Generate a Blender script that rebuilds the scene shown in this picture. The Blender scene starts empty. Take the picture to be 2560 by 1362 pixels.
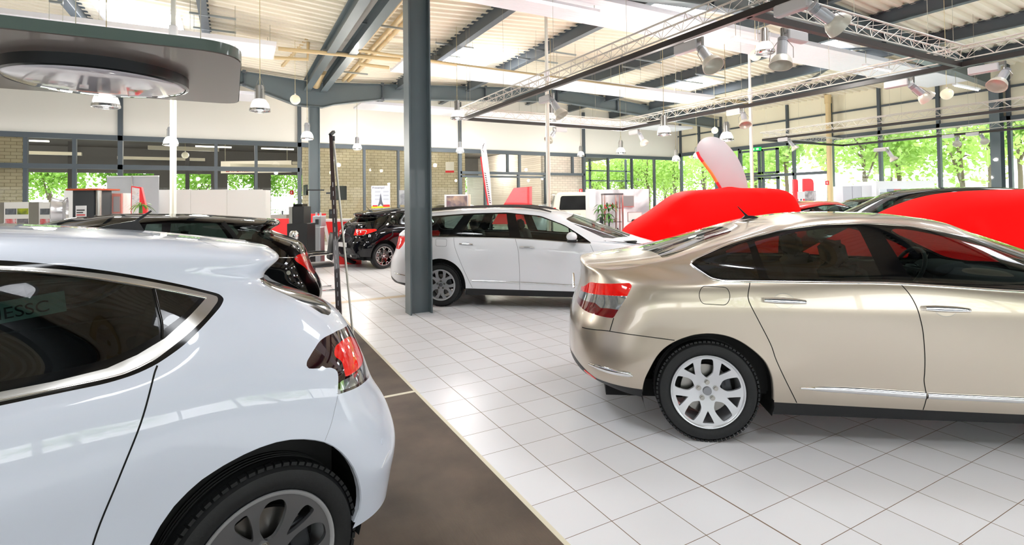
import bpy, math, random
import numpy as np
from mathutils import Vector, Matrix
from mathutils.bvhtree import BVHTree
SC = bpy.context.scene
COL = SC.collection
PI = math.pi
rnd = random.Random(7)

# ------------------------------------------------------------------ materials
def lin(c):
    return tuple(((v / 12.92) if v <= 0.04045 else ((v + 0.055) / 1.055) ** 2.4) for v in c)
def rgb(r, g, b):
    return lin((r / 255.0, g / 255.0, b / 255.0))
MATS = {}
def mat(name, col=(0.8, 0.8, 0.8), rough=0.5, metal=0.0, coat=0.0, emit=None, estr=1.0, alpha=1.0, trans=0.0, spec=0.5, noise=None, bump=None, coatr=0.03, ior=1.45):
    if name in MATS:
        return MATS[name]
    m = bpy.data.materials.new(name); m.use_nodes = True
    nt = m.node_tree; b = nt.nodes['Principled BSDF']
    b.inputs['Base Color'].default_value = (*col, 1)
    b.inputs['Roughness'].default_value = rough
    b.inputs['Metallic'].default_value = metal
    b.inputs['Coat Weight'].default_value = coat
    b.inputs['Coat Roughness'].default_value = coatr
    b.inputs['Specular IOR Level'].default_value = spec
    b.inputs['IOR'].default_value = ior
    b.inputs['Alpha'].default_value = alpha
    b.inputs['Transmission Weight'].default_value = trans
    if emit is not None:
        b.inputs['Emission Color'].default_value = (*emit, 1)
        b.inputs['Emission Strength'].default_value = estr
    if noise:      # (scale, amount) gentle tonal variation of the surface itself
        tc = nt.nodes.new('ShaderNodeTexCoord'); n = nt.nodes.new('ShaderNodeTexNoise')
        n.inputs['Scale'].default_value = noise[0]; n.inputs['Detail'].default_value = 4
        mx = nt.nodes.new('ShaderNodeMix'); mx.data_type = 'RGBA'
        mx.inputs[6].default_value = (*[v * (1 - noise[1]) for v in col], 1)
        mx.inputs[7].default_value = (*[min(1, v * (1 + noise[1])) for v in col], 1)
        nt.links.new(tc.outputs['Object'], n.inputs['Vector'])
        nt.links.new(n.outputs['Fac'], mx.inputs[0]); nt.links.new(mx.outputs[2], b.inputs['Base Color'])
        if bump:
            bp = nt.nodes.new('ShaderNodeBump'); bp.inputs['Strength'].default_value = bump
            bp.inputs['Distance'].default_value = 0.01
            nt.links.new(n.outputs['Fac'], bp.inputs['Height']); nt.links.new(bp.outputs['Normal'], b.inputs['Normal'])
    MATS[name] = m
    return m
def glass(name, tint=(0.9, 0.95, 0.92), dens=0.15, rough=0.0, refl=1.0, ior=1.5):
    """Thin sheet glass: tinted see-through plus a Fresnel mirror."""
    if name in MATS:
        return MATS[name]
    m = bpy.data.materials.new(name); m.use_nodes = True
    nt = m.node_tree; nt.nodes.clear()
    out = nt.nodes.new('ShaderNodeOutputMaterial')
    tr = nt.nodes.new('ShaderNodeBsdfTransparent'); tr.inputs[0].default_value = (*[v * (1 - dens) for v in tint], 1)
    gl = nt.nodes.new('ShaderNodeBsdfGlossy'); gl.inputs['Roughness'].default_value = rough
    gl.inputs['Color'].default_value = (refl, refl, refl, 1)
    fr = nt.nodes.new('ShaderNodeFresnel'); ge = nt.nodes.new('ShaderNodeNewGeometry'); ma = nt.nodes.new('ShaderNodeMath'); ma.operation = 'MULTIPLY_ADD'   # same reflectance from both sides of the sheet
    ma.inputs[1].default_value = 1 / ior - ior; ma.inputs[2].default_value = ior
    nt.links.new(ge.outputs['Backfacing'], ma.inputs[0]); nt.links.new(ma.outputs[0], fr.inputs['IOR'])
    mx = nt.nodes.new('ShaderNodeMixShader')
    nt.links.new(fr.outputs[0], mx.inputs[0]); nt.links.new(tr.outputs[0], mx.inputs[1]); nt.links.new(gl.outputs[0], mx.inputs[2])
    nt.links.new(mx.outputs[0], out.inputs[0])
    MATS[name] = m
    return m

# ------------------------------------------------------------------ objects
def link(name, me, parent=None):
    o = bpy.data.objects.new(name, me); COL.objects.link(o)
    if parent is not None: o.parent = parent
    return o
def tag(o, label=None, cat=None, group=None, kind=None):
    if label: o['label'] = label
    if cat: o['category'] = cat
    if group: o['group'] = group
    if kind: o['kind'] = kind
    return o
def thing(name, label, cat, loc=(0, 0, 0), rz=0.0, group=None, rot=None):
    o = bpy.data.objects.new(name, None); COL.objects.link(o)
    o.empty_display_size = 0.1
    o.location = loc; o.rotation_euler = rot if rot else (0, 0, rz)
    return tag(o, label, cat, group)
def pymesh(name, V, F, m, smooth=False, sharp=None):
    me = bpy.data.meshes.new(name)
    me.from_pydata([tuple(map(float, v)) for v in V], [], [tuple(int(i) for i in f) for f in F])
    for mm in (m if isinstance(m, (list, tuple)) else [m]): me.materials.append(mm)
    if smooth:
        me.polygons.foreach_set('use_smooth', [True] * len(me.polygons))
        if sharp is not None:
            me.set_sharp_from_angle(angle=math.radians(sharp))
    me.update()
    return me
def rotm(rx=0, ry=0, rz=0):
    return np.array((Matrix.Rotation(rz, 3, 'Z') @ Matrix.Rotation(ry, 3, 'Y') @ Matrix.Rotation(rx, 3, 'X')))
class MB:
    """Collects shapes into one mesh."""
    def __init__(s): s.V = []; s.F = []; s.n = 0
    def add(s, V, F):
        V = np.asarray(V, float).reshape(-1, 3)
        s.V.append(V); s.F += [tuple(i + s.n for i in f) for f in F]; s.n += len(V); return s
    def box(s, c, d, rz=0, rx=0, ry=0):
        a = np.array([[x, y, z] for x in (-.5, .5) for y in (-.5, .5) for z in (-.5, .5)]) * np.array(d)
        a = a @ rotm(rx, ry, rz).T + np.array(c)
        return s.add(a, [(0, 1, 3, 2), (4, 6, 7, 5), (0, 4, 5, 1), (2, 3, 7, 6), (0, 2, 6, 4), (1, 5, 7, 3)])
    def b2(s, p, q):
        p = np.array(p, float); q = np.array(q, float)
        return s.box((p + q) / 2, np.abs(q - p))
    def rbox(s, c, d, r=0.01, rz=0, rx=0, ry=0):
        """box with its long edges chamfered"""
        x, y, z = d[0] / 2, d[1] / 2, d[2] / 2; r = min(r, x * .9, y * .9, z * .9)
        V = []; 
        for sz in (-1, 1):
            for k, (xx, yy) in enumerate([(x, y)]):
                pass
        lv = [(-z, r), (-z + r, 0), (z - r, 0), (z, r)]
        for zz, ins in lv:
            X, Y = x - ins, y - ins
            V += [(-X + r, -Y, zz), (X - r, -Y, zz), (X, -Y + r, zz), (X, Y - r, zz), (X - r, Y, zz), (-X + r, Y, zz), (-X, Y - r, zz), (-X, -Y + r, zz)]
        F = [tuple(range(7, -1, -1)), tuple(range(24, 32))]
        for k in range(3):
            for i in range(8):
                j = (i + 1) % 8; F.append((k * 8 + i, k * 8 + j, (k + 1) * 8 + j, (k + 1) * 8 + i))
        V = np.array(V) @ rotm(rx, ry, rz).T + np.array(c)
        return s.add(V, F)
    def bar(s, p, q, w, h=None, up=(0, 0, 1)):
        h = h or w
        p = np.array(p, float); q = np.array(q, float); d = q - p; L = np.linalg.norm(d); d = d / L
        u = np.array(up, float)
        if abs(d @ u) > .98: u = np.array((1., 0, 0))
        a = np.cross(d, u); a /= np.linalg.norm(a); b = np.cross(a, d)
        V = []
        for e in (p, q):
            for sa, sb in ((-1, -1), (1, -1), (1, 1), (-1, 1)): V.append(e + a * sa * w / 2 + b * sb * h / 2)
        return s.add(V, [(0, 3, 2, 1), (4, 5, 6, 7), (0, 1, 5, 4), (1, 2, 6, 5), (2, 3, 7, 6), (3, 0, 4, 7)])
    def cyl(s, p, q, r, r2=None, n=16, cap=True):
        r2 = r if r2 is None else r2
        p = np.array(p, float); q = np.array(q, float); d = q - p; d /= np.linalg.norm(d)
        u = np.array((0, 0, 1.)) if abs(d[2]) < .9 else np.array((1., 0, 0))
        a = np.cross(d, u); a /= np.linalg.norm(a); b = np.cross(d, a)
        t = np.linspace(0, 2 * PI, n, endpoint=False)
        ring = np.cos(t)[:, None] * a + np.sin(t)[:, None] * b
        V = np.vstack([p + ring * r, q + ring * r2])
        F = [(i, (i + 1) % n, n + (i + 1) % n, n + i) for i in range(n)]
        if cap: F += [tuple(range(n - 1, -1, -1)), tuple(range(n, 2 * n))]
        return s.add(V, F)
    def tube(s, pts, r, n=8, closed=False):
        P = np.array(pts, float); m = len(P)
        rr = np.full(m, r) if np.isscalar(r) else np.array(r, float)
        T = np.gradient(P, axis=0)
        if closed: T = np.roll(P, -1, 0) - np.roll(P, 1, 0)
        T /= np.linalg.norm(T, axis=1)[:, None] + 1e-12
        u = np.array((0, 0, 1.)) if abs(T[0][2]) < .9 else np.array((1., 0, 0))
        V = []; 
        for i in range(m):
            a = np.cross(T[i], u); 
            if np.linalg.norm(a) < 1e-4: a = np.cross(T[i], (1., .3, 0))
            a /= np.linalg.norm(a); b = np.cross(T[i], a); u = np.cross(a, T[i]); 
            for k in range(n):
                t = 2 * PI * k / n; V.append(P[i] + rr[i] * (math.cos(t) * a + math.sin(t) * b))
        F = []
        for i in range(m if closed else m - 1):
            for k in range(n):
                a0 = i * n + k; a1 = i * n + (k + 1) % n; b0 = ((i + 1) % m) * n + k; b1 = ((i + 1) % m) * n + (k + 1) % n
                F.append((a0, b0, b1, a1))
        if not closed: F += [tuple(range(n)), tuple(range(m * n - 1, (m - 1) * n - 1, -1))]
        return s.add(V, F)
    def lathe(s, prof, n=32, c=(0, 0, 0), axis='z', closed=False):
        """prof: (radius, along-axis)"""
        V = []
        for r, h in prof:
            for k in range(n):
                t = 2 * PI * k / n; V.append((r * math.cos(t), r * math.sin(t), h))
        V = np.array(V)
        if axis == 'y': V = V[:, [0, 2, 1]]
        if axis == 'x': V = V[:, [2, 0, 1]]
        m = len(prof); F = []
        for i in range(m if closed else m - 1):
            for k in range(n):
                j = (i + 1) % m
                F.append((i * n + k, i * n + (k + 1) % n, j * n + (k + 1) % n, j * n + k))
        return s.add(V + np.array(c), F)
    def prism(s, poly, a, b, axis='y'):
        """poly: 2-D outline; extruded between a and b along the axis"""
        n = len(poly); V = []
        for e in (a, b):
            for (u, v) in poly:
                V.append({'x': (e, u, v), 'y': (u, e, v), 'z': (u, v, e)}[axis])
        F = [(i, (i + 1) % n, n + (i + 1) % n, n + i) for i in range(n)] + [tuple(range(n - 1, -1, -1)), tuple(range(n, 2 * n))]
        return s.add(V, F)
    def sphere(s, c, r, n=16, m=10, sc=(1, 1, 1)):
        V = []
        for i in range(m + 1):
            p = PI * i / m
            for k in range(n):
                t = 2 * PI * k / n; V.append((math.sin(p) * math.cos(t) * r * sc[0], math.sin(p) * math.sin(t) * r * sc[1], math.cos(p) * r * sc[2]))
        F = [(i * n + k, (i + 1) * n + k, (i + 1) * n + (k + 1) % n, i * n + (k + 1) % n) for i in range(m) for k in range(n)]
        return s.add(np.array(V) + np.array(c), F)
    def build(s, name, m, parent=None, smooth=False, sharp=35, bevel=0):
        V = np.vstack(s.V) if s.V else np.zeros((0, 3))
        me = pymesh(name, V, s.F, m, smooth, sharp if smooth else None)
        bm_fix(me)
        o = link(name, me, parent)
        if bevel:
            md = o.modifiers.new('bevel', 'BEVEL'); md.width = bevel; md.segments = 2; md.limit_method = 'ANGLE'
        return o
import bmesh
def bm_fix(me):
    bm = bmesh.new(); bm.from_mesh(me)
    bmesh.ops.remove_doubles(bm, verts=bm.verts, dist=1e-6)
    bmesh.ops.recalc_face_normals(bm, faces=bm.faces)
    bm.to_mesh(me); bm.free()
def dup(root, loc=None, rz=None, label=None, group=None):
    r = root.copy(); COL.objects.link(r)
    if loc is not None: r.location = loc
    if rz is not None: r.rotation_euler = (0, 0, rz)
    if label: r['label'] = label
    if group: r['group'] = group
    for ch in list(root.children):
        c = ch.copy(); COL.objects.link(c); c.parent = r
        for g in list(ch.children):
            d = g.copy(); COL.objects.link(d); d.parent = c
    return r
def text_mesh(txt, size, m, name, parent=None, loc=(0, 0, 0), rot=(PI / 2, 0, 0), align='LEFT', extrude=0.001, sx=1.0):
    cu = bpy.data.curves.new(name, 'FONT'); cu.body = txt; cu.size = size; cu.extrude = extrude; cu.align_x = align
    tmp = bpy.data.objects.new('tmp', cu); COL.objects.link(tmp)
    dg = bpy.context.evaluated_depsgraph_get()
    me = bpy.data.meshes.new_from_object(tmp.evaluated_get(dg))
    bpy.data.objects.remove(tmp); me.materials.clear(); me.materials.append(m)
    o = link(name, me, parent); o.location = loc; o.rotation_euler = rot; o.scale = (sx, 1, 1)
    return o

# ------------------------------------------------------------------ the photographer's eye (for laying things out)
CAM = dict(f=1294.59, pitch=0.0218, roll=-0.0130, yaw=0.4964, cy=474.07, H=1.60)
_c, _s = math.cos(CAM['yaw']), math.sin(CAM['yaw']); _cp, _sp = math.cos(CAM['pitch']), math.sin(CAM['pitch'])
_R = np.array([_c, -_s, 0.]); _F = np.array([_s * _cp, _c * _cp, _sp]); _U = np.array([-_s * _sp, -_c * _sp, _cp])
def ray(px, py):
    a = px - 1280; b = py - CAM['cy']; cr, sr = math.cos(CAM['roll']), math.sin(CAM['roll'])
    u = cr * a + sr * b; v = -sr * a + cr * b
    return _F + _R * u / CAM['f'] - _U * v / CAM['f']
EYE = np.array([0, 0, CAM['H']])
def atx(px, py, X): d = ray(px, py); return EYE + d * (X / d[0])
def aty(px, py, Y): d = ray(px, py); return EYE + d * (Y / d[1])
def atz(px, py, Z): d = ray(px, py); return EYE + d * ((Z - CAM['H']) / d[2])
def atd(px, py, D): return EYE + ray(px, py) * D
# ------------------------------------------------------------------ car body surface
def pch(tab, x):
    """smooth table lookup (monotone cubic)"""
    X = np.array([t[0] for t in tab], float); Y = np.array([t[1] for t in tab], float); x = np.asarray(x, float)
    if len(X) == 1: return np.full_like(x, Y[0])
    h = np.diff(X); d = np.diff(Y) / h; n = len(X); m = np.zeros(n)
    for i in range(1, n - 1):
        if d[i - 1] * d[i] > 0:
            w1 = 2 * h[i] + h[i - 1]; w2 = h[i] + 2 * h[i - 1]
            m[i] = (w1 + w2) / (w1 / d[i - 1] + w2 / d[i])
    m[0] = d[0]; m[-1] = d[-1]
    xc = np.clip(x, X[0], X[-1]); k = np.clip(np.searchsorted(X, xc, side='right') - 1, 0, n - 2)
    t = (xc - X[k]) / h[k]
    return (Y[k] * (2 * t**3 - 3 * t**2 + 1) + h[k] * m[k] * (t**3 - 2 * t**2 + t) + Y[k + 1] * (-2 * t**3 + 3 * t**2) + h[k] * m[k + 1] * (t**3 - t**2))
def resample(P, n):
    d = np.r_[0, np.cumsum(np.linalg.norm(np.diff(P, axis=0), axis=1))]
    s = np.linspace(0, d[-1], n)
    return np.stack([np.interp(s, d, P[:, k]) for k in range(P.shape[1])], 1)
def ring_pts(r, nr, ns, nf):
    xr, xf = r['x']; cr, cf = r['c']; nn = r.get('n', 2.6); nfx = r.get('nf', nn)
    def wz(x): return pch(r['w'], x), pch(r['z'], x)
    out = []
    for (x0, cl, sg, n_, cnt, crown) in ((xr, cr, 1, nn, nr, r.get('k', (0, 0))[0]), (xf, cf, -1, nfx, nf, r.get('k', (0, 0))[1])):
        th = np.linspace(0, PI / 2, 400)
        x = x0 + sg * cl * (1 - np.cos(th) ** (2 / n_)); y = np.sin(th) ** (2 / n_)
        # bow of the end in plan
        bow = r.get('b', (0, 0))[0 if sg > 0 else 1]
        w, z = wz(x)
        Y = w * y
        z = z + crown * (1 - y ** 2)
        x = x + sg * bow * (y ** 2) * (1 - y ** 6)
        out.append(resample(np.stack([x, Y, z], 1), cnt))
    xs = np.linspace(xr + cr, xf - cf, ns + 2)[1:-1]
    w, z = wz(xs)
    return np.vstack([out[0], np.stack([xs, w, z], 1), out[1][::-1]])
def loft(rings, nr=70, ns=260, nf=60, step=0.012, smooth=2.0, creases=()):
    R = np.array([ring_pts(r, nr, ns, nf) if isinstance(r, dict) else r for r in rings])   # (nring, NI, 3)
    mid = slice(0, R.shape[1])
    seg = np.linalg.norm(np.diff(R, axis=0), axis=2)                 # (nring-1, NI)
    L = seg.mean(axis=1) * .5 + seg.max(axis=1) * .5
    K = len(R); t = np.r_[0, np.cumsum(np.sqrt(L))]
    # tangents (non-uniform Catmull-Rom)
    M = np.zeros_like(R)
    for i in range(K):
        if i == 0: M[i] = (R[1] - R[0]) / (t[1] - t[0])
        elif i == K - 1: M[i] = (R[i] - R[i - 1]) / (t[i] - t[i - 1])
        else:
            a = (R[i] - R[i - 1]) / (t[i] - t[i - 1]); b = (R[i + 1] - R[i]) / (t[i + 1] - t[i])
            wa = (t[i + 1] - t[i]) / (t[i + 1] - t[i - 1]); M[i] = a * wa + b * (1 - wa)
    rows = []; ringrow = []
    for i in range(K - 1):
        n = max(3, int(round(L[i] / step))); ringrow.append(len(rows)); h = t[i + 1] - t[i]
        for q in range(n):
            s = q / n
            rows.append(R[i] * (2 * s**3 - 3 * s**2 + 1) + h * M[i] * (s**3 - 2 * s**2 + s) + R[i + 1] * (-2 * s**3 + 3 * s**2) + h * M[i + 1] * (s**3 - s**2))
    rows.append(R[-1]); ringrow.append(len(rows) - 1)
    G = np.array(rows)                                                # (NJ, NI, 3)
    def blur(G, sig, ax):
        if sig <= 0: return G
        k = int(3 * sig); w = np.exp(-.5 * (np.arange(-k, k + 1) / sig) ** 2); w /= w.sum()
        P = [(0, 0)] * 3; P[ax] = (k, k)
        E = np.pad(G, P, mode='reflect', reflect_type='odd')
        return sum(wi * np.take(E, range(i, i + G.shape[ax]), axis=ax) for i, wi in enumerate(w))
    G = blur(G, smooth, 0)
    # along the ring: mirror in y at the centre line ends
    k = 8; w = np.exp(-.5 * (np.arange(-k, k + 1) / 2.5) ** 2); w /= w.sum()
    mir = np.array([1, -1, 1.])
    E = np.concatenate([G[:, 1:k + 1][:, ::-1] * mir, G, G[:, -k - 1:-1][:, ::-1] * mir], axis=1)
    G = sum(wi * E[:, i:i + G.shape[1]] for i, wi in enumerate(w))
    G[:, 0, 1] = 0; G[:, -1, 1] = 0; G[-1, :, 1] = 0
    return G, ringrow
def grid_tris(G, flip=False):
    NJ, NI, _ = G.shape
    a = (np.arange(NJ - 1)[:, None] * NI + np.arange(NI - 1)[None, :]).ravel()
    T = np.concatenate([np.stack([a, a + 1, a + NI + 1], 1), np.stack([a, a + NI + 1, a + NI], 1)])
    return G.reshape(-1, 3), T
def sdf_poly(P, poly):
    """signed distance of 2-D points to a closed outline, negative inside"""
    P = np.asarray(P, float); poly = np.asarray(poly, float)
    A = poly; B = np.roll(poly, -1, 0)
    d = np.full(len(P), 1e9); inside = np.zeros(len(P), bool)
    for a, b in zip(A, B):
        e = b - a; q = P - a
        t = np.clip((q @ e) / (e @ e + 1e-12), 0, 1)
        d = np.minimum(d, np.hypot(*(q - t[:, None] * e).T))
        c = ((a[1] > P[:, 1]) != (b[1] > P[:, 1]))
        with np.errstate(divide='ignore', invalid='ignore'):
            c &= P[:, 0] < (b[0] - a[0]) * (P[:, 1] - a[1]) / (b[1] - a[1]) + a[0]
        inside ^= c
    return np.where(inside, -d, d)
def cut(V, T, F):
    """split triangles along F = 0"""
    F = np.where(np.abs(F) < 1e-7, 1e-7, F)
    s = F[T] > 0; cnt = s.sum(1)
    cross = (cnt == 1) | (cnt == 2)
    keep = T[~cross]; V2 = [V]; nV = len(V); edge = {}; new = []; newv = []
    for tri in T[cross]:
        sg = [F[i] > 0 for i in tri]
        k = [i for i in range(3) if sg.count(sg[i]) == 1][0]
        a, b, c = tri[k], tri[(k + 1) % 3], tri[(k + 2) % 3]
        ids = []
        for x, y in ((a, b), (a, c)):
            key = (x, y) if x < y else (y, x)
            if key not in edge:
                t = F[x] / (F[x] - F[y]); edge[key] = nV + len(newv); newv.append(V[x] + t * (V[y] - V[x]))
            ids.append(edge[key])
        p, q = ids
        new += [(a, p, q), (p, b, c), (p, c, q)]
    if newv: V = np.vstack([V, np.array(newv)]); keep = np.vstack([keep, np.array(new)])
    return V, keep
def rnd_poly(pts, r=0.03, n=5):
    """round the corners of an outline; a point may carry its own radius as third value"""
    P = [np.array(p[:2], float) for p in pts]; out = []
    for i, p in enumerate(P):
        rr = pts[i][2] if len(pts[i]) > 2 else r
        a = P[i - 1]; b = P[(i + 1) % len(P)]
        la = np.linalg.norm(a - p); lb = np.linalg.norm(b - p)
        u = (a - p) / la; v = (b - p) / lb
        t = min(rr, la * .45, lb * .45)
        if t < 1e-4: out.append(p); continue
        s, e = p + u * t, p + v * t
        for k in range(n + 1):
            q = k / n; out.append((1 - q) ** 2 * s + 2 * q * (1 - q) * p + q * q * e)
    return np.array(out)
def curve_pts(pts, n=8, closed=False):
    """Catmull-Rom through points"""
    P = np.array(pts, float); m = len(P); out = []
    for i in range(m if closed else m - 1):
        p1, p2 = P[i % m], P[(i + 1) % m]
        p0 = P[i - 1] if (closed or i > 0) else 2 * p1 - p2
        p3 = P[(i + 2) % m] if (closed or i + 2 < m) else 2 * p2 - p1
        for k in range(n):
            t = k / n
            out.append(.5 * (2 * p1 + (p2 - p0) * t + (2 * p0 - 5 * p1 + 4 * p2 - p3) * t * t + (3 * p1 - p0 - 3 * p2 + p3) * t**3))
    if not closed: out.append(P[-1])
    return np.array(out)
SEDAN_RINGS = [
 dict(x=(-0.88, 3.60), c=(0.45, .5), n=2.5, w=[(-1, .80), (0, .865), (1.4, .87), (2.8, .87), (3.6, .82)], z=[(-1, .335), (-.75, .325), (-.42, .265), (.38, .19), (2.4, .185), (3.1, .2), (3.6, .22)]),
 dict(x=(-0.91, 3.66), c=(0.49, .55), n=2.6, w=[(-1, .86), (-.4, .895), (.5, .90), (2.8, .90), (3.6, .86)], z=[(-1, .40), (-.4, .34), (.4, .29), (2.4, .27), (3.6, .3)]),
 dict(x=(-0.915, 3.72), c=(0.53, .6), n=2.7, w=[(-1, .89), (-.3, .925), (.3, .925), (.8, .915), (2, .915), (2.8, .93), (3.6, .88)], z=[(-1, .53), (.4, .46), (3.6, .45)]),
 dict(x=(-0.905, 3.74), c=(0.55, .7), n=2.7, w=[(-1, .89), (0, .93), (1, .928), (2, .925), (2.8, .93), (3.6, .87)], z=[(-1, .68), (.4, .66), (3.6, .6)]),
 dict(x=(-0.865, 3.72), c=(0.57, .9), n=2.6, w=[(-1, .87), (-.3, .92), (.5, .935), (2, .925), (2.8, .915), (3.6, .84)], z=[(-1, .80), (.4, .82), (2, .80), (3.6, .72)]),
 dict(x=(-0.825, 3.55), c=(0.57, 1.1), n=2.6, w=[(-1, .85), (-.3, .905), (.5, .925), (2, .915), (2.8, .88), (3.5, .75)], z=[(-1, .93), (0, .935), (1, .925), (2, .90), (3.5, .78)]),
 dict(x=(-0.81, 3.4), c=(0.57, 1.2), n=2.6, w=[(-1, .80), (-.3, .86), (.3, .90), (1, .905), (2, .89), (2.8, .80), (3.4, .66)], z=[(-1, 1.045), (-.2, 1.04), (.5, 1.02), (1.2, 1.012), (2, .975), (2.8, .93), (3.4, .83)]),
 dict(x=(-0.815, 3.3), c=(0.53, 1.2), n=2.8, w=[(-1, .72), (-.6, .745), (-.25, .77), (.1, .86), (.4, .885), (1, .892), (2, .87), (2.6, .76), (3.2, .6)], z=[(-1, 1.062), (-.7, 1.068), (-.3, 1.10), (.0, 1.09), (.4, 1.052), (1.2, 1.042), (2, 1.0), (2.6, .965), (3.3, .86)], k=(.04, .02)),
 dict(x=(-0.765, 3.1), c=(0.45, 1.1), n=3.0, w=[(-.9, .66), (-.6, .69), (-.3, .70), (-.1, .76), (.2, .835), (.5, .86), (1.2, .868), (2, .845), (2.5, .77), (3.1, .58)], z=[(-.9, 1.085), (-.6, 1.095), (-.35, 1.13), (-.1, 1.15), (.2, 1.125), (.5, 1.078), (1.2, 1.06), (2, 1.02), (2.5, .99), (3.1, .90)], k=(.035, .03)),
 dict(x=(-.33, 2.98), c=(.36, .8), n=2.4, w=[(-.3, .56), (-.1, .665), (.1, .74), (.4, .80), (.8, .835), (1.2, .845), (1.9, .825), (2.3, .77), (2.9, .60)], z=[(-.33, 1.165), (-.1, 1.195), (.1, 1.20), (.3, 1.17), (.6, 1.13), (1.2, 1.10), (1.9, 1.06), (2.3, 1.03), (2.9, .99)], k=(.015, .02)),
 dict(x=(.31, 2.02), c=(.34, .34), n=2.3, w=[(.3, .55), (.6, .60), (.9, .63), (1.3, .64), (1.7, .62), (2.0, .55)], z=[(.3, 1.335), (.5, 1.373), (.8, 1.408), (1.1, 1.421), (1.4, 1.402), (1.7, 1.345), (2.0, 1.27)], k=(.012, .10)),
 dict(x=(.40, 1.94), c=(.28, .3), n=2.3, w=[(.4, .49), (.8, .56), (1.2, .57), (1.9, .5)], z=[(.4, 1.370), (.6, 1.405), (.85, 1.438), (1.1, 1.450), (1.4, 1.440), (1.7, 1.392), (1.9, 1.35)], k=(.008, .04)),
 dict(x=(.45, 1.90), c=(.2, .2), n=2, w=[(.4, .26), (1.7, .27)], z=[(.45, 1.40), (.65, 1.436), (.9, 1.469), (1.1, 1.477), (1.4, 1.47), (1.7, 1.435), (1.9, 1.40)], k=(0, 0)),
 dict(x=(.47, 1.89), c=(.1, .1), n=2, w=[(.4, .0), (1.7, .0)], z=[(.45, 1.405), (.65, 1.443), (.9, 1.476), (1.1, 1.483), (1.4, 1.476), (1.7, 1.44), (1.9, 1.408)]),
]
HATCH_RINGS = [
 dict(x=(-.68, 3.30), c=(.40, .5), n=2.6, w=[(-.8, .85), (-.3, .87), (.5, .86), (2.4, .86), (3.3, .80)], z=[(-.8, .335), (-.33, .335), (.36, .21), (2.2, .21), (3.3, .24)]),
 dict(x=(-.71, 3.36), c=(.44, .55), n=2.6, w=[(-.8, .85), (-.3, .885), (.5, .89), (2.4, .89), (3.3, .84)], z=[(-.8, .44), (-.3, .41), (.4, .32), (2.4, .32), (3.3, .34)]),
 dict(x=(-.725, 3.42), c=(.48, .6), n=2.7, w=[(-.8, .875), (-.3, .905), (.5, .90), (2.4, .91), (3.3, .86)], z=[(-.8, .56), (.5, .50), (3.3, .48)]),
 dict(x=(-.69, 3.44), c=(.50, .7), n=2.7, w=[(-.8, .88), (-.2, .915), (.5, .905), (1.4, .905), (2.4, .915), (3.3, .86)], z=[(-.8, .68), (.5, .68), (3.3, .62)]),
 dict(x=(-.62, 3.42), c=(.46, .9), n=2.6, w=[(-.8, .86), (-.2, .90), (.4, .915), (1.6, .91), (2.4, .905), (3.3, .82)], z=[(-.8, .80), (.4, .83), (3.3, .75)]),
 dict(x=(-.58, 3.30), c=(.45, 1.0), n=2.6, w=[(-.8, .83), (-.2, .87), (.3, .90), (1.6, .90), (2.4, .87), (3.2, .74)], z=[(-.8, .90), (-.2, .95), (.4, .96), (2.2, .94), (3.2, .84)]),
 dict(x=(-.535, 3.15), c=(.43, 1.1), n=2.6, w=[(-.7, .76), (-.2, .80), (.1, .845), (.5, .87), (1.6, .875), (2.3, .82), (3.1, .62)], z=[(-.7, 1.02), (-.3, 1.06), (0, 1.08), (.4, 1.045), (1.4, 1.02), (2.2, 1.0), (3.1, .91)], k=(.01, .02)),
 dict(x=(-.45, 2.62), c=(.36, .8), n=2.5, w=[(-.6, .66), (-.3, .68), (-.05, .73), (.2, .785), (.6, .82), (1.6, .81), (2.1, .72), (2.6, .55)], z=[(-.6, 1.12), (-.3, 1.165), (-.05, 1.20), (.15, 1.19), (.4, 1.115), (1.2, 1.10), (2, 1.08), (2.6, 1.05)], k=(0, .02)),
 dict(x=(-.16, 2.2), c=(.20, .5), n=2.9, w=[(-.2, .625), (.0, .655), (.3, .69), (.8, .72), (1.5, .70), (2.1, .6)], z=[(-.2, 1.270), (.0, 1.30), (.3, 1.335), (.8, 1.37), (1.4, 1.34), (2.1, 1.2)], k=(0, .05)),
 dict(x=(-.25, 1.62), c=(.26, .3), n=2.6, w=[(-.25, .585), (0, .62), (.3, .638), (.8, .65), (1.2, .62), (1.6, .55)], z=[(-.25, 1.365), (0, 1.405), (.3, 1.44), (.8, 1.478), (1.2, 1.455), (1.6, 1.36)], k=(.0, .10)),
 dict(x=(-.235, 1.52), c=(.22, .3), n=2.4, w=[(-.2, .46), (.3, .55), (.8, .57), (1.5, .5)], z=[(-.24, 1.40), (0, 1.435), (.3, 1.475), (.8, 1.515), (1.2, 1.50), (1.5, 1.44)], k=(.0, .03)),
 dict(x=(-.20, 1.50), c=(.15, .2), n=2.2, w=[(-.2, .25), (1.5, .26)], z=[(-.2, 1.415), (0, 1.45), (.3, 1.495), (.8, 1.538), (1.2, 1.53), (1.5, 1.475)]),
 dict(x=(-.19, 1.49), c=(.1, .1), n=2, w=[(0, 0), (1, 0)], z=[(-.2, 1.42), (0, 1.455), (.3, 1.50), (.8, 1.543), (1.2, 1.535), (1.5, 1.48)]),
]
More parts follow.
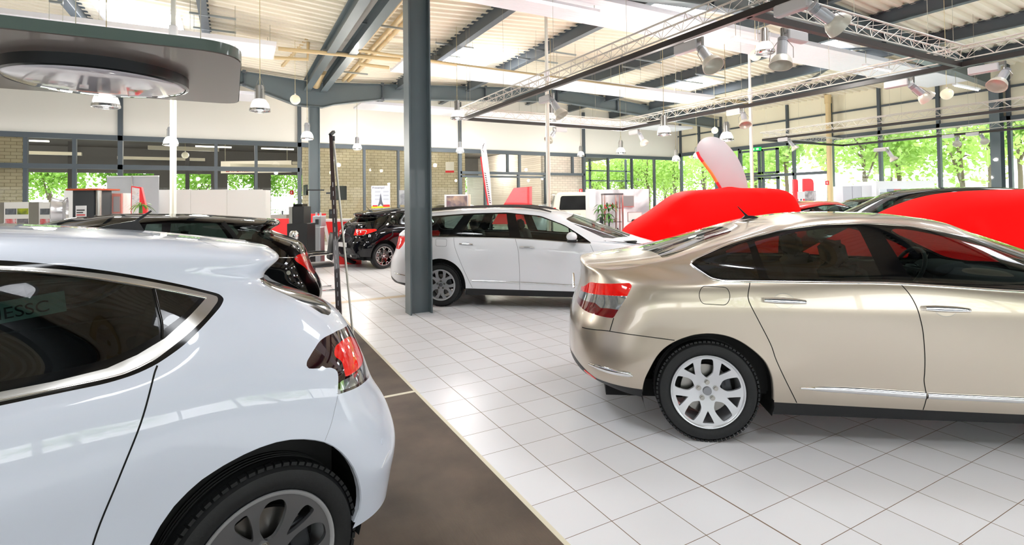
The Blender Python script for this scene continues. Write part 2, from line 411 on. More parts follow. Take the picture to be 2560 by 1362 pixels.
WAGON_RINGS = [dict(r, x=(r['x'][0] - .10, r['x'][1]), c=(r['c'][0] - .04, r['c'][1])) for r in SEDAN_RINGS[:7]] + [
 dict(x=(-.88, 3.3), c=(.46, 1.2), n=2.8, w=[(-1, .80), (-.3, .86), (.4, .89), (1, .892), (2, .87), (2.6, .76), (3.2, .6)], z=[(-1, 1.08), (.4, 1.062), (1.2, 1.045), (2, 1.0), (2.6, .965), (3.3, .86)], k=(.01, .02)),
 dict(x=(-.83, 3.25), c=(.42, .9), n=3.0, w=[(-.9, .78), (-.3, .84), (.5, .86), (1.2, .868), (2, .845), (2.5, .77), (3.1, .58)], z=[(-.9, 1.12), (.4, 1.095), (1.2, 1.075), (2, 1.02), (2.5, .99), (3.1, .90)], k=(.01, .03)),
 dict(x=(-.79, 2.98), c=(.38, .8), n=2.8, w=[(-.7, .74), (-.1, .82), (.5, .84), (1.2, .845), (1.9, .825), (2.3, .77), (2.9, .60)], z=[(-.7, 1.16), (.3, 1.14), (1.2, 1.11), (1.9, 1.06), (2.3, 1.03), (2.9, .99)], k=(0, .02)),
 dict(x=(-.60, 2.02), c=(.30, .34), n=2.6, w=[(-.5, .60), (0, .66), (.5, .68), (.9, .68), (1.3, .665), (1.7, .63), (2.0, .55)], z=[(-.5, 1.335), (-.2, 1.375), (.3, 1.413), (.8, 1.432), (1.1, 1.432), (1.4, 1.408), (1.7, 1.345), (2.0, 1.27)], k=(.012, .10)),
 dict(x=(-.63, 1.94), c=(.24, .3), n=2.4, w=[(-.5, .55), (.3, .60), (.8, .60), (1.2, .59), (1.9, .5)], z=[(-.5, 1.41), (-.2, 1.44), (.3, 1.468), (.85, 1.478), (1.1, 1.475), (1.4, 1.455), (1.7, 1.40), (1.9, 1.35)], k=(.0, .04)),
 dict(x=(-.60, 1.90), c=(.15, .2), n=2, w=[(-.5, .27), (1.7, .27)], z=[(-.5, 1.43), (-.1, 1.462), (.3, 1.488), (.9, 1.50), (1.1, 1.495), (1.4, 1.478), (1.7, 1.435), (1.9, 1.40)], k=(0, 0)),
 dict(x=(-.59, 1.89), c=(.1, .1), n=2, w=[(.4, .0), (1.7, .0)], z=[(-.5, 1.435), (-.1, 1.466), (.3, 1.492), (.9, 1.505), (1.1, 1.50), (1.4, 1.483), (1.7, 1.44), (1.9, 1.408)]),
]
def paint(name, col, metal=0.0, rough=0.35, flake=0.0, spec=.5, coat=1.0):
    if name in MATS: return MATS[name]
    m = mat(name, col, rough=rough, metal=metal, coat=coat, coatr=0.015, spec=spec)
    if flake:
        nt = m.node_tree; b = nt.nodes['Principled BSDF']
        tc = nt.nodes.new('ShaderNodeTexCoord'); v = nt.nodes.new('ShaderNodeTexNoise')
        v.inputs['Scale'].default_value = 900
        bp = nt.nodes.new('ShaderNodeBump'); bp.inputs['Strength'].default_value = flake; bp.inputs['Distance'].default_value = .001
        nt.links.new(tc.outputs['Object'], v.inputs['Vector']); nt.links.new(v.outputs['Fac'], bp.inputs['Height'])
        nt.links.new(bp.outputs['Normal'], b.inputs['Normal'])
    return m
M = {}
def mats_common():
    M['black'] = mat('black_plastic', rgb(24, 25, 27), .45)
    M['gloss_black'] = mat('gloss_black', rgb(8, 8, 9), .10, spec=.35)
    M['liner'] = mat('wheel_well_felt', rgb(14, 14, 15), .9)
    M['tyre'] = mat('tyre_rubber', rgb(26, 27, 29), .62, noise=(60, .25), bump=.15)
    M['chrome'] = mat('chrome', (.82, .83, .84), .06, metal=1)
    M['satin'] = mat('satin_metal', rgb(170, 168, 164), .28, metal=1)
    M['rim'] = mat('silver_rim_paint', rgb(205, 207, 212), .28, metal=.55, coat=.6)
    M['rim_dark'] = mat('graphite_rim_paint', rgb(132, 134, 140), .3, metal=.7, coat=.6)
    M['rim_black'] = mat('black_rim_paint', rgb(14, 14, 15), .2, coat=1)
    M['disc'] = mat('brake_disc_steel', rgb(150, 148, 145), .3, metal=1)
    M['caliper'] = mat('caliper_iron', rgb(70, 72, 76), .45, metal=.7)
    M['seam'] = mat('panel_gap', rgb(12, 12, 13), .9)
    M['trim_in'] = mat('interior_cloth', rgb(34, 34, 35), .85, noise=(40, .2))
    M['trim_light'] = mat('interior_beige', rgb(150, 138, 118), .7)
    M['glass_t'] = glass('car_glass_clear', (.72, .86, .80), .30)
    M['glass_p'] = glass('car_glass_privacy', (.20, .27, .25), .30)
    M['glass_m'] = glass('car_glass_tinted', (.42, .52, .48), .30)
    M['red_lens'] = mat('red_lens', rgb(235, 12, 8), .06, coat=1, noise=(26, .45), emit=rgb(235, 20, 8), estr=.18)
    M['dark_lens'] = mat('dark_red_lens', rgb(110, 4, 12), .05, coat=1, noise=(22, .7))
    M['smoke_lens'] = mat('smoked_red_lens', rgb(34, 4, 9), .05, coat=1, noise=(12, .6))
    M['amber'] = mat('orange_lens', rgb(250, 90, 20), .08, coat=1)
    M['clear_lens'] = mat('clear_lens', rgb(176, 180, 184), .06, metal=.75, coat=1, noise=(45, .5))
mats_common()

def norm_dir(V, T):
    n = np.cross(V[T[:, 1]] - V[T[:, 0]], V[T[:, 2]] - V[T[:, 0]])
    c = V[T].mean(1); o = c.copy(); o[:, 0] -= 1.2; o[:, 0] *= .25; o[:, 2] -= .7
    return (n * o).sum() > 0
def compact(V, T):
    used = np.unique(T); idx = np.full(len(V), -1); idx[used] = np.arange(len(used))
    return V[used], idx[T]
def np_mesh(name, V, T, m, parent, mirror=None, smooth=True):
    V, T = compact(V, T)
    if mirror in ('both', 'other'):
        V2 = V * np.array([1, -1, 1]); T2 = T[:, ::-1]
        if mirror == 'both': T = np.vstack([T, T2 + len(V)]); V = np.vstack([V, V2])
        else: V, T = V2, T2
    me = bpy.data.meshes.new(name)
    me.vertices.add(len(V)); me.vertices.foreach_set('co', V.astype(np.float32).ravel())
    me.loops.add(len(T) * 3); me.loops.foreach_set('vertex_index', T.astype(np.int32).ravel())
    me.polygons.add(len(T)); me.polygons.foreach_set('loop_start', np.arange(0, len(T) * 3, 3, dtype=np.int32))
    me.polygons.foreach_set('loop_total', np.full(len(T), 3, dtype=np.int32))
    me.materials.append(m); me.update(calc_edges=True)
    if mirror == 'both':
        bm = bmesh.new(); bm.from_mesh(me); bmesh.ops.remove_doubles(bm, verts=[v for v in bm.verts if abs(v.co.y) < 1e-4], dist=2e-4); bm.to_mesh(me); bm.free()
    if smooth: me.polygons.foreach_set('use_smooth', np.ones(len(me.polygons), dtype=bool))
    me.update()
    return link(name, me, parent)

class Body:
    """Dense half shell (y >= 0) with regions cut out of it."""
    def __init__(s, rings, nr=70, ns=260, nf=60, step=.012, smooth=2.0, scale=(1, 1, 1), warp=None):
        G, rows = loft(rings, nr, ns, nf, step, smooth); G = G * np.array(scale)
        if warp: G = warp(G)
        s.G = G; V, T = grid_tris(G)
        if not norm_dir(V, T): T = T[:, ::-1]
        s.V, s.T = V, T; s.regions = []
        s.bvh = BVHTree.FromPolygons([tuple(v) for v in V.tolist()], T.tolist())
    def field(s, V, reg):
        dom, poly, cond = reg
        ix = {'xz': (0, 2), 'yz': (1, 2), 'xy': (0, 1)}[dom]
        F = sdf_poly(V[:, ix], poly)
        for (ax, sg, val) in cond:                # keep where sg*(coord-val) > 0
            F = np.maximum(F, -sg * (V[:, ax] - val))
        return F
    def region(s, name, dom, poly, cond=()):
        reg = (dom, np.array([p[:2] for p in poly], float), cond)
        s.regions.append((name, reg))
        bb = reg[1]; ix = {'xz': (0, 2), 'yz': (1, 2), 'xy': (0, 1)}[dom]
        P = s.V[:, ix]; near = ((P > bb.min(0) - .05) & (P < bb.max(0) + .05)).all(1)
        F = np.full(len(s.V), 1.0); F[near] = s.field(s.V[near], reg)
        s.V, s.T = cut(s.V, s.T, F)
    def labels(s):
        C = s.V[s.T].mean(1); L = np.zeros(len(s.T), int)
        for k, (name, reg) in enumerate(s.regions):
            L[s.field(C, reg) < 0] = k + 1
        s.L = L; s.names = ['body'] + [r[0] for r in s.regions]
    def tris(s, *names):
        k = [i for i, n in enumerate(s.names) if n in names]
        return s.T[np.isin(s.L, k)]
    def on_side(s, x, z, off=0.0):
        h = s.bvh.ray_cast(Vector((x, 3, z)), Vector((0, -1, 0)))
        if h[0] is None:
            h = s.bvh.find_nearest(Vector((x, .9, z)))
        n = np.array(h[1]); 
        if n[1] < 0: n = -n
        return np.array(h[0]) + n * off, n
    def ribbon(s, pts, w, off=.0009, h=0.0, n=10, sub=6, closed=False, line=True):
        """strip of width w that follows the side surface along (x, z) points; h > 0 gives it a raised rounded section"""
        P = curve_pts(pts, sub, closed) if sub else np.array(pts, float)
        if closed: P = np.vstack([P, P[:1]])
        V = []; F = []
        prof = [(-.5, 0), (.5, 0)] if h <= 0 else [(-.5, -.3), (-.5, .45), (-.3, .9), (0, 1), (.3, .9), (.5, .45), (.5, -.3)]
        T = np.gradient(P, axis=0); T /= np.linalg.norm(T, axis=1)[:, None] + 1e-12
        q = len(prof)
        ends = w if not np.isscalar(w) else [w] * len(P)
        for i, (p, t) in enumerate(zip(P, T)):
            nn = np.array([-t[1], t[0]])
            wi = np.interp(i / max(1, len(P) - 1), np.linspace(0, 1, len(ends)), ends)
            for a, b in prof:
                c = p + nn * a * wi
                v, nrm = s.on_side(c[0], c[1], off + b * h); V.append(v)
        for i in range(len(P) - 1):
            for k in range(q - 1):
                F.append((i * q + k, i * q + k + 1, (i + 1) * q + k + 1, (i + 1) * q + k))
        if h > 0: F += [tuple(range(q)), tuple(range((len(P)) * q - 1, (len(P) - 1) * q - 1, -1))]
        return np.array(V), F
def put(name, VF, m, parent, mirror=False, smooth=True, side=1):
    V, F = VF
    for sg in ((1, -1) if mirror else (side,)):
        mb = MB(); mb.add(V * np.array([1, sg, 1]), F); mb.build(name, m, parent, smooth)

# ------------------------------------------------------------------ wheels (axle along y, outer face towards +y, centre at origin)
def tyre_mesh(r, rr, w, n=72, tread=True):
    h = w / 2
    prof = [(rr - .004, h - .022), (rr + .004, h - .010), (rr + .02, h - .002), (rr + (r - rr) * .45, h + .004), (rr + (r - rr) * .75, h - .004), (r - .016, h - .018), (r - .005, h - .034), (r, h - .05)]
    if tread:
        for g in (.5, .18, -.18, -.5):
            y = g * (h - .05); prof += [(r, y + .008), (r - .008, y + .006), (r - .008, y - .006), (r, y - .008)]
    prof += [(r, -h + .05), (r - .005, -h + .034), (r - .02, -h + .015), (rr + .03, -h), (rr - .004, -h + .02), (rr - .004, h - .022)]
    mb = MB(); mb.lathe(prof, n, axis='y'); 
    if tread:
        for k in range(n):          # shoulder blocks
            t = 2 * PI * (k + .5) / n
            for sg in (1, -1):
                c = np.array([math.cos(t) * (r - .006), sg * (h - .026), math.sin(t) * (r - .006)])
                mb.box(c, (.012, .026, .7 * 2 * PI * r / n), ry=-t)
    return mb
def polar_poly(pts, ang):
    """outline in (radial, tangential) turned by ang"""
    c, s_ = math.cos(ang), math.sin(ang)
    return [(a * c - b * s_, a * s_ + b * c) for a, b in pts]
def rim_face(R, dish, holes, m, name, parent, step=.006, thick=.018):
    """disc with a shaped section (dish: radius -> y) and holes; returned as a solid"""
    nr = max(10, int(R / step)); nt = max(60, int(2 * PI * R / step))
    rr_ = np.linspace(.001, R, nr); tt = np.linspace(0, 2 * PI, nt, endpoint=False)
    A, B = np.meshgrid(rr_, tt, indexing='ij')
    y = pch(dish, A.ravel())
    V = np.stack([A.ravel() * np.cos(B.ravel()), y, A.ravel() * np.sin(B.ravel())], 1)
    i, j = np.meshgrid(np.arange(nr - 1), np.arange(nt), indexing='ij'); i = i.ravel(); j = j.ravel(); j2 = (j + 1) % nt
    T = np.concatenate([np.stack([i * nt + j, (i + 1) * nt + j, (i + 1) * nt + j2], 1), np.stack([i * nt + j, (i + 1) * nt + j2, i * nt + j2], 1)])
    polys = [np.array(h) for h in holes]
    for h in polys:
        P = V[:, [0, 2]]; near = ((P > h.min(0) - .02) & (P < h.max(0) + .02)).all(1)
        F = np.full(len(V), 1.); F[near] = sdf_poly(P[near], h); V, T = cut(V, T, F)
    C = V[T].mean(1)[:, [0, 2]]; keep = np.ones(len(T), bool)
    for h in polys: keep &= sdf_poly(C, h) > 0
    # walls: boundary edges pushed inward
    T = T[keep]; V, T = compact(V, T)
    if np.cross(V[T[0, 1]] - V[T[0, 0]], V[T[0, 2]] - V[T[0, 0]])[1] < 0: T = T[:, ::-1]
    E = np.vstack([T[:, [0, 1]], T[:, [1, 2]], T[:, [2, 0]]]); key = np.sort(E, 1)
    _, inv, cnt = np.unique(key, axis=0, return_inverse=True, return_counts=True)
    bd = E[cnt[inv.ravel()] == 1]
    idx = np.unique(bd); mp = {int(v): len(V) + k for k, v in enumerate(idx)}; mp2 = {int(v): len(V) + len(idx) + k for k, v in enumerate(idx)}
    V2 = V[idx].copy(); V3 = V2.copy(); V3[:, 1] -= thick
    c = np.array([[mp2[int(a)], mp2[int(b)], mp[int(b)]] for a, b in bd]); d = np.array([[mp2[int(a)], mp[int(b)], mp[int(a)]] for a, b in bd])
    V = np.vstack([V, V2, V3]); T = np.vstack([T, c, d])
    return np_mesh(name, V, T, m, parent)
def wheel(parent, x, y, z, r, rr, style, side=1, w=.215, hi=True):
    """style: vspoke, loop, accent; side = +1 if the outer face looks to +y"""
    n = 72 if hi else 40
    t = tyre_mesh(r, rr, w, n, hi).build('wheel', M['tyre'], parent, smooth=True, sharp=40)
    t.location = (x, y, z); t.rotation_euler = (0, 0, 0 if side > 0 else PI)
    mm = {'vspoke': M['rim'], 'loop': M['rim_dark'], 'accent': M['rim_black']}[style]
    st = .0055 if hi else .012; ho = w / 2
    mb = MB(); mb.lathe([(rr - .002, ho - .012), (rr + .004, ho - .006), (rr + .002, ho - .0), (rr - .008, ho - .002), (rr - .014, ho - .012), (rr - .022, ho - .03), (rr - .03, -ho + .02)], n, axis='y')
    mb.build('rim_barrel', M['rim'] if style != 'accent' else M['rim_black'], t, smooth=True, sharp=50)
    R = rr - .008; holes = []
    dish = [(0, ho - .028), (.05, ho - .030), (.09, ho - .026), (R * .8, ho - .012), (R, ho - .008)]
    def sc(p): return [(a * R, b * R) for a, b in p]
    if style == 'vspoke':
        big = rnd_poly(sc([(.36, 0), (.50, .155), (.64, .185), (.80, .175), (.925, .16), (.94, 0), (.925, -.16), (.80, -.175), (.64, -.185), (.50, -.155)]), .012, 3)
        small = rnd_poly(sc([(.56, .0), (.78, .11), (.90, .165), (.905, -.165), (.78, -.11)]), .004, 2)
        for k in range(5):
            holes.append(polar_poly(big, PI / 2 + k * 2 * PI / 5)); holes.append(polar_poly(small, PI / 2 + (k + .5) * 2 * PI / 5))
    elif style == 'loop':
        a_ = rnd_poly(sc([(.30, -.05), (.48, -.20), (.72, -.27), (.90, -.20), (.93, .02), (.80, .13), (.55, .13), (.36, .07)]), .02, 4)
        b_ = rnd_poly(sc([(.40, .02), (.60, -.05), (.80, -.09), (.90, -.06), (.90, .13), (.74, .12), (.56, .08)]), .014, 3)
        for k in range(5):
            holes.append(polar_poly(a_, math.radians(104) + k * 2 * PI / 5)); holes.append(polar_poly(b_, math.radians(104 + 33) + k * 2 * PI / 5))
    else:
        c_ = rnd_poly(sc([(.34, .03), (.62, .16), (.80, .26), (.90, .20), (.90, -.20), (.80, -.26), (.62, -.16), (.34, -.03)]), .01, 3)
        for k in range(7): holes.append(polar_poly(c_, PI / 2 + (k + .5) * 2 * PI / 7))
    rim_face(R, dish, holes, mm, 'rim', t, st)
    hub = MB(); hub.cyl((0, ho - .03, 0), (0, ho - .016, 0), .029, .027, 24); hub.build('hub_cap', M['rim_dark'] if style != 'accent' else M['rim'], t, smooth=True)
    bo = MB()
    for k in range(5):
        a = PI / 2 + k * 2 * PI / 5; c = np.array([math.cos(a) * .057, 0, math.sin(a) * .057])
        bo.cyl(c + (0, ho - .04, 0), c + (0, ho - .016, 0), .0125, .0115, 12)
        bo.cyl(c + (0, ho - .04, 0), c + (0, ho - .024, 0), .017, .017, 14)
    bo.build('wheel_bolts', M['satin'], t, smooth=True)
    if style == 'accent':
        ac = MB(); ac.lathe([(R - .004, ho - .006), (R + .006, ho - .004), (R + .006, ho - .001), (R - .004, ho - .002)], n, axis='y', closed=True)
        for k in range(7):
            a0 = PI / 2 + k * 2 * PI / 7
            pts = []
            for q in np.linspace(-1, 1, 9):
                a = a0 + q * .20; rad = R * (.72 + .24 * abs(q) ** 3)
                pts.append((math.cos(a) * rad, ho - .004, math.sin(a) * rad))
            ac.tube(pts, .0065, 6)
        ac.build('rim_accents', M['rim'], t, smooth=True)
    d = MB(); d.lathe([(.06, ho - .09), (.06, ho - .075), (rr * .68, ho - .075), (rr * .68, ho - .095), (.06, ho - .095)], 40, axis='y'); d.build('brake_disc', M['disc'], t, smooth=True, sharp=30)
    q = MB(); q.box((-rr * .55, ho - .09, .02), (.07, .07, .13), ry=.2); q.box((-rr * .5, ho - .07, .05), (.03, .03, .06)); q.build('brake_caliper', M['caliper'], t, bevel=.008)
    return t

def seat_mb(x, y, s=1.0):
    """car seat: cushion, reclined back and headrest"""
    mb = MB()
    mb.rbox((x + .02, y, .50), (.52, .50, .18), .05, ry=-.08)
    mb.rbox((x - .30, y, .82), (.17, .50, .62), .06, ry=-.28)
    mb.rbox((x - .42, y, 1.19), (.11, .28, .19), .045, ry=-.22)
    for q in (-.06, .06): mb.cyl((x - .385, y + q, 1.06), (x - .40, y + q, 1.14), .006, n=6)
    return mb
def interior(root, rows, light, dash_x, half, floor=(-.35, 2.4), belt=.92, drv=1, m=None):
    m = m or M['trim_in']
    for x, ys in rows:
        for y in ys: seat_mb(x, y).build('seat', m, root, smooth=True, sharp=60)
    mb = MB()
    mb.box(((floor[0] + floor[1]) / 2, 0, .30), (floor[1] - floor[0], 2 * half, .05))
    for sg in (-1, 1): mb.box(((floor[0] + floor[1]) / 2, sg * half, (belt + .3) / 2), (floor[1] - floor[0], .04, belt - .3))
    mb.box((floor[0] + .02, 0, .62), (.05, 2 * half, .62))
    mb.build('cabin_lining', m, root)
    d = MB(); d.rbox((dash_x + .15, 0, .90), (.55, 2 * half - .06, .20), .05, ry=.06); d.rbox((dash_x - .05, drv * .38, .99), (.26, .42, .10), .04, ry=-.1); d.rbox((dash_x - .05, 0, .66), (.25, .28, .4), .03)
    d.build('dashboard', m, root, smooth=True, sharp=50)
    w = MB(); t = np.linspace(0, 2 * PI, 25)[:-1]
    ring = np.stack([np.zeros(24), np.cos(t) * .185, np.sin(t) * .185], 1) @ rotm(0, .42, 0).T + np.array([dash_x - .30, drv * .38, .98])
    w.tube(ring, .016, 8, closed=True); w.rbox((dash_x - .28, drv * .38, .97), (.05, .14, .11), .02, ry=.42); 
    w.bar((dash_x - .30, drv * .38 - .18, .985), (dash_x - .30, drv * .38 + .18, .985), .03, .02); w.cyl((dash_x - .28, drv * .38, .97), (dash_x - .05, drv * .38, .88), .03, n=10)
    w.build('steering_wheel', M['black'], root, smooth=True, sharp=50)
def arch_parts(B, root, cx, cz, R, half, paint_m, poly, sides=(1, -1)):
    """wheel-arch liner and the turned-in lip of the wing"""
    for sg in sides:
        mb = MB()
        n = 28; t = np.linspace(-.35, PI + .35, n); V = []; F = []
        for a in t:
            for yy in (half - .30, half - .012): V.append((cx + (R + .012) * math.cos(a), sg * yy, cz + (R + .012) * math.sin(a)))
        for i in range(n - 1): F.append((2 * i, 2 * i + 1, 2 * i + 3, 2 * i + 2))
        V.append((cx, sg * (half - .30), cz)); 
        for i in range(n - 1): F.append((2 * i, 2 * i + 2, 2 * n))
        mb.add(V, F); mb.build('wheel_arch_liner', M['liner'], root)
    P = np.array(poly); V = []; F = []
    for p in P:
        q, nn = B.on_side(p[0], p[1]); c = np.array([cx, 0, cz]); d = q - c; d[1] = 0; d /= np.linalg.norm(d) + 1e-9
        V.append(q + d * .001); V.append(q - d * .004 - np.array([0, .006, 0])); V.append(q - d * .004 - np.array([0, .035, 0]))
    for i in range(len(P) - 1):
        for k in range(2): F.append((i * 3 + k, i * 3 + k + 1, i * 3 + k + 4, i * 3 + k + 3))
    return np.array(V), F
def finish(B, root, spec, paint_m, roots=None):
    """spec: region -> (part name, material, 'both' | 'each')"""
    B.labels()
    used = set()
    for nm, (part, m, how) in spec.items():
        T = B.tris(*nm.split('+')); used.update(nm.split('+'))
        if not len(T): continue
        if how == 'both': np_mesh(part, B.V, T, m, root, 'both')
        elif how == 'each': np_mesh(part, B.V, T, m, root); np_mesh(part, B.V, T, m, root, 'other')
    T = B.tris('body'); np_mesh('body_shell', B.V, T, paint_m, root, 'both')
def lining(B, root, m, inset=.022):
    """dark headliner and door cards just inside the painted shell"""
    V = B.V; T = B.tris('body')
    n = np.zeros_like(V); fn = np.cross(V[B.T[:, 1]] - V[B.T[:, 0]], V[B.T[:, 2]] - V[B.T[:, 0]])
    for k in range(3): np.add.at(n, B.T[:, k], fn)
    n /= np.linalg.norm(n, axis=1)[:, None] + 1e-12
    C = V[T].mean(1); T = T[(C[:, 2] > .5)]
    np_mesh('inner_lining', V - n * inset, T[:, ::-1], m, root, 'both')
def place_thing(name, label, cat, cx, cy, ang, group=None):
    return thing(name, label, cat, (cx, cy, 0), math.radians(ang), group)
def circ(cx, cz, R, a0, a1, n=40):
    t = np.linspace(a0, a1, n); return [(cx + R * math.cos(a), cz + R * math.sin(a)) for a in t]

# ================================================================= gold saloon
def windows_sedan(B, wagon=False):
    pass
def build_sedan():
    root = place_thing('saloon_car', 'champagne gold metallic four-door saloon parked on white tiles, its rear wheel nearest', 'car', 3.2694, 3.1416, -35.4)
    P = paint('champagne_metallic_paint', rgb(194, 183, 168), metal=.80, rough=.31)
    B = Body(SEDAN_RINGS, 80, 300, 50, .0115, 2.2)
    Y = ((1, 1, .3),)
    dlo = rnd_poly([(-.066, 1.150, .02), (-.011, 1.186, .05), (.080, 1.221), (.211, 1.270), (.352, 1.312), (.569, 1.368), (.840, 1.406), (1.123, 1.413), (1.396, 1.391), (1.689, 1.329), (1.946, 1.268), (2.135, 1.192), (2.32, 1.10, .03), (2.36, 1.015, .03), (1.897, 1.003, .01), (1.190, 1.048), (.717, 1.053), (.288, 1.055), (.141, 1.056), (.087, 1.062), (.045, 1.072), (.007, 1.098), (-.045, 1.138)], .05, 4)
    B.region('seal', 'xz', dlo, Y)
    qg = rnd_poly([(-.032, 1.149, .01), (.333, 1.298, .01), (.345, 1.070, .01), (.129, 1.070, .03), (.060, 1.084), (.012, 1.115)], .02, 4)
    rdg = rnd_poly([(.378, 1.297, .015), (.634, 1.357), (.866, 1.386), (1.056, 1.392, .02), (1.103, 1.062, .015), (.405, 1.070, .015)], .05, 4)
    fdg = rnd_poly([(1.185, 1.389, .02), (1.386, 1.372), (1.667, 1.308), (1.877, 1.245), (2.038, 1.186), (2.20, 1.10), (2.22, 1.022, .02), (1.276, 1.054, .015)], .05, 4)
    B.region('qg', 'xz', qg, Y); B.region('rdg', 'xz', rdg, Y); B.region('fdg', 'xz', fdg, Y)
    rg = [(-.34, -.2), (-.322, .06), (-.258, .26), (-.236, .43), (-.228, .60), (-.19, .607), (-.065, .535), (.111, .445), (.290, .385), (.33, .33), (.350, .20), (.358, .089), (.36, -.2)]
    B.region('rear_glass', 'xy', rg, ((2, 1, 1.14),))
    ws = rnd_poly([(2.90, -.2, 0), (2.84, .35), (2.60, .62), (2.46, .665), (2.02, .565), (1.90, .50), (1.965, .3), (2.01, -.2, 0)], .08, 5)
    B.region('windscreen', 'xy', ws, ((2, 1, 1.0),))
    # lamps
    lamp = rnd_poly([(-1.1, .85, 0), (-1.1, .905, 0), (-.80, .925), (-.745, .988), (-.484, 1.029, .02), (-.470, 1.010, .015), (-.506, .941), (-.566, .846), (-.599, .790, .01), (-.648, .786), (-.729, .786), (-.79, .785), (-.9, .82)], .015, 3)
    YL = ((1, 1, .33),)
    B.region('lamp_low', 'xz', lamp, YL)
    up = [(-1.1, .87), (-.80, .897), (-.78, .905), (-.654, .927), (-.506, .943), (-.45, .96), (-.45, 1.05), (-1.1, 1.05)]
    md = [(-1.1, .83), (-.8, .846), (-.715, .860), (-.68, .838), (-.634, .846), (-.566, .848), (-.52, .86), (-.45, .96), (-.506, .943), (-.654, .927), (-.78, .905), (-.80, .897), (-1.1, .87)]
    # upper and middle bands are cut inside the lamp outline
    def inside(name, poly):
        reg0 = ('xz', np.array([p[:2] for p in lamp]), YL); reg = ('xz', np.array(poly), YL)
        V = B.V; F = np.full(len(V), 1.); near = (V[:, 0] < -.4) & (V[:, 2] > .7) & (V[:, 2] < 1.1)
        F[near] = np.maximum(B.field(V[near], reg), B.field(V[near], reg0)); B.V, B.T = cut(B.V, B.T, F)
        return (name, (reg, reg0))
    extra = [inside('lamp_up', up), inside('lamp_mid', md)]
    # bumper black valance
    val = [(-1.2, .44), (-.876, .432), (-.806, .394), (-.728, .352), (-.588, .344), (-.418, .330), (-.30, .31), (-.30, 0), (-1.2, 0)]
    B.region('valance', 'xz', val)
    B.region('sill', 'xz', [(.38, .279), (.413, .277), (1.295, .257), (1.866, .249), (2.5, .247), (2.5, 0), (.38, 0)], Y)
    a_r = [(-.425, -.1), (-.421, .30)] + [(-.419, .358), (-.408, .412), (-.371, .491), (-.334, .560), (-.285, .617), (-.228, .656), (-.164, .687), (-.085, .713), (-.003, .723), (.066, .719), (.131, .706), (.190, .682), (.247, .647), (.305, .600), (.360, .541), (.383, .491), (.400, .438), (.410, .338), (.412, .26), (.412, -.1)]
    a_r = rnd_poly([(p[0], p[1], .03) for p in a_r], .03, 2)
    B.region('arch', 'xz', a_r, Y)
    a_f = [(2.815 + x, z) for x, z in circ(0, .33, .395, -.5, PI + .5)]
    B.region('arch', 'xz', [(2.815 + .35, -.1)] + a_f + [(2.815 - .35, -.1)], Y)
    B.labels()
    C = B.V[B.T].mean(1)
    for k, (nm, (r1, r0)) in enumerate(extra):
        near = B.L == B.names.index('lamp_low'); near = near | np.zeros(len(C), bool)
        B.names.append(nm); ii = np.where(near)[0]
        F = B.field(C[ii], r1); B.L[ii[F < 0]] = len(B.names) - 1
    spec = {'seal': ('window_seal', M['gloss_black'], 'each'), 'qg': ('quarter_window', M['glass_p'], 'each'), 'rdg': ('rear_door_window', M['glass_m'], 'each'), 'fdg': ('front_door_window', M['glass_m'], 'each'),
            'rear_glass': ('rear_window', M['glass_m'], 'both'), 'windscreen': ('windscreen', M['glass_t'], 'both'), 'lamp_up': ('tail_light', M['red_lens'], 'each'), 'lamp_mid': ('reversing_light', M['clear_lens'], 'each'),
            'lamp_low': ('fog_light', M['dark_lens'], 'each'), 'valance': ('bumper_valance', M['black'], 'both'), 'sill': ('sill_trim', M['black'], 'both')}
    for nm, (part, m, how) in spec.items():
        T = B.tris(nm)
        if how == 'both': np_mesh(part, B.V, T, m, root, 'both')
        else: np_mesh(part, B.V, T, m, root); np_mesh(part, B.V, T, m, root, 'other')
    np_mesh('body_shell', B.V, B.tris('body'), P, root, 'both')
    lining(B, root, M['trim_in'])
    lipo = [p for p in a_r if p[1] > .26]
    put('wheel_arch_lip', arch_parts(B, root, 0, .33, .41, .905, P, lipo), P, root, mirror=True)
    arch_parts(B, root, 2.815, .33, .395, .905, P, [p for p in a_f if p[1] > .26])
    # shut lines
    S = [[(.283, 1.053), (.262, .985), (.259, .945), (.272, .901), (.313, .812), (.386, .659), (.418, .560), (.47, .44), (.549, .278)],
         [(1.190, 1.042), (1.231, .977), (1.259, .906), (1.276, .826), (1.289, .740), (1.298, .600), (1.298, .50), (1.296, .44), (1.312, .345), (1.308, .325), (1.296, .259)],
         [(2.28, 1.0), (2.33, .90), (2.37, .75), (2.36, .55), (2.30, .26)],
         [(-.811, .675), (-.721, .692), (-.626, .703), (-.437, .694), (-.212, .671)], [(-.597, .790), (-.626, .703)]]
    for l in S: put('panel_gap', B.ribbon(l, .0055, .0006), M['seam'], root, mirror=True)
    fuel = rnd_poly([(-.050, .968, .03), (-.024, 1.022, .03), (.136, 1.016, .04), (.150, .956, .03), (.122, .904, .03), (-.034, .910, .03)], .03, 5)
    put('fuel_flap_gap', B.ribbon(fuel, .004, .0006, sub=0, closed=True), M['seam'], root)
    put('fuel_flap_gap', B.ribbon(fuel, .004, .0006, sub=0, closed=True), M['seam'], root, side=-1)
    # bright mouldings
    put('window_moulding', B.ribbon([(-.068, 1.150), (-.05, 1.170), (-.011, 1.188), (.080, 1.224), (.211, 1.273), (.352, 1.315), (.569, 1.371), (.840, 1.409), (1.123, 1.416), (1.396, 1.394), (1.689, 1.332), (1.946, 1.271), (2.135, 1.195)], .009, .001, .004), M['chrome'], root, mirror=True)
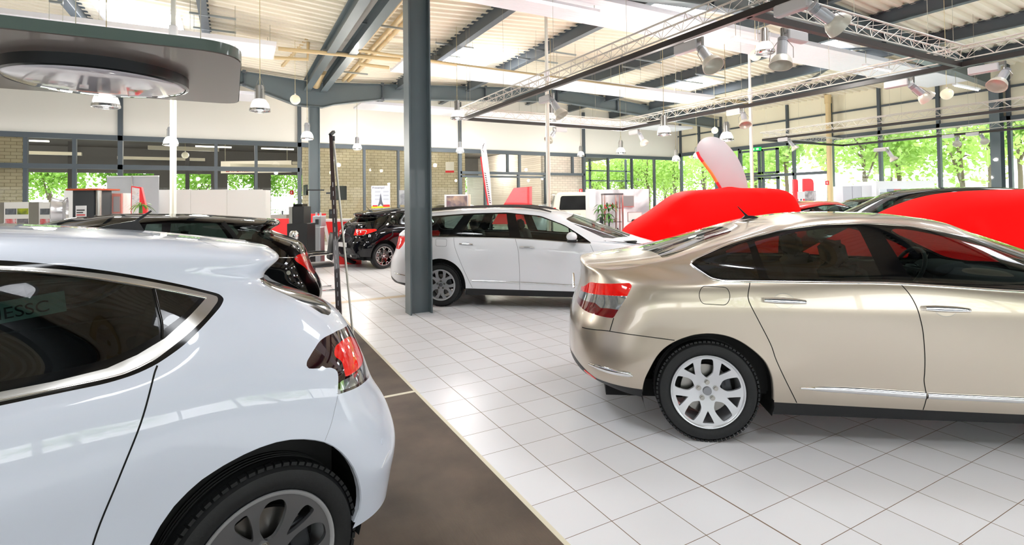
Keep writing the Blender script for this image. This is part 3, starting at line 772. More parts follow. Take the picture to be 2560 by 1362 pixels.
    put('waist_moulding', B.ribbon([(-.068, 1.150), (-.045, 1.128), (.007, 1.090), (.045, 1.066), (.087, 1.056), (.141, 1.051), (.288, 1.050), (.717, 1.047), (1.190, 1.042), (1.9, .997), (2.3, .985)], .013, .001, .005), M['chrome'], root, mirror=True)
    put('side_moulding', B.ribbon([(.566, .380), (.9, .372), (1.303, .354)], [.014, .034, .038, .039, .040], .001, .010), M['chrome'], root, mirror=True)
    put('side_moulding', B.ribbon([(1.316, .353), (1.858, .343), (2.25, .338)], .036, .001, .010), M['chrome'], root, mirror=True)
    put('bumper_moulding', B.ribbon([(-.765, .446), (-.70, .446), (-.62, .440), (-.516, .434), (-.482, .428)], [.012, .034, .036, .034, .012], .001, .010), M['chrome'], root, mirror=True)
    put('rear_reflector', B.ribbon([(-.80, .372), (-.76, .350), (-.722, .334)], [.012, .03, .012], .001, .003), M['red_lens'], root, mirror=True)
    # handles: oval cup behind a chrome grip
    for cx, cz in ((.476, .935), (1.425, .895)):
        for sg in (1, -1):
            q, nn = B.on_side(cx, cz)
            cup = MB(); n = 28
            V = [q + nn * .0006]; 
            for k in range(n):
                a = 2 * PI * k / n; p, _n = B.on_side(cx + .062 * math.cos(a), cz + .043 * math.sin(a), .0006); V.append(p)
            V[0] = q - nn * .0; cup.add(np.array(V) * np.array([1, sg, 1]), [(0, 1 + k, 1 + (k + 1) % n) for k in range(n)])
            cup.build('handle_cup', P, root, smooth=True); put('cup_edge', B.ribbon([(cx + .064 * math.cos(2 * PI * k / n), cz + .046 * math.sin(2 * PI * k / n)) for k in range(n)], .0028, .0008, sub=0, closed=True), M['satin'], root, side=sg)
            P_, F_ = B.ribbon([(cx - .128, cz + .004), (cx - .06, cz + .002), (cx, cz), (cx + .06, cz - .002), (cx + .125, cz - .006)], [.030, .038, .038, .035, .024], .006, .026)
            put('door_handle', (P_, F_), M['chrome'], root, side=sg)
    # roof aerial
    ae = MB(); z = 1.428
    ae.add([(.50, -.02, z - .004), (.50, .02, z - .004), (.64, .012, z + .012), (.64, -.012, z + .012), (.535, -.012, z + .03), (.535, .012, z + .03), (.60, .006, z + .026), (.60, -.006, z + .026)], [(0, 3, 2, 1), (4, 5, 6, 7), (0, 1, 5, 4), (1, 2, 6, 5), (2, 3, 7, 6), (3, 0, 4, 7)])
    ae.tube([(.555, 0, z + .02), (.53, 0, z + .045), (.478, 0, z + .105)], [.010, .007, .003], 8)
    ae.build('roof_aerial', M['black'], root, smooth=True)
    for x in (0, 2.815):
        for sg in (1, -1): wheel(root, x, sg * (.905 - .11), .33, .330, .236, 'vspoke', sg)
    interior(root, [(.62, (-.36, .36)), (1.45, (-.37, .37))], None, 2.28, .74, floor=(-.2, 2.5), belt=1.0, drv=1)
    sh = MB(); sh.box((-.02, 0, 1.06), (.55, 1.30, .04)); sh.build('parcel_shelf', M['trim_in'], root)
    mi = MB(); mi.rbox((1.98, 0, 1.33), (.03, .24, .07), .012); mi.build('interior_mirror', M['black'], root)
    pp = MB(); pp.box((2.30, -.30, 1.10), (.004, .30, .17), ry=-.95); pp.build('price_card', mat('card_paper', rgb(225, 230, 215), .6), root)
    un = MB(); un.box((1.4, 0, .27), (4.1, 1.35, .12)); un.build('underbody', M['liner'], root)
    for k in range(2):
        a = MB()
        a.tube([(-.868, .07, .90 + .045 * k - .03), (-.872, .0, .93 + .045 * k), (-.868, -.07, .90 + .045 * k - .03)], .008, 6); a.build('rear_badge', M['chrome'], root, smooth=True)
    return B
# ================================================================= white hatchback in front
def hatch_regions(B, dlo_pts=None):
    pass
def build_hatch():
    root = place_thing('hatchback_car', 'glossy white five-door hatchback in the left foreground with a dark red wrap-round tail light', 'car', -.1224, 2.8531, 195.4)
    P = paint('cool_white_paint', rgb(214, 221, 236), rough=.4)
    B = Body(HATCH_RINGS, 100, 330, 40, .0095, 2.4)
    Y = ((1, 1, .3),)
    ext = [(.670, 1.449), (.85, 1.470), (1.1, 1.472), (1.4, 1.43), (1.65, 1.36), (1.9, 1.25), (2.05, 1.15, .03), (2.05, 1.06, .03), (1.5, 1.065), (1.0, 1.072), (.665, 1.075)]
    outer = [(.559, 1.077), (.440, 1.077), (.373, 1.084), (.315, 1.101), (.239, 1.140), (.166, 1.197), (.109, 1.240), (.092, 1.262, .03), (.106, 1.279, .02), (.130, 1.289), (.215, 1.323), (.303, 1.354), (.406, 1.388), (.501, 1.414), (.588, 1.434)]
    B.region('seal', 'xz', rnd_poly(ext + outer, .05, 4), Y)
    chrome = [(2.0, 1.075, .02), (1.5, 1.076), (1.0, 1.082), (.665, 1.084), (.440, 1.086), (.375, 1.094), (.324, 1.110), (.237, 1.162), (.160, 1.218), (.116, 1.256, .02), (.112, 1.270, .01), (.126, 1.278), (.21, 1.312), (.304, 1.344), (.40, 1.376), (.501, 1.402), (.588, 1.420), (.669, 1.434), (.85, 1.455), (1.1, 1.458), (1.4, 1.416), (1.65, 1.346), (1.9, 1.236), (2.03, 1.14, .02)]
    B.region('chrome', 'xz', rnd_poly(chrome, .04, 3), Y)
    gl = [(1.97, 1.10, .02), (1.5, 1.10), (1.0, 1.104), (.665, 1.107), (.558, 1.108), (.438, 1.115), (.361, 1.136), (.287, 1.170), (.218, 1.221), (.151, 1.273, .005), (.25, 1.308), (.347, 1.340), (.42, 1.364), (.501, 1.387), (.669, 1.423), (.85, 1.443), (1.1, 1.447), (1.4, 1.405), (1.65, 1.336), (1.9, 1.226)]
    B.region('seal2', 'xz', [(p[0] , p[1]) for p in gl], Y)
    g2 = [(1.95, 1.125, .02), (1.5, 1.125), (1.0, 1.128), (.665, 1.131), (.558, 1.132), (.438, 1.138), (.366, 1.156), (.300, 1.185), (.302, 1.235), (.308, 1.290), (.310, 1.322), (.42, 1.359), (.501, 1.382), (.669, 1.418), (.85, 1.438), (1.1, 1.441), (1.4, 1.399), (1.65, 1.329), (1.88, 1.22)]
    B.region('glass', 'xz', g2, Y)
    qg = [(.290, 1.195), (.225, 1.235), (.172, 1.275), (.25, 1.303), (.296, 1.318), (.291, 1.250)]
    B.region('qglass', 'xz', qg, Y)
    rg = [(-.10, -.2), (-.09, .30), (-.055, .585), (-.062, .60), (-.133, .612), (-.285, .664), (-.322, .650), (-.345, .62), (-.375, .557), (-.42, .266), (-.435, -.2)]
    B.region('rear_glass', 'xy', rg, ((2, -1, 1.305), (2, 1, 1.0)))
    ws = rnd_poly([(2.55, -.2, 0), (2.50, .35), (2.25, .58), (2.10, .62), (1.68, .52), (1.56, .44), (1.60, .3), (1.64, -.2, 0)], .08, 5)
    B.region('windscreen', 'xy', ws, ((2, 1, 1.05),))
    lamp = [(-.9, 1.04, 0), (-.478, 1.045, .01), (-.40, 1.062), (-.33, 1.071), (-.253, 1.070, .03), (-.219, 1.062, .03), (-.18, 1.036), (-.149, 1.011, .02), (-.145, .994, .02), (-.156, .986, .01), (-.200, .977), (-.245, .968, .02), (-.268, .950, .03), (-.266, .925), (-.252, .871, .002), (-.348, .862), (-.424, .856, .03), (-.50, .840), (-.9, .83, 0)]
    lamp = rnd_poly(lamp, .01, 4)
    YL = ((1, 1, .40),)
    B.region('lamp', 'xz', lamp, YL)
    reg0 = ('xz', np.array([p[:2] for p in lamp]), YL); extra = []
    def inside(name, poly, inset=.006):
        reg = ('xz', np.array(poly), YL); V = B.V; F = np.full(len(V), 1.); near = (V[:, 0] < -.1) & (V[:, 2] > .75) & (V[:, 2] < 1.15)
        F[near] = np.maximum(B.field(V[near], reg), B.field(V[near], reg0) + inset); B.V, B.T = cut(B.V, B.T, F); extra.append((name, reg, inset))
    clear = [(-.272, .912), (-.33, .910), (-.40, .912), (-.50, .925), (-.9, .93), (-.9, .82), (-.262, .86)]
    inside('lamp_clear', clear, .010)
    core = rnd_poly([(-.301, .974), (-.268, 1.000), (-.285, 1.028), (-.340, 1.036), (-.40, 1.03), (-.46, .995), (-.50, .960), (-.55, .94), (-.50, .925), (-.40, .916), (-.30, .918), (-.300, .945)], .02, 4)
    inside('lamp_core', core, .012)
    a_r = [(.362, -.1), (.360, .25), (.358, .50), (.352, .575), (.346, .594), (.321, .638), (.286, .683), (.25, .713), (.211, .738), (.15, .760), (.088, .774), (.035, .780), (-.017, .780), (-.066, .773), (-.114, .759), (-.155, .742), (-.189, .724), (-.224, .697), (-.254, .664), (-.283, .624), (-.306, .583), (-.326, .533), (-.340, .483), (-.346, .440), (-.345, .402), (-.325, .355), (-.30, .30), (-.28, -.1)]
    B.region('arch', 'xz', rnd_poly([(p[0], p[1], .02) for p in a_r], .02, 2), Y)
    a_f = [(2.61 + x, z) for x, z in circ(0, .42, .355, -.9, PI + .9)]
    B.region('arch', 'xz', [(2.61 + .3, -.1)] + a_f + [(2.61 - .3, -.1)], Y)
    B.region('sill', 'xz', [(.34, .33), (2.3, .33), (2.3, 0), (.34, 0)], Y)
    B.labels()
    C = B.V[B.T].mean(1)
    for nm, r1, ins in extra:
        ii = np.where((B.L == B.names.index('lamp')) )[0]; B.names.append(nm)
        F = np.maximum(B.field(C[ii], r1), B.field(C[ii], reg0) + ins); B.L[ii[F < 0]] = len(B.names) - 1
    spec = {'seal': ('window_seal', M['gloss_black'], 'each'), 'seal2': ('window_seal', M['gloss_black'], 'each'), 'chrome': ('window_surround', M['satin'], 'each'), 'glass': ('side_window', M['glass_p'], 'each'), 'qglass': ('quarter_window', M['glass_p'], 'each'),
            'rear_glass': ('rear_window', M['gloss_black'], 'both'), 'windscreen': ('windscreen', M['glass_t'], 'both'), 'lamp': ('tail_light', M['smoke_lens'], 'each'), 'lamp_core': ('tail_light_core', M['red_lens'], 'each'), 'lamp_clear': ('reversing_light', M['clear_lens'], 'each'), 'sill': ('sill_trim', M['black'], 'both')}
    for nm, (part, m, how) in spec.items():
        T = B.tris(nm)
        if not len(T): continue
        if how == 'both': np_mesh(part, B.V, T, m, root, 'both')
        else: np_mesh(part, B.V, T, m, root); np_mesh(part, B.V, T, m, root, 'other')
    np_mesh('body_shell', B.V, B.tris('body'), P, root, 'both')
    lining(B, root, M['trim_in'])
    put('wheel_arch_lip', arch_parts(B, root, 0, .42, .355, .875, P, [p for p in a_r if p[1] > .35]), P, root, mirror=True)
    arch_parts(B, root, 2.61, .42, .355, .875, P, a_f)
    put('window_moulding', B.ribbon([(.151, 1.273), (.25, 1.308), (.347, 1.340), (.501, 1.387), (.669, 1.423), (.85, 1.443), (1.1, 1.447), (1.4, 1.405), (1.65, 1.336)], .006, .0012, .003), M['chrome'], root, mirror=True)
    put('waist_moulding', B.ribbon([(1.9, 1.08), (1.0, 1.084), (.665, 1.087), (.440, 1.089), (.375, 1.097), (.324, 1.113)], .005, .0012, .003), M['chrome'], root, mirror=True)
    put('pillar_divider', B.ribbon([(.303, 1.326), (.296, 1.259), (.291, 1.217), (.294, 1.171)], .008, .001, .002), M['gloss_black'], root, mirror=True)
    for l in ([(.314, 1.098), (.330, 1.065), (.368, .955), (.422, .817), (.477, .655), (.50, .50), (.505, .34)], [(1.42, 1.07), (1.44, .9), (1.45, .6), (1.42, .34)]):
        put('panel_gap', B.ribbon(l, .005, .0006), M['seam'], root, mirror=True)
    put('bumper_seam', B.ribbon([(-.253, .868), (-.236, .828), (-.215, .779), (-.187, .729)], .0016, .0006), mat('pale_seam', rgb(150, 155, 165), .6), root, mirror=True)
    put('spoiler_seam', ribbon_top(B, [(.10, .30), (.103, .483), (.085, .54), (.074, .565)], .003), mat('pale_seam', rgb(150, 155, 165), .6), root, mirror=True)
    # parking sensor and bumper notch
    q, nn = B.on_side(-.457, .619, .0006); mb = MB(); mb.cyl(q - nn * .002, q + nn * .002, .0125, .011, 20); mb.build('parking_sensor', P, root, smooth=True)
    put('bumper_reflector', B.ribbon([(-.505, .556), (-.47, .545), (-.442, .520)], [.004, .012, .004], .001, .003), mat('white_lens', rgb(225, 228, 235), .15, coat=1), root, mirror=True)
    for x in (0, 2.61):
        for sg in (1, -1): wheel(root, x, sg * (.868 - .113), .338, .338, .243, 'loop', sg)
    interior(root, [(.42, (-.34, .34)), (1.25, (-.36, .36))], None, 2.05, .70, floor=(-.3, 2.3), belt=1.0, drv=1)
    ae = MB(); z = 1.452
    ae.add([(.22, -.03, z + .02), (.22, .03, z + .02), (.42, .014, z + .05), (.42, -.014, z + .05), (.25, -.014, z + .085), (.25, .014, z + .085), (.33, .006, z + .072), (.33, -.006, z + .072)], [(0, 3, 2, 1), (4, 5, 6, 7), (0, 1, 5, 4), (1, 2, 6, 5), (2, 3, 7, 6), (3, 0, 4, 7)])
    ae.tube([(.27, 0, z + .06), (.25, 0, z + .085), (.20, 0, z + .125)], [.010, .007, .004], 8)
    ae.build('roof_aerial', M['black'], root, smooth=True)
    # price strip lying behind the side window
    st = MB(); st.box((.78, .60, 1.275), (.52, .003, .065), rz=0, ry=.10); st.build('window_banner', mat('banner_teal', rgb(205, 240, 232), .6), root)
    t = text_mesh('BUSINESSC', .050, mat('banner_letters', rgb(20, 30, 30), .6), 'banner_lettering', root, (.80, .6035, 1.252), (PI / 2, -.10, PI), 'LEFT', .0005)
    un = MB(); un.box((1.3, 0, .30), (3.4, 1.30, .12)); un.build('underbody', M['liner'], root)
    return B
def ribbon_top(B, pts, w):
    """narrow strip following the roof along (x, y) points"""
    P = curve_pts(pts, 8); V = []; F = []
    T = np.gradient(P, axis=0); T /= np.linalg.norm(T, axis=1)[:, None]
    for p, t in zip(P, T):
        for a in (-.5, .5):
            x, y = p[0] - t[1] * a * w, p[1] + t[0] * a * w
            h = B.bvh.ray_cast(Vector((x, y, 3)), Vector((0, 0, -1)))
            V.append(tuple(np.array(h[0]) + np.array(h[1]) * .0008 * (1 if h[1][2] > 0 else -1)) if h[0] else (x, y, 1.3))
    for i in range(len(P) - 1): F.append((2 * i, 2 * i + 1, 2 * i + 3, 2 * i + 2))
    return np.array(V), F
DLO_WAGON = dict(
    dlo=[(-.56, 1.335, .05), (-.40, 1.362), (-.193, 1.378), (.321, 1.412), (.60, 1.420), (1.018, 1.425), (1.524, 1.371), (1.898, 1.228), (2.145, 1.075), (2.30, .972, .02), (1.947, .994), (1.154, 1.045), (.3, 1.066), (-.116, 1.070), (-.58, 1.10, .05)],
    glass=[('quarter_window', [(-.50, 1.31, .05), (-.191, 1.358), (.325, 1.390, .02), (.126, 1.082, .02), (-.116, 1.082), (-.50, 1.11, .05)], 'glass_m'),
           ('rear_door_window', [(.480, 1.394, .03), (.75, 1.402), (1.007, 1.404, .01), (1.085, 1.064, .01), (.320, 1.080, .02)], 'glass_t'),
           ('front_door_window', [(1.142, 1.398, .02), (1.40, 1.376), (1.526, 1.350), (1.80, 1.252), (1.948, 1.190, .01), (1.99, 1.015, .01), (1.253, 1.058, .01)], 'glass_t'),
           ('front_corner_window', [(1.975, 1.165, .01), (2.10, 1.075), (2.20, 1.0, .02), (2.02, 1.012, .01)], 'glass_m')])
DLO_HATCH = dict(
    dlo=[(-.42, 1.205, .03), (-.25, 1.27), (.0, 1.335), (.3, 1.395), (.6, 1.44), (1.0, 1.452), (1.4, 1.40), (1.7, 1.31), (2.0, 1.16), (2.12, 1.06, .02), (1.0, 1.075), (.3, 1.085), (-.30, 1.13, .05)],
    glass=[('quarter_window', [(-.34, 1.20, .03), (-.15, 1.265), (.15, 1.335), (.33, 1.365, .02), (.48, 1.10, .02), (.0, 1.11), (-.25, 1.145, .03)], 'glass_p'),
           ('rear_door_window', [(.42, 1.385, .02), (.6, 1.415), (1.0, 1.425, .01), (1.05, 1.095, .01), (.57, 1.10, .02)], 'glass_p'),
           ('front_door_window', [(1.10, 1.42, .02), (1.4, 1.37), (1.7, 1.28), (1.98, 1.13), (2.03, 1.08, .02), (1.13, 1.092, .01)], 'glass_m')])
def rear_glass_poly(kind):
    if kind == 'wagon': return 'yz', [(-.2, 1.36), (.40, 1.345), (.52, 1.32), (.60, 1.18), (.58, 1.13), (.40, 1.125), (-.2, 1.13)], ((0, -1, -.45),)
    return 'xy', [(-.10, -.2), (-.09, .30), (-.055, .585), (-.133, .612), (-.285, .664), (-.345, .62), (-.375, .557), (-.42, .266), (-.435, -.2)], ((2, -1, 1.305), (2, 1, 1.0))
def simple_car(name, label, pose, paint_m, rings, dl, kind, scale=(1, 1, 1), lamp=None, lamp_m=None, wheels=('vspoke', .33, .236, .33), wb=2.815, arch=(.33, .40), half=.905, res=.017, group=None, hi=False, lod=1, ws=None, sill=True, seams=True, glass_over=None, cat='car', light_int=False, warp=None):
    cx, cy, ang = pose
    root = place_thing(name, label, cat, cx, cy, ang, group)
    if scale != (1, 1, 1): root.scale = scale
    n = {0: (30, 110, 24), 1: (46, 190, 36), 2: (60, 240, 44)}[lod]
    B = Body(rings, *n, step=res, smooth=1.6, warp=warp)
    Y = ((1, 1, .3),)
    B.region('seal', 'xz', rnd_poly(dl['dlo'], .06, 3), Y)
    spec = {'seal': ('window_seal', M['gloss_black'], 'each')}
    for k, (pn, poly, gm) in enumerate(dl['glass']):
        B.region('g%d' % k, 'xz', rnd_poly(poly, .04, 3), Y); spec['g%d' % k] = (pn, M[glass_over or gm], 'each')
    dom, poly, cond = rear_glass_poly(kind)
    B.region('rear', dom, poly, cond); spec['rear'] = ('rear_window', M[glass_over or 'glass_m'], 'both')
    wsp = ws or ([(2.90, -.2), (2.84, .35), (2.60, .62), (2.46, .68), (2.02, .585), (1.90, .52), (1.965, .3), (2.01, -.2)] if kind == 'wagon' else [(2.55, -.2), (2.50, .35), (2.25, .58), (2.10, .62), (1.68, .52), (1.56, .44), (1.60, .3), (1.64, -.2)])
    B.region('ws', 'xy', wsp, ((2, 1, 1.0),)); spec['ws'] = ('windscreen', M['glass_t'], 'both')
    if lamp:
        for k, (pn, poly, lm, cond) in enumerate(lamp):
            B.region('l%d' % k, 'xz', rnd_poly(poly, .02, 3), cond); spec['l%d' % k] = (pn, M[lm], 'each')
    if sill:
        B.region('sill', 'xz', [(.30, .29), (wb - .3, .27), (wb - .3, 0), (.30, 0)], Y)
        B.region('sill', 'xz', [(-1.3, .44), (-.85, .43), (-.72, .36), (-.418, .335), (-.3, .3), (-.3, 0), (-1.3, 0)]); spec['sill'] = ('sill_trim', M['black'], 'both')
    az, ar = arch
    for ax in (0, wb):
        a = [(ax + x, z) for x, z in circ(0, az, ar, -.6, PI + .6, 36)]
        B.region('arch', 'xz', [(ax + .33, -.1)] + a + [(ax - .33, -.1)], Y)
    finish(B, root, spec, paint_m)
    if lod: lining(B, root, M['trim_in'])
    a = circ(0, az, ar, -.3, PI + .3, 30)
    put('wheel_arch_lip', arch_parts(B, root, 0, az, ar, half, paint_m, a), paint_m, root, mirror=True)
    put('wheel_arch_lip', arch_parts(B, root, wb, az, ar, half, paint_m, [(x + wb, z) for x, z in a]), paint_m, root, mirror=True)
    st, wr, rr_, wz = wheels
    for x in (0, wb):
        for sg in (1, -1): wheel(root, x, sg * (half - .112), wz, wr, rr_, st, sg, hi=hi)
    un = MB(); un.box((wb / 2, 0, .30), (wb + .9, 1.25, .14)); un.build('underbody', M['liner'], root)
    if kind == 'wagon': interior(root, [(.62, (-.36, .36)), (1.45, (-.37, .37))], None, 2.28, .74, floor=(-.5, 2.5), belt=1.0)
    else: interior(root, [(.42, (-.34, .34)), (1.25, (-.36, .36))], None, 2.05, .68, floor=(-.3, 2.2), belt=1.0)
    return root, B
def mirror_part(root, B, x, z, P, y=1.0, side=1, base='black'):
    mb = MB(); mb.sphere((x, side * y, z), .11, 18, 12, (.72, 1.0, .62))
    mb.build('door_mirror', P, root, smooth=True)
    a = MB(); a.rbox((x + .01, side * y, z - .062), (.15, .19, .035), .012); a.bar((x + .02, side * (y - .09), z - .03), (x + .03, side * .84, z - .05), .06, .04); a.build('mirror_base', M[base], root, smooth=True, sharp=40)
def aerial(root, x, z, flip=1):
    ae = MB(); ae.add([(x, -.02, z - .006), (x, .02, z - .006), (x + .13, .012, z + .006), (x + .13, -.012, z + .006), (x + .03, -.012, z + .03), (x + .03, .012, z + .03), (x + .09, .006, z + .028), (x + .09, -.006, z + .028)], [(0, 3, 2, 1), (4, 5, 6, 7), (0, 1, 5, 4), (1, 2, 6, 5), (2, 3, 7, 6), (3, 0, 4, 7)])
    ae.tube([(x + .05, 0, z + .02), (x + .02, 0, z + .05), (x - .06, 0, z + .13)], [.010, .007, .004], 8); ae.build('roof_aerial', M['black'], root, smooth=True)
def build_wagon():
    P = paint('white_paint', rgb(246, 248, 253), rough=.4)
    Yl = ((1, 1, .45),)
    lamp = [('tail_light', [(-1.2, .88, 0), (-.70, .862, .02), (-.63, .93, .03), (-.585, 1.04, .03), (-.62, 1.07, .02), (-.75, 1.065), (-1.2, 1.05, 0)], 'red_lens', Yl)]
    root, B = simple_car('estate_car', 'white five-door estate with grey roof rails, parked beyond the big steel column', (3.3772, 8.2092, -39.6), P, WAGON_RINGS, DLO_WAGON, 'wagon', lamp=lamp, res=.014, lod=2, hi=True, arch=(.335, .405))
    for l in ([(.222, 1.06), (.226, 1.0), (.258, .878), (.37, .60), (.508, .30)], [(1.173, 1.045), (1.215, .90), (1.232, .762), (1.238, .5), (1.233, .28)], [(2.27, .975), (2.336, .811), (2.37, .6), (2.32, .28)]):
        put('panel_gap', B.ribbon(l, .005, .0006), mat('pale_gap', rgb(120, 122, 130), .7), root, mirror=True)
    fuel = rnd_poly([(-.075, 1.035, .03), (.111, 1.030, .03), (.112, .920, .03), (-.061, .925, .03)], .03, 4)
    put('fuel_flap_gap', B.ribbon(fuel, .004, .0006, sub=0, closed=True), mat('pale_gap', (.2, .2, .2)), root, side=-1)
    put('waist_moulding', B.ribbon([(-.5, 1.09), (-.116, 1.066), (1.154, 1.043), (1.947, .990), (2.28, .968)], .010, .001, .003), M['satin'], root, mirror=True)
    for l in ([(.507, .404), (.8, .401), (1.230, .393)], [(1.245, .393), (1.7, .376), (2.20, .354)]):
        put('side_moulding', B.ribbon(l, .024, .001, .008), M['chrome'], root, mirror=True)
    put('bumper_moulding', B.ribbon([(-.80, .50), (-.70, .487), (-.52, .463)], [.01, .026, .012], .001, .008), M['chrome'], root, mirror=True)
    for cx, cz in ((.43, .957), (1.36, .914)):
        P_, F_ = B.ribbon([(cx - .11, cz + .004), (cx, cz), (cx + .10, cz - .004)], [.018, .026, .016], .006, .022); put('door_handle', (P_, F_), M['chrome'], root, mirror=True)
    for sg in (1, -1):
        rr_ = MB(); rr_.tube([(-.52, sg * .585, 1.412), (-.40, sg * .59, 1.452), (-.2, sg * .60, 1.487), (.2, sg * .605, 1.512), (.8, sg * .60, 1.520), (1.2, sg * .595, 1.512), (1.5, sg * .575, 1.475), (1.68, sg * .56, 1.425)], [.012, .02, .02, .018, .018, .018, .018, .010], 10)
        rr_.build('roof_rail', mat('rail_grey', rgb(78, 74, 72), .4, metal=.4), root, smooth=True)
    mirror_part(root, B, 2.02, 1.075, P, .99, -1); mirror_part(root, B, 2.02, 1.075, P, .99, 1)
    w = MB(); w.tube([(2.88, -.2, 1.02), (2.6, -.25, 1.10), (2.45, -.3, 1.17)], .008, 6); w.build('wiper', M['black'], root); w = MB(); w.tube([(2.84, .25, 1.02), (2.6, .1, 1.11), (2.5, -.1, 1.16)], .008, 6); w.build('wiper', M['black'], root)
    tr = MB(); tr.b2((2.62, -.60, .965), (2.95, .6, .985)); tr.build('scuttle_trim', M['black'], root)
def bh_warp(V):
    V = V.copy(); s_ = np.clip((V[..., 0] - .8) / 1.5, 0, 1); s_ = s_ * s_ * (3 - 2 * s_); V[..., 0] += .25 * s_ * np.clip((V[..., 2] - .95) / .15, 0, 1)
    d = pch([(-.3, .0), (0, -.015), (.3, -.03), (.7, -.04), (1.2, -.02), (1.8, .03), (2.4, .06), (2.8, .05)], V[..., 0].ravel()).reshape(V[..., 0].shape)
    V[..., 2] += d * np.clip((V[..., 2] - 1.15) / .3, 0, 1); return V
def build_black_hatch():
    P = paint('black_paint', rgb(7, 7, 8), rough=.5, spec=.0, coat=.9)
    Y3 = ((1, 1, .10),)
    lamp = [('tail_light', [(-1.0, .74, 0), (-.60, .765, .02), (-.555, .807, .04), (-.490, .886, .05), (-.409, .952, .03), (-.388, .985, .03), (-.40, 1.005, .02), (-.432, 1.022, .03), (-.50, 1.02, .03), (-1.0, .98, 0)], 'red_lens', Y3),
            ('lamp_amber', [(-.60, .925, .02), (-.505, .938, .02), (-.475, .975, .02), (-.50, .992, .01), (-.60, .97, .02)], 'amber', Y3),
            ('lower_light', [(-.9, .66, 0), (-.54, .70, .02), (-.50, .72, .02), (-.52, .83, .02), (-.56, .80, .02), (-.9, .72, 0)], 'smoke_lens', ((1, 1, .50),))]
    dl = dict(dlo=[(-.47, 1.10, .03), (-.36, 1.185), (-.25, 1.245), (0, 1.352), (.31, 1.412), (.53, 1.432), (.89, 1.438), (1.125, 1.415), (1.5, 1.38), (1.9, 1.27), (2.3, 1.10, .03), (2.3, 1.05, .03), (1.0, 1.075), (.3, 1.10), (-.24, 1.115, .05)],
              glass=[('quarter_window', [(-.40, 1.11, .03), (-.28, 1.20), (0, 1.325), (.26, 1.39, .02), (.30, 1.385), (.20, 1.22), (.26, 1.13, .02), (-.2, 1.135, .03)], 'glass_p'), ('rear_door_window', [(.37, 1.40, .02), (.6, 1.412), (1.0, 1.412, .01), (1.05, 1.10, .01), (.34, 1.13, .02), (.25, 1.22, .02)], 'glass_p'), ('front_door_window', [(1.10, 1.40, .02), (1.5, 1.35), (1.9, 1.24), (2.2, 1.10), (2.2, 1.08, .02), (1.13, 1.092, .01)], 'glass_m')])
    root, B = simple_car('hatchback_car', 'gloss black hatchback with a rounded red tail light, just behind the white foreground one', BH_POSE, P, HATCH_RINGS, dl, 'hatch', lamp=lamp, wheels=('loop', .338, .243, .338), wb=2.61, arch=(.37, .37), half=.87, lod=2, res=.014, warp=bh_warp, ws=[(2.75, -.2), (2.70, .35), (2.48, .58), (2.34, .62), (1.92, .54), (1.79, .46), (1.83, .3), (1.87, -.2)])
    put('waist_moulding', B.ribbon([(-.42, .992), (-.385, .999), (-.221, 1.014), (0, 1.02), (.3, 1.02)], .007, .001, .003), M['chrome'], root, mirror=True)
    put('pillar_divider', B.ribbon([(.32, 1.408), (.24, 1.31), (.175, 1.215)], .04, .0012, .006), M['black'], root, mirror=True)
    q, nn = B.on_side(-.324, .847, .001); mb = MB(); mb.cyl(q, q + nn * .003, .024, .024, 20); mb.build('round_cap', mat('grey_cap', rgb(150, 150, 140), .5), root)
def build_ds3():
    P = paint('midnight_paint', rgb(7, 8, 14), rough=.5, spec=.0, coat=.9)
    lamp = [('tail_light', [(-.9, .84, 0), (-.56, .86, .03), (-.42, .90, .02), (-.18, .985, .03), (-.22, 1.02, .03), (-.45, 1.02, .02), (-.9, 1.02, 0)], 'red_lens', ((1, 1, .36),))]
    root, B = simple_car('small_hatchback', 'midnight blue three-door hatchback seen from behind, with black and silver wheels', DS_POSE, P, HATCH_RINGS, DLO_HATCH, 'hatch', scale=(.945, .945, .955), lamp=lamp, wheels=('accent', .325, .24, .325), wb=2.61, arch=(.36, .375), half=.87, lod=2, res=.014, glass_over='glass_p')
    aerial(root, .02, 1.452)
    q = MB(); q.rbox((-.728, 0, .62), (.012, .52, .115), .004, ry=0); q.build('number_plate', mat('blank_plate', rgb(235, 232, 230), .5), root)
    for sg in (1, -1):
        t = MB(); ring = rnd_poly([(.86, .86, .03), (1.0, .86, .03), (1.0, .99, .03), (.86, .99, .03)], .03, 4)
        V = []
        for yy, zz in [(sg * (.50 + .22 * (p[0] - .86) / .14), p[1]) for p in ring]:
            h = B.bvh.ray_cast(Vector((-3, abs(yy), zz)), Vector((1, 0, 0))); V.append((h[0].x - .004, yy, zz) if h[0] else (-.66, yy, zz))
        t.tube(V, .010, 6, closed=True); t.build('lamp_ring', M['chrome'], root, smooth=True)
    w = MB(); w.tube([(-.44, 0, 1.14), (-.42, .15, 1.155), (-.34, .36, 1.19)], .010, 6); w.build('rear_wiper', M['black'], root, smooth=True)
    e = MB(); e.cyl((-.70, -.42, .36), (-.58, -.42, .36), .036, .036, 20, cap=False); e.cyl((-.69, -.42, .36), (-.60, -.42, .36), .03, .03, 20); e.build('exhaust_tip', M['chrome'], root, smooth=True)
    b = MB(); b.rbox((-.60, 0, .36), (.16, 1.35, .14), .05); b.build('bumper_insert', M['black'], root, smooth=True, sharp=50)
    b = MB(); b.rbox((-.235, 0, 1.365), (.03, .30, .022), .006); b.build('high_brake_light', M['dark_lens'], root)
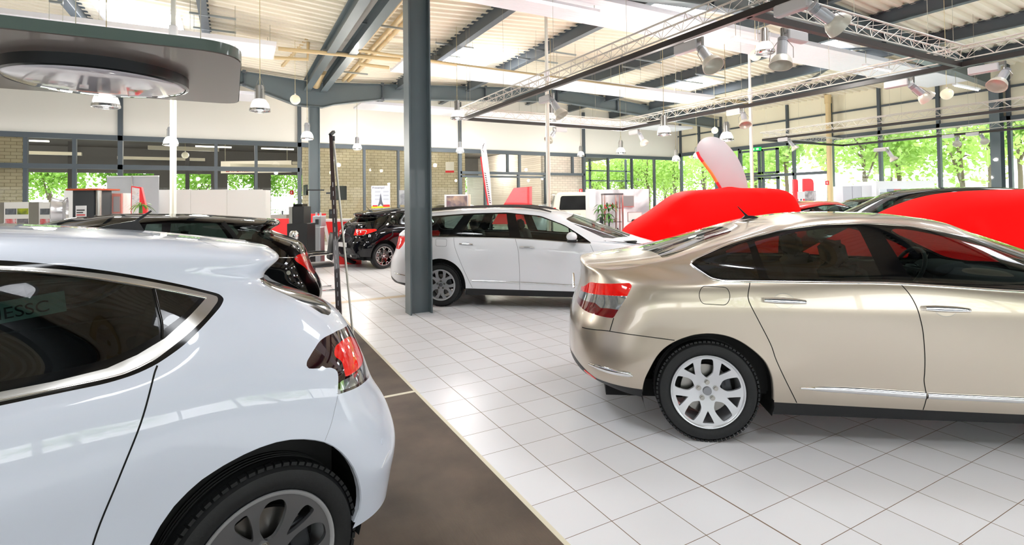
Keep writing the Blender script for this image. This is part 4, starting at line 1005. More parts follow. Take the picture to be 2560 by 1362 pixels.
def build_far_cars():
    blk = paint('black_paint', rgb(7, 7, 8), rough=.5, spec=.0, coat=.9); slv = paint('silver_paint', rgb(190, 195, 202), metal=.5, rough=.35); red = paint('red_paint', rgb(215, 20, 22), rough=.3); van = paint('beige_paint', rgb(228, 222, 206), rough=.4)
    def fc(name, label, px, py, D, ang, P, rings, dl, kind, scale=(1, 1, 1), **k):
        c = atd(px, py, D); return simple_car(name, label, (c[0], c[1], ang), P, rings, dl, kind, scale=scale, lod=0, res=.03, seams=False, **k)
    g = None
    fc('estate_car', 'dark estate car at the right-hand windows, left of the black people carrier', 2300, 600, 14.2, 155, blk, WAGON_RINGS, DLO_WAGON, 'wagon', (1, 1, 1.07), glass_over='glass_t')
    fc('people_carrier', 'large black people carrier with roof rails, behind the red draped car at the right edge', 2480, 700, 10.0, 156, blk, WAGON_RINGS, DLO_WAGON, 'wagon', (1.05, 1.03, 1.17), glass_over='glass_m')
    fc('red_car', 'red car whose bonnet shows behind the rear end of the draped car', 1950, 600, 12.6, -14, red, HATCH_RINGS, DLO_HATCH, 'hatch', (1, 1, .98), wb=2.61, half=.87, arch=(.37, .37))
    fc('silver_car', 'silver hatchback in the workshop behind the glass, beside the beige van', 1365, 560, 23.0, -8, slv, HATCH_RINGS, DLO_HATCH, 'hatch', (1, 1, 1), wb=2.61, half=.87, arch=(.37, .37), lamp=[('tail_light', [(-.9, .84), (-.45, .9), (-.45, 1.02), (-.9, 1.02)], 'red_lens', ((1, 1, .4),))])
    fc('white_car', 'white car with its bonnet raised in the workshop behind the glass doors', 1160, 560, 24.0, -150, slv, HATCH_RINGS, DLO_HATCH, 'hatch', (1, 1, 1), wb=2.61, half=.87, arch=(.37, .37))
TX, TY = .31947, .30740; X0, Y0 = 2.3025, 2.3810
XR, YW = 21.8, 20.8
def roof_z(x):
    return float(np.interp(x, [-17.0, -7.3, 2.385, 12.1, 21.8], [5.78, 6.45, 5.78, 6.45, 5.78]))
M['steel'] = mat('grey_steel_paint', rgb(92, 103, 107), .38, noise=(3, .06), coat=.15)
M['steel_d'] = mat('dark_grey_steel', rgb(74, 82, 88), .45)
M['panel'] = mat('wall_panel_cream', rgb(228, 225, 216), .6)
M['panel2'] = mat('wall_panel_sand', rgb(232, 226, 202), .6)
M['white'] = mat('white_lacquer', rgb(240, 240, 242), .4)
M['galv'] = mat('galvanised_steel', rgb(160, 168, 170), .35, metal=.8)
M['pipe'] = mat('beige_pipe', rgb(214, 190, 145), .5)
M['brownpipe'] = mat('brass_brown_pipe', rgb(150, 132, 96), .45)
M['wire'] = mat('hanger_wire', rgb(165, 160, 140), .5)
M['cable'] = mat('cream_cable', rgb(222, 208, 160), .6)
M['win'] = glass('window_glass', (.97, .99, .98), .03, ior=1.45)
M['winint'] = glass('partition_glass', (.95, .96, .95), .06, ior=1.35, refl=.35)
def tile_material():
    m = bpy.data.materials.new('floor_tiles'); m.use_nodes = True; nt = m.node_tree; b = nt.nodes['Principled BSDF']
    N = nt.nodes.new; L = nt.links.new
    g = N('ShaderNodeNewGeometry'); sp = N('ShaderNodeSeparateXYZ'); L(g.outputs['Position'], sp.inputs[0])
    def math_(op, a, b_=None, c=None):
        n = N('ShaderNodeMath'); n.operation = op
        for i, v in enumerate((a, b_, c)):
            if v is None: continue
            if isinstance(v, (int, float)): n.inputs[i].default_value = v
            else: L(v, n.inputs[i])
        return n.outputs[0]
    def cell(o, o0, t):
        q = math_('DIVIDE', math_('SUBTRACT', o, o0), t); fl_ = math_('FLOOR', q); fr = math_('SUBTRACT', q, fl_)
        return math_('MULTIPLY', math_('MINIMUM', fr, math_('SUBTRACT', 1.0, fr)), t), fl_
    dx, ix = cell(sp.outputs[0], X0, TX); dy, iy = cell(sp.outputs[1], Y0, TY)
    # every seventh joint is a wider movement joint
    wide = math_('LESS_THAN', math_('ABSOLUTE', math_('SUBTRACT', sp.outputs[0], X0)), .05)
    wx = math_('ADD', .0022, math_('MULTIPLY', wide, .0018))
    gx = math_('LESS_THAN', dx, wx); gy = math_('LESS_THAN', dy, .0017)
    gr = math_('MAXIMUM', gx, gy)
    wn = N('ShaderNodeTexWhiteNoise'); wn.noise_dimensions = '2D'; cb = N('ShaderNodeCombineXYZ'); L(ix, cb.inputs[0]); L(iy, cb.inputs[1]); L(cb.outputs[0], wn.inputs['Vector'])
    no = N('ShaderNodeTexNoise'); no.inputs['Scale'].default_value = 1.3; no.inputs['Detail'].default_value = 5; L(g.outputs['Position'], no.inputs['Vector'])
    v = math_('ADD', .84, math_('ADD', math_('MULTIPLY', wn.outputs['Value'], .035), math_('MULTIPLY', no.outputs['Fac'], .05)))
    hs = N('ShaderNodeCombineColor'); L(v, hs.inputs[0]); L(v, hs.inputs[1]); L(math_('MULTIPLY', v, 1.03), hs.inputs[2])
    mx = N('ShaderNodeMix'); mx.data_type = 'RGBA'; L(gr, mx.inputs[0]); L(hs.outputs[0], mx.inputs[6]); mx.inputs[7].default_value = (*rgb(128, 104, 84), 1)
    L(mx.outputs[2], b.inputs['Base Color'])
    L(math_('ADD', .31, math_('MULTIPLY', gr, .5)), b.inputs['Roughness'])
    bp = N('ShaderNodeBump'); bp.inputs['Strength'].default_value = .6; bp.inputs['Distance'].default_value = .002; bp.invert = True; L(gr, bp.inputs['Height']); L(bp.outputs[0], b.inputs['Normal'])
    b.inputs['Specular IOR Level'].default_value = .5
    return m
def brick_material(name, c1, c2, mortar, sx=.30, sy=.115):
    m = bpy.data.materials.new(name); m.use_nodes = True; nt = m.node_tree; b = nt.nodes['Principled BSDF']
    tc = nt.nodes.new('ShaderNodeTexCoord'); mp = nt.nodes.new('ShaderNodeMapping'); mp.inputs['Rotation'].default_value = (PI / 2, 0, 0)
    br = nt.nodes.new('ShaderNodeTexBrick'); br.inputs['Scale'].default_value = 1; br.inputs['Brick Width'].default_value = sx; br.inputs['Row Height'].default_value = sy
    br.inputs['Mortar Size'].default_value = .008; br.inputs['Color1'].default_value = (*c1, 1); br.inputs['Color2'].default_value = (*c2, 1); br.inputs['Mortar'].default_value = (*mortar, 1)
    nt.links.new(tc.outputs['Object'], mp.inputs[0]); nt.links.new(mp.outputs[0], br.inputs[0]); nt.links.new(br.outputs[0], b.inputs['Base Color']); b.inputs['Roughness'].default_value = .8
    return m
def corrug(x0, x1, y0, y1, zf, m, name, holes=(), period=.27, depth=.075, xs=None):
    """profiled roof sheet, ribs running along X"""
    yy = []; y = y0; k = 0
    prof = [(0, 0), (.36, 0), (.50, depth), (.86, depth)]
    while y < y1:
        for a, h in prof: yy.append((y + a * period, h))
        y += period
    xb = sorted(set([x0, x1] + [h[0] for h in holes] + [h[1] for h in holes] + list(xs or [])))
    yv = np.array([a[0] for a in yy]); V = []; F = []
    for x in xb:
        for (y_, h) in yy: V.append((x, y_, zf(x) - h))
    n = len(yy)
    for i in range(len(xb) - 1):
        cx = (xb[i] + xb[i + 1]) / 2
        for j in range(n - 1):
            cy = (yv[j] + yv[j + 1]) / 2
            if any(h[0] < cx < h[1] and h[2] < cy < h[3] for h in holes): continue
            F.append((i * n + j, (i + 1) * n + j, (i + 1) * n + j + 1, i * n + j + 1))
    me = pymesh(name, V, F, m); return link(name, me)
SKY = [(-2.65, -1.05, 13.9, 15.7), (5.62, 7.30, 13.5, 15.2), (8.6, 10.4, 8.2, 9.5), (14.9, 16.6, 13.5, 15.2), (-2.65, -1.05, 3.2, 5.0), (5.6, 7.3, 2.2, 4.0), (14.9, 16.6, 8.6, 10.2), (13.0, 14.6, 1.5, 3.3), (-7.8, -6.0, 13.9, 15.7), (-7.8, -6.0, 3.2, 5.0), (1.0, 1.9, -2.6, -1.2), (9.0, 10.6, -2.6, -1.0), (18.0, 19.6, 3.0, 4.6)]  # skylights near and behind the camera are added to let in more light
def S(o): o['kind'] = 'structure'; return o
def ibeam(mb, p, q, w, h, tf=.018, tw=.012, up=(0, 0, 1)):
    """I-section between p and q (line along the top face centre)"""
    p = np.array(p, float); q = np.array(q, float); u = np.array(up, float)
    mb.bar(p - u * tf / 2, q - u * tf / 2, w, tf, up); mb.bar(p - u * (h - tf / 2), q - u * (h - tf / 2), w, tf, up); mb.bar(p - u * h / 2, q - u * h / 2, tw, h - 2 * tf, up)
def hcolumn(name, label, x, y, z1, d=.33, b=.25, m=None, grp=None):
    mb = MB(); t = .02
    mb.b2((-d / 2, -b / 2, 0), (-d / 2 + t, b / 2, z1)); mb.b2((d / 2 - t, -b / 2, 0), (d / 2, b / 2, z1)); mb.b2((-d / 2 + t, -.007, 0), (d / 2 - t, .007, z1))
    o = mb.build(name, m or M['steel']); o.location = (x, y, 0); return tag(o, label, 'column', grp)
def building():
    # ---------------- floor
    mb = MB(); mb.b2((-17.2, -7, -.2), (XR + .1, 36, 0)); S(mb.build('floor', tile_material()))
    mm = bpy.data.materials.new('entrance_mat_rubber'); mm.use_nodes = True; nt = mm.node_tree; b = nt.nodes['Principled BSDF']
    tc = nt.nodes.new('ShaderNodeTexCoord'); n = nt.nodes.new('ShaderNodeTexNoise'); n.inputs['Scale'].default_value = 2.2; n.inputs['Detail'].default_value = 9
    cr = nt.nodes.new('ShaderNodeValToRGB'); cr.color_ramp.elements[0].position = .3; cr.color_ramp.elements[0].color = (*rgb(72, 62, 54), 1); cr.color_ramp.elements[1].position = .72; cr.color_ramp.elements[1].color = (*rgb(112, 96, 82), 1)
    nt.links.new(tc.outputs['Object'], n.inputs[0]); nt.links.new(n.outputs[0], cr.inputs[0]); nt.links.new(cr.outputs[0], b.inputs['Base Color']); b.inputs['Roughness'].default_value = .62
    wv = nt.nodes.new('ShaderNodeTexWave'); wv.inputs['Scale'].default_value = 60; bp = nt.nodes.new('ShaderNodeBump'); bp.inputs['Strength'].default_value = .4; bp.inputs['Distance'].default_value = .002
    nt.links.new(tc.outputs['Object'], wv.inputs[0]); nt.links.new(wv.outputs[0], bp.inputs['Height']); nt.links.new(bp.outputs[0], b.inputs['Normal'])
    for y0, y1, l in ((-1.2, 4.255, 'brown rubber floor mat in the foreground beside the white hatchback'), (4.295, 8.50, 'brown rubber floor mat farther back, running under the leaning banner')):
        mb = MB(); mb.b2((-1.6, y0, 0), (1.352, y1, .006)); tag(mb.build('floor_mat', mm), l, 'mat')
    cream = mat('cream_edge_strip', rgb(232, 224, 200), .5)
    mb = MB(); mb.b2((1.352, -1.2, 0), (1.378, 8.55, .007)); S(mb.build('trim_1', cream))
    mb = MB(); mb.b2((-1.6, 4.255, 0), (1.352, 4.295, .007)); S(mb.build('trim_2', cream))
    mb = MB(); mb.b2((1.40, 8.62, 0), (9.0, 8.80, .0015)); S(mb.build('trim_3', mat('beige_tile_band', rgb(214, 196, 172), .4)))
    # ---------------- roof
    deck = mat('roof_sheet', rgb(238, 230, 210), .5)
    o = corrug(-17.1, XR + .1, -6.9, 20.9, roof_z, deck, 'ceiling', SKY, xs=[-7.3, 2.385, 12.1]); S(o)
    k = 0
    for x0, x1, y0, y1 in SKY:
        mb = MB(); z0, z1 = roof_z(x0), roof_z(x1)
        for (p, q) in (((x0, y0), (x1, y0)), ((x1, y0), (x1, y1)), ((x1, y1), (x0, y1)), ((x0, y1), (x0, y0))):
            mb.bar((p[0], p[1], roof_z(p[0]) + .05), (q[0], q[1], roof_z(q[0]) + .05), .05, .30)
        k += 1; o = mb.build('window_%d' % k, M['white']); S(o)
    # ---------------- far wall
    def wall(name, boxes, m):
        mb = MB()
        for p, q in boxes: mb.b2(p, q)
        return S(mb.build(name, m))
    # panel strip, top follows the roof
    mb = MB(); xs = [-17, -7.3, 2.385, 12.1, XR]
    mb.prism([(x, 3.85) for x in (-17, XR)] + [(x, roof_z(x)) for x in xs[::-1]], YW, YW + .12, 'y'); S(mb.build('wall_far', M['panel']))
    fr = MB(); D = M['steel_d']
    def v(x, z0, z1, w=.10, d=.08): fr.b2((x - w / 2, YW - d, z0), (x + w / 2, YW + .06, z1))
    def h(x0, x1, z, w=.12, d=.10): fr.b2((x0, YW - d, z - w / 2), (x1, YW + .06, z + w / 2))
    for x in (-9.7, -3.166, 2.231, 8.70, 15.30): v(x, 0, 6.2 if x in (-3.166,) else roof_z(x) - .3, .13, .10)
    h(-17, XR, 3.80, .16); h(-17, 2.231, 2.86, .15); h(8.70, 15.3, 2.86, .12)
    for x in (-12, -7.5, -5.484, -4.329, -.478, .776): v(x, 0, 3.8)
    for x in (4.617, 5.986): v(x, 0, 3.8, .09)
    for x in (11.04, 11.67, 13.106, 14.627): v(x, 2.86, 3.8, .09)
    for x in (9.9, 11.6, 13.05): v(x, 0, 2.86, .09)
    h(8.70, 13.05, 2.70, .08)
    for x in (16.826, 18.388, 19.953): v(x, 0, 3.8, .08)
    S(fr.build('window_30', D))
    mb = MB()
    for a, b_ in ((-17, -3.23), (-3.10, 2.17), (2.30, 8.63), (8.77, 13.05), (15.36, XR)): mb.b2((a, YW - .01, .02), (b_, YW, 3.75))
    S(mb.build('window_31', M['winint']))
    # brick wall in the glazed line, right of the sliding doors
    bk = brick_material('pale_brick', rgb(226, 214, 200), rgb(214, 200, 186), rgb(176, 166, 150))
    bk2 = brick_material('yellow_brick', rgb(228, 214, 182), rgb(214, 198, 164), rgb(160, 146, 118))
    mb = MB(); mb.b2((13.1, YW + .3, 0), (15.5, YW + .42, 3.8)); S(mb.build('wall_brick_right', bk))
    mb = MB(); mb.b2((2.6, YW + 2.2, 0), (9.9, YW + 2.4, 4.6)); S(mb.build('wall_brick_middle', bk2))
    mb = MB(); mb.b2((-17.2, YW + 2.2, 0), (-6.05, YW + 2.4, 4.6)); S(mb.build('wall_brick_left', bk2))
    # workshop behind
    dk = mat('workshop_grey', rgb(96, 94, 92), .8)
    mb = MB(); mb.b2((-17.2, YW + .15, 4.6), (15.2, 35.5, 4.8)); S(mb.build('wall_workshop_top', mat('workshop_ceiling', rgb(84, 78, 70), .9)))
    yb = 33.0
    boxes = [((-17, yb, 3.3), (15.2, yb + .2, 4.7)), ((-17, yb, 0), (15.2, yb + .2, .9))]
    for x0, x1 in ((-17, -12), (-3.6, -2.9), (-1.0, -.2), (1.2, 2.0), (7.2, 8.8), (11.5, 12.0)): boxes.append(((x0, yb, .9), (x1, yb + .2, 3.3)))
    wall('wall_workshop_back', boxes, dk)
    mb = MB(); mb.b2((15.2, YW + .5, 0), (15.4, 35, 4.7)); S(mb.build('wall_workshop_right', bk))
    q = random.Random(11)
    for k in range(9):
        x0 = -16 + k * 2.7 + q.uniform(-.4, .4); y = q.uniform(23.5, 31); z = q.uniform(3.2, 4.2); mb = MB(); mb.b2((x0, y, z), (x0 + q.uniform(2.2, 4.5), y + .18, z + .14)); o = mb.build('workshop_duct', mat('duct_pale', rgb(196, 190, 172), .6)); tag(o, 'pale cable duct under the workshop ceiling behind the glass', 'duct', 'ducts in the workshop')
    for k, x in enumerate((-13.5, -9.0, -6.6, -1.9, 1.0, 6.5, 10.6)):
        mb = MB(); mb.b2((x, 28.5 + (k % 3), 0), (x + .16, 28.66 + (k % 3), 4.6)); o = mb.build('workshop_post', mat('post_dark', rgb(52, 50, 50), .6)); tag(o, 'dark vertical post in the workshop behind the glass', 'post', 'posts in the workshop')
    # hall to the right behind the glass: big gridded windows at its far side
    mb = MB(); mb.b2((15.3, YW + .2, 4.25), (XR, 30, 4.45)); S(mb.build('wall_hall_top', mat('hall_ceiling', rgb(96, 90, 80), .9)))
    fr = MB(); yb2 = 27.0
    for x in (16.4, 17.3, 18.9, 20.4, 21.9, 23.4): fr.b2((x - .06, yb2, 0), (x + .06, yb2 + .1, 4.3))
    for z in (1.55, 2.2, 2.85, 3.5): fr.b2((17.3, yb2, z - .04), (XR + 2, yb2 + .1, z + .04))
    fr.b2((15.4, yb2, 0), (16.4, yb2 + .1, 4.3)); S(fr.build('window_32', D))
    # ---------------- right wall
    mb = MB(); mb.b2((XR, -7, 4.02), (XR + .12, 20.92, 5.80)); S(mb.build('wall_right', M['panel2']))
    fr = MB()
    def vr(y, z0, z1, w=.10, d=.10): fr.b2((XR - d, y - w / 2, z0), (XR + .06, y + w / 2, z1))
    for y in (20.6, 19.31, 17.9, 14.35, 12.465, 10.64, 8.77, 6.9, 5.1, 3.3, 1.5, -.4, -2.5, -4.5): vr(y, 3.9, 5.8)
    for y in (20.6, 17.9, 16.86, 14.1, 12.45, 10.64, 8.77, 6.9, 5.1, 3.3, 1.5, -.4, -2.5, -4.5): vr(y, 0, 4.0, .09)
    fr.b2((XR - .10, -7, 3.92), (XR + .06, 20.8, 4.10)); fr.b2((XR - .06, -7, 5.0), (XR + .03, 20.8, 5.07)); fr.b2((XR - .1, -7, 0), (XR + .05, 20.8, .14))
    fr.b2((XR - .1, 12.5, 2.56), (XR + .05, 16.9, 2.68))
    for y0, y1 in ((15.72, 16.80), (14.80, 15.62)):
        for z0, z1 in ((2.70, 3.86), (.1, 2.54)):
            for p, q in (((y0, z0), (y0 + .09, z1)), ((y1 - .09, z0), (y1, z1)), ((y0, z0), (y1, z0 + .09)), ((y0, z1 - .09), (y1, z1))): fr.b2((XR - .14, p[0], p[1]), (XR - .02, q[0], q[1]))
    S(fr.build('window_33', D))
    mb = MB(); mb.b2((XR, -7, .1), (XR + .01, 20.8, 3.95)); S(mb.build('window_34', M['win']))
    # ---------------- left wall and the glazed front behind the photographer
    mb = MB(); mb.b2((-17.2, -7, 0), (-17.1, 20.8, 6.3)); S(mb.build('wall_left', M['panel']))
    fr = MB()
    for x in np.arange(-17, XR, 2.4): fr.b2((x - .05, -7.1, 0), (x + .05, -7.0, 4.3))
    fr.b2((-17, -7.1, 3.0), (XR, -7, 6.3)); fr.b2((-17, -7.1, 0), (XR, -7, 1.2)); fr.b2((-17, -7.1, 0), (XR, -7, .12)); S(fr.build('window_35', D))  # unseen front; its solid bands are sized to hold back light
    # ---------------- main steel
    for x, y, z1, l in ((2.385, 7.275, 5.2, 'grey steel H-column standing on the tiles between the white estate and the camera'), (2.385, 18.0, 4.78, 'grey steel H-column at the back beside the water cooler'),
                        (XR - .22, 7.15, 5.1, 'grey steel column at the right-hand window wall, right edge of the view'), (XR - .22, 17.95, 5.2, 'grey steel column in the right-hand wall near the far corner')):
        hcolumn('steel_column', l, x, y, z1)
    for y, l in ((18.0, 'haunched grey steel roof beam crossing the hall in front of the far wall'), (7.275, 'haunched grey steel roof beam above the near column, dropping to the right-hand wall'), (-3.4, 'haunched steel roof beam behind the camera')):
        top = [(-17, 5.55), (-7.3, 6.22), (2.385, 5.56), (12.1, 6.24), (21.6, 5.56)]
        bot = [(21.6, 5.12), (16.5, 5.44), (12.1, 5.72), (4.7, 5.22), (3.0, 4.89), (2.65, 4.77), (2.12, 4.77), (1.78, 4.80), (.29, 5.30), (-7.3, 5.72), (-17, 5.1)]
        if y != 18.0: top = [(a, b_ + (.10 if a in (2.385, 21.6) else .05)) for a, b_ in top]
        r = thing('roof_beam', l, 'beam'); mb = MB(); mb.prism(top + bot, y - .008, y + .008, 'y')
        for L_ in (top, bot):
            for p, q in zip(L_[:-1], L_[1:]): mb.bar((p[0], y, p[1]), (q[0], y, q[1]), .022, .24, up=(0, 1, 0))
        mb.build('beam_body', M['steel'], r)
        for x in (.342, 4.62, 8.6, 11.9, 15.1, 18.4):
            st = MB(); zt = float(np.interp(x, [a for a, b_ in top], [b_ for a, b_ in top])); bb = sorted(bot); zb = float(np.interp(x, [a for a, b_ in bb], [b_ for a, b_ in bb]))
            st.b2((x - .012, y - .11, zb), (x + .012, y + .11, zt)); st.b2((x - .05, y - .13, zb - .03), (x + .05, y - .11, zb + .05)); st.b2((x - .05, y - .13, zt - .05), (x + .05, y - .11, zt + .05)); st.build('stiffener_plate', M['steel_d'], r)
    n = 0
    for x in (-10.0, -5.4, -3.0, -.52, 5.16, 7.84, 12.1, 14.44, 16.97, 19.5):
        for y0, y1 in ((-3.4, 7.2), (7.35, 17.92), (18.08, 20.8)):
            mb = MB(); zt = roof_z(x) - .055; ibeam(mb, (x, y0, zt), (x, y1, zt), .17, .34)
            tag(mb.build('purlin', M['steel_d']), 'dark grey steel purlin directly under the ribbed roof sheet', 'beam', 'purlins under the roof')
    for x, l in ((2.16, 'left'), (2.66, 'right')):
        mb = MB(); ibeam(mb, (x, 7.35, 5.70), (x, 17.9, 5.62), .20, .36); tag(mb.build('valley_beam', M['steel']), 'grey steel beam on the %s side of the pale valley gutter' % l, 'beam')
    mb = MB(); mb.b2((2.27, 7.35, 5.60), (2.55, 17.9, 5.66)); tag(mb.build('valley_gutter', mat('gutter_sheet', rgb(196, 192, 184), .5)), 'pale sheet gutter running between two grey roof beams', 'gutter')
    mb = MB(); mb.tube([(2.41, 16.4, 5.62), (2.41, 17.2, 5.56), (2.43, 17.85, 5.48)], .14, 16); tag(mb.build('rain_pipe', M['pipe'], smooth=True), 'short thick beige rain pipe dropping from the valley gutter', 'pipe')
    # braces on the right
    for p, q in (((16.97, 9.2, 5.98), (19.5, 12.6, 5.80)), ((14.44, 10.2, 6.1), (16.97, 8.0, 5.95))):
        mb = MB(); mb.bar(p, q, .06, .06); tag(mb.build('roof_brace', M['steel_d']), 'thin dark diagonal brace between purlins near the right wall', 'brace', 'roof braces')
    # ---------------- services under the roof
    for x, r in ((2.868, .035), (3.045, .035), (3.305, .055), (3.475, .055)):
        mb = MB(); mb.cyl((x, -3, 5.66), (x, 17.9, 5.72), r, n=12); tag(mb.build('ceiling_pipe', M['pipe'], smooth=True), 'beige heating pipe running away from the camera beside the valley beams', 'pipe', 'parallel beige pipes by the valley beams')
    for P_, r, l in (([(.98, 13.42, 5.30), (3.86, 13.12, 5.30)], .05, 'long beige pipe crossing below the valley beams to the white heater panel'), ([(.96, 14.3, 5.3), (1.72, 14.1, 5.3), (1.74, 14.1, 5.85)], .045, 'short beige pipe with an elbow, left of the valley beams'),
                     ([(2.70, 12.71, 5.65), (2.72, 12.71, 5.30), (5.2, 12.6, 5.2)], .035, 'thin beige pipe with a drop, right of the valley beams'), ([(3.0, 13.95, 5.6), (3.02, 13.98, 5.3), (3.80, 14.03, 5.3)], .045, 'beige stub pipe feeding the heater panel')):
        mb = MB(); mb.tube(P_, r, 12); tag(mb.build('cross_pipe', M['pipe'], smooth=True), l, 'pipe')
    mb = MB(); mb.bar((1.35, 16.9, 5.75), (1.68, 14.0, 5.80), .08, .06); tag(mb.build('duct_strip', M['pipe']), 'flat beige strip slanting up to the roof left of the valley beams', 'duct')
    for y, z in ((12.98, 5.34), (13.20, 5.34)):
        mb = MB(); mb.cyl((4.4, y, z), (18.6, y + .35, z), .028, n=10); tag(mb.build('long_pipe', M['brownpipe'], smooth=True), 'long thin brown pipe beside the middle white heater panel', 'pipe', 'pair of brown pipes')
    pm = bpy.data.materials.new('heater_panel_white'); pm.use_nodes = True; nt = pm.node_tree; b = nt.nodes['Principled BSDF']; b.inputs['Base Color'].default_value = (*rgb(244, 243, 248), 1); b.inputs['Roughness'].default_value = .35
    tc = nt.nodes.new('ShaderNodeTexCoord'); wv = nt.nodes.new('ShaderNodeTexWave'); wv.bands_direction = 'Y'; wv.inputs['Scale'].default_value = 3.0; bp = nt.nodes.new('ShaderNodeBump'); bp.inputs['Strength'].default_value = .35; bp.inputs['Distance'].default_value = .01
    nt.links.new(tc.outputs['Object'], wv.inputs[0]); nt.links.new(wv.outputs[0], bp.inputs['Height']); nt.links.new(bp.outputs[0], b.inputs['Normal'])
    for x0, x1, y0, y1, z, l in ((-8, .93, 13.2, 14.5, 5.3, 'white ribbed radiant heater panel left of the valley beams'), (3.95, 15.7, 13.15, 14.45, 5.3, 'white ribbed heater panel in mid hall, in front of the haunched beam'),
                                 (4.0, 20.3, 18.4, 19.7, 5.1, 'long white radiant heater panel behind the haunched beam at the far wall'), (-9, .75, 18.4, 19.7, 5.1, 'white radiant heater panel behind the haunched beam, left part'),
                                 (3.7, 21.0, 7.55, 8.75, 5.3, 'long wide white radiant heater panel nearest to the camera, top right'), (-6, 20, 1.4, 2.6, 5.3, 'white radiant heater panel above the camera')):
        mb = MB(); mb.b2((x0, y0, z), (x1, y1, z + .06))
        for yy in (y0, y1 - .03): mb.b2((x0, yy, z + .06), (x1, yy + .03, z + .10))
        r = mb.build('heater_panel', pm); tag(r, l, 'heater panel')
        rods = MB()
        for x in np.arange(max(x0, -3) + .6, x1, 3.2):
            for yy in (y0 + .15, y1 - .15): rods.cyl((x, yy, z + .06), (x, yy, roof_z(x) - .02), .005, n=5)
        rods.build('hanger_rods', M['wire'], r)
    # cantilever rails carrying the pipes
    RAILS = ['upper one just right of the near column', 'lower one just right of the near column', 'upper one at the middle power pole', 'lower one at the middle power pole', 'upper one behind the left truss', 'short lower one behind the left truss', 'lower one left of the right power pole', 'upper one left of the right power pole',
             'upper one right of the left skylight', 'lower one right of the left skylight', 'above the dark canopy at the top left']
    def rail(px0, py0, px1, py1, z, l, drop=.35):
        a = atz(px0, py0, z); b_ = atz(px1, py1, z); yv_ = (a[1] + b_[1]) / 2
        r = thing('hanger_rail', l, 'rail', (float(a[0]), float(yv_), z)); L_ = b_[0] - a[0]
        mb = MB(); mb.b2((0, -.02, -.02), (L_, .02, .02)); mb.build('channel', M['galv'], r)
        for f in (.02, .98):
            q = MB(); q.cyl((L_ * f, 0, 0), (L_ * f, 0, roof_z(a[0] + L_ * f) - z - .03), .005, n=5); q.build('threaded_rod', M['wire'], r)
            q = MB(); q.cyl((L_ * f, 0, -drop), (L_ * f, 0, 0), .004, n=5); q.build('drop_rod', M['wire'], r)
    for k, a in enumerate(((1083, 111, 1190, 116, 5.75), (1080, 138, 1155, 140, 5.72), (1330, 125, 1446, 135, 5.85), (1290, 146, 1398, 156, 5.8), (1556, 140, 1650, 158, 5.85), (1560, 165, 1598, 174, 5.8), (1692, 198, 1752, 210, 5.8), (1746, 182, 1806, 197, 5.8),
                           (472, 28, 590, 51, 5.6), (482, 65, 590, 85, 5.6), (120, 0, 160, 10, 5.5))):
        rail(*a, 'galvanised hanger rail on threaded rods, ' + RAILS[k])
    for y, x0, x1, z in ((9.2, 2.55, 3.75, 5.60), (11.6, 2.55, 3.75, 5.60), (13.6, 2.0, 3.2, 5.45), (16.3, 2.7, 3.75, 5.62)):
        mb = MB(); mb.b2((x0, y - .02, z - .02), (x1, y + .02, z + .02)); tag(mb.build('pipe_rail', M['galv']), 'galvanised bracket rail carrying the beige pipes by the valley beams', 'rail', 'bracket rails under the beige pipes')
    # downpipe and small wall items on the right wall
    mb = MB(); c = atx(2071, 300, XR - .45); mb.cyl((XR - .45, c[1], 0), (XR - .45, c[1], 5.55), .10, n=20); mb.cyl((XR - .45, c[1], 5.4), (XR - .45, c[1], 5.75), .125, n=20)
    tag(mb.build('downpipe', M['pipe'], smooth=True, sharp=40), 'thick cream downpipe standing in front of the right-hand windows', 'pipe')
    mb = MB(); mb.b2((XR - .12, 15.6, 3.80), (XR - .16, 16.15, 3.97)); o = mb.build('exit_sign', mat('exit_green', rgb(20, 170, 80), .4, emit=rgb(20, 190, 90), estr=.6)); tag(o, 'small green emergency exit sign above the door in the right wall', 'sign')
    mb = MB(); mb.b2((XR - .163, 15.95, 3.84), (XR - .161, 16.0, 3.93)); mb.b2((XR - .163, 15.72, 3.84), (XR - .161, 15.86, 3.93)); mb.build('exit_pictogram', M['white'], o)
    # tall white power poles
    for px, py, D_, r_, l in ((433, 400, 8.2, .045, 'white power pole left of the centre, behind the black hatchback'), (1370, 400, 11.4, .042, 'white power pole behind the white estate'), (1879, 400, 13.6, .040, 'white power pole behind the red draped car')):
        c = atd(px, py, D_); rt = thing('power_pole', l, 'pole', (float(c[0]), float(c[1]), 0))
        mb = MB(); mb.rbox((0, 0, 2.15), (r_ * 1.9, r_ * 1.6, 4.3), .012); mb.build('pole_profile', mat('pole_white', rgb(236, 236, 226), .35), rt)
        mb = MB(); mb.b2((-.012, -r_ * .81, 0), (.012, -r_ * .79, 4.3)); mb.build('pole_groove', mat('pole_groove', rgb(206, 200, 180), .5), rt)
        mb = MB(); mb.rbox((0, 0, 4.35), (r_ * 2.6, r_ * 2.4, .24), .02); mb.build('pole_clamp', M['white'], rt)
        mb = MB(); mb.rbox((0, 0, 5.0), (r_ * 1.5, r_ * 1.3, 1.5), .01); mb.build('upper_tube', mat('pole_white', rgb(236, 236, 226), .35), rt)
YAW = -CAM['yaw']          # turned to face the photographer
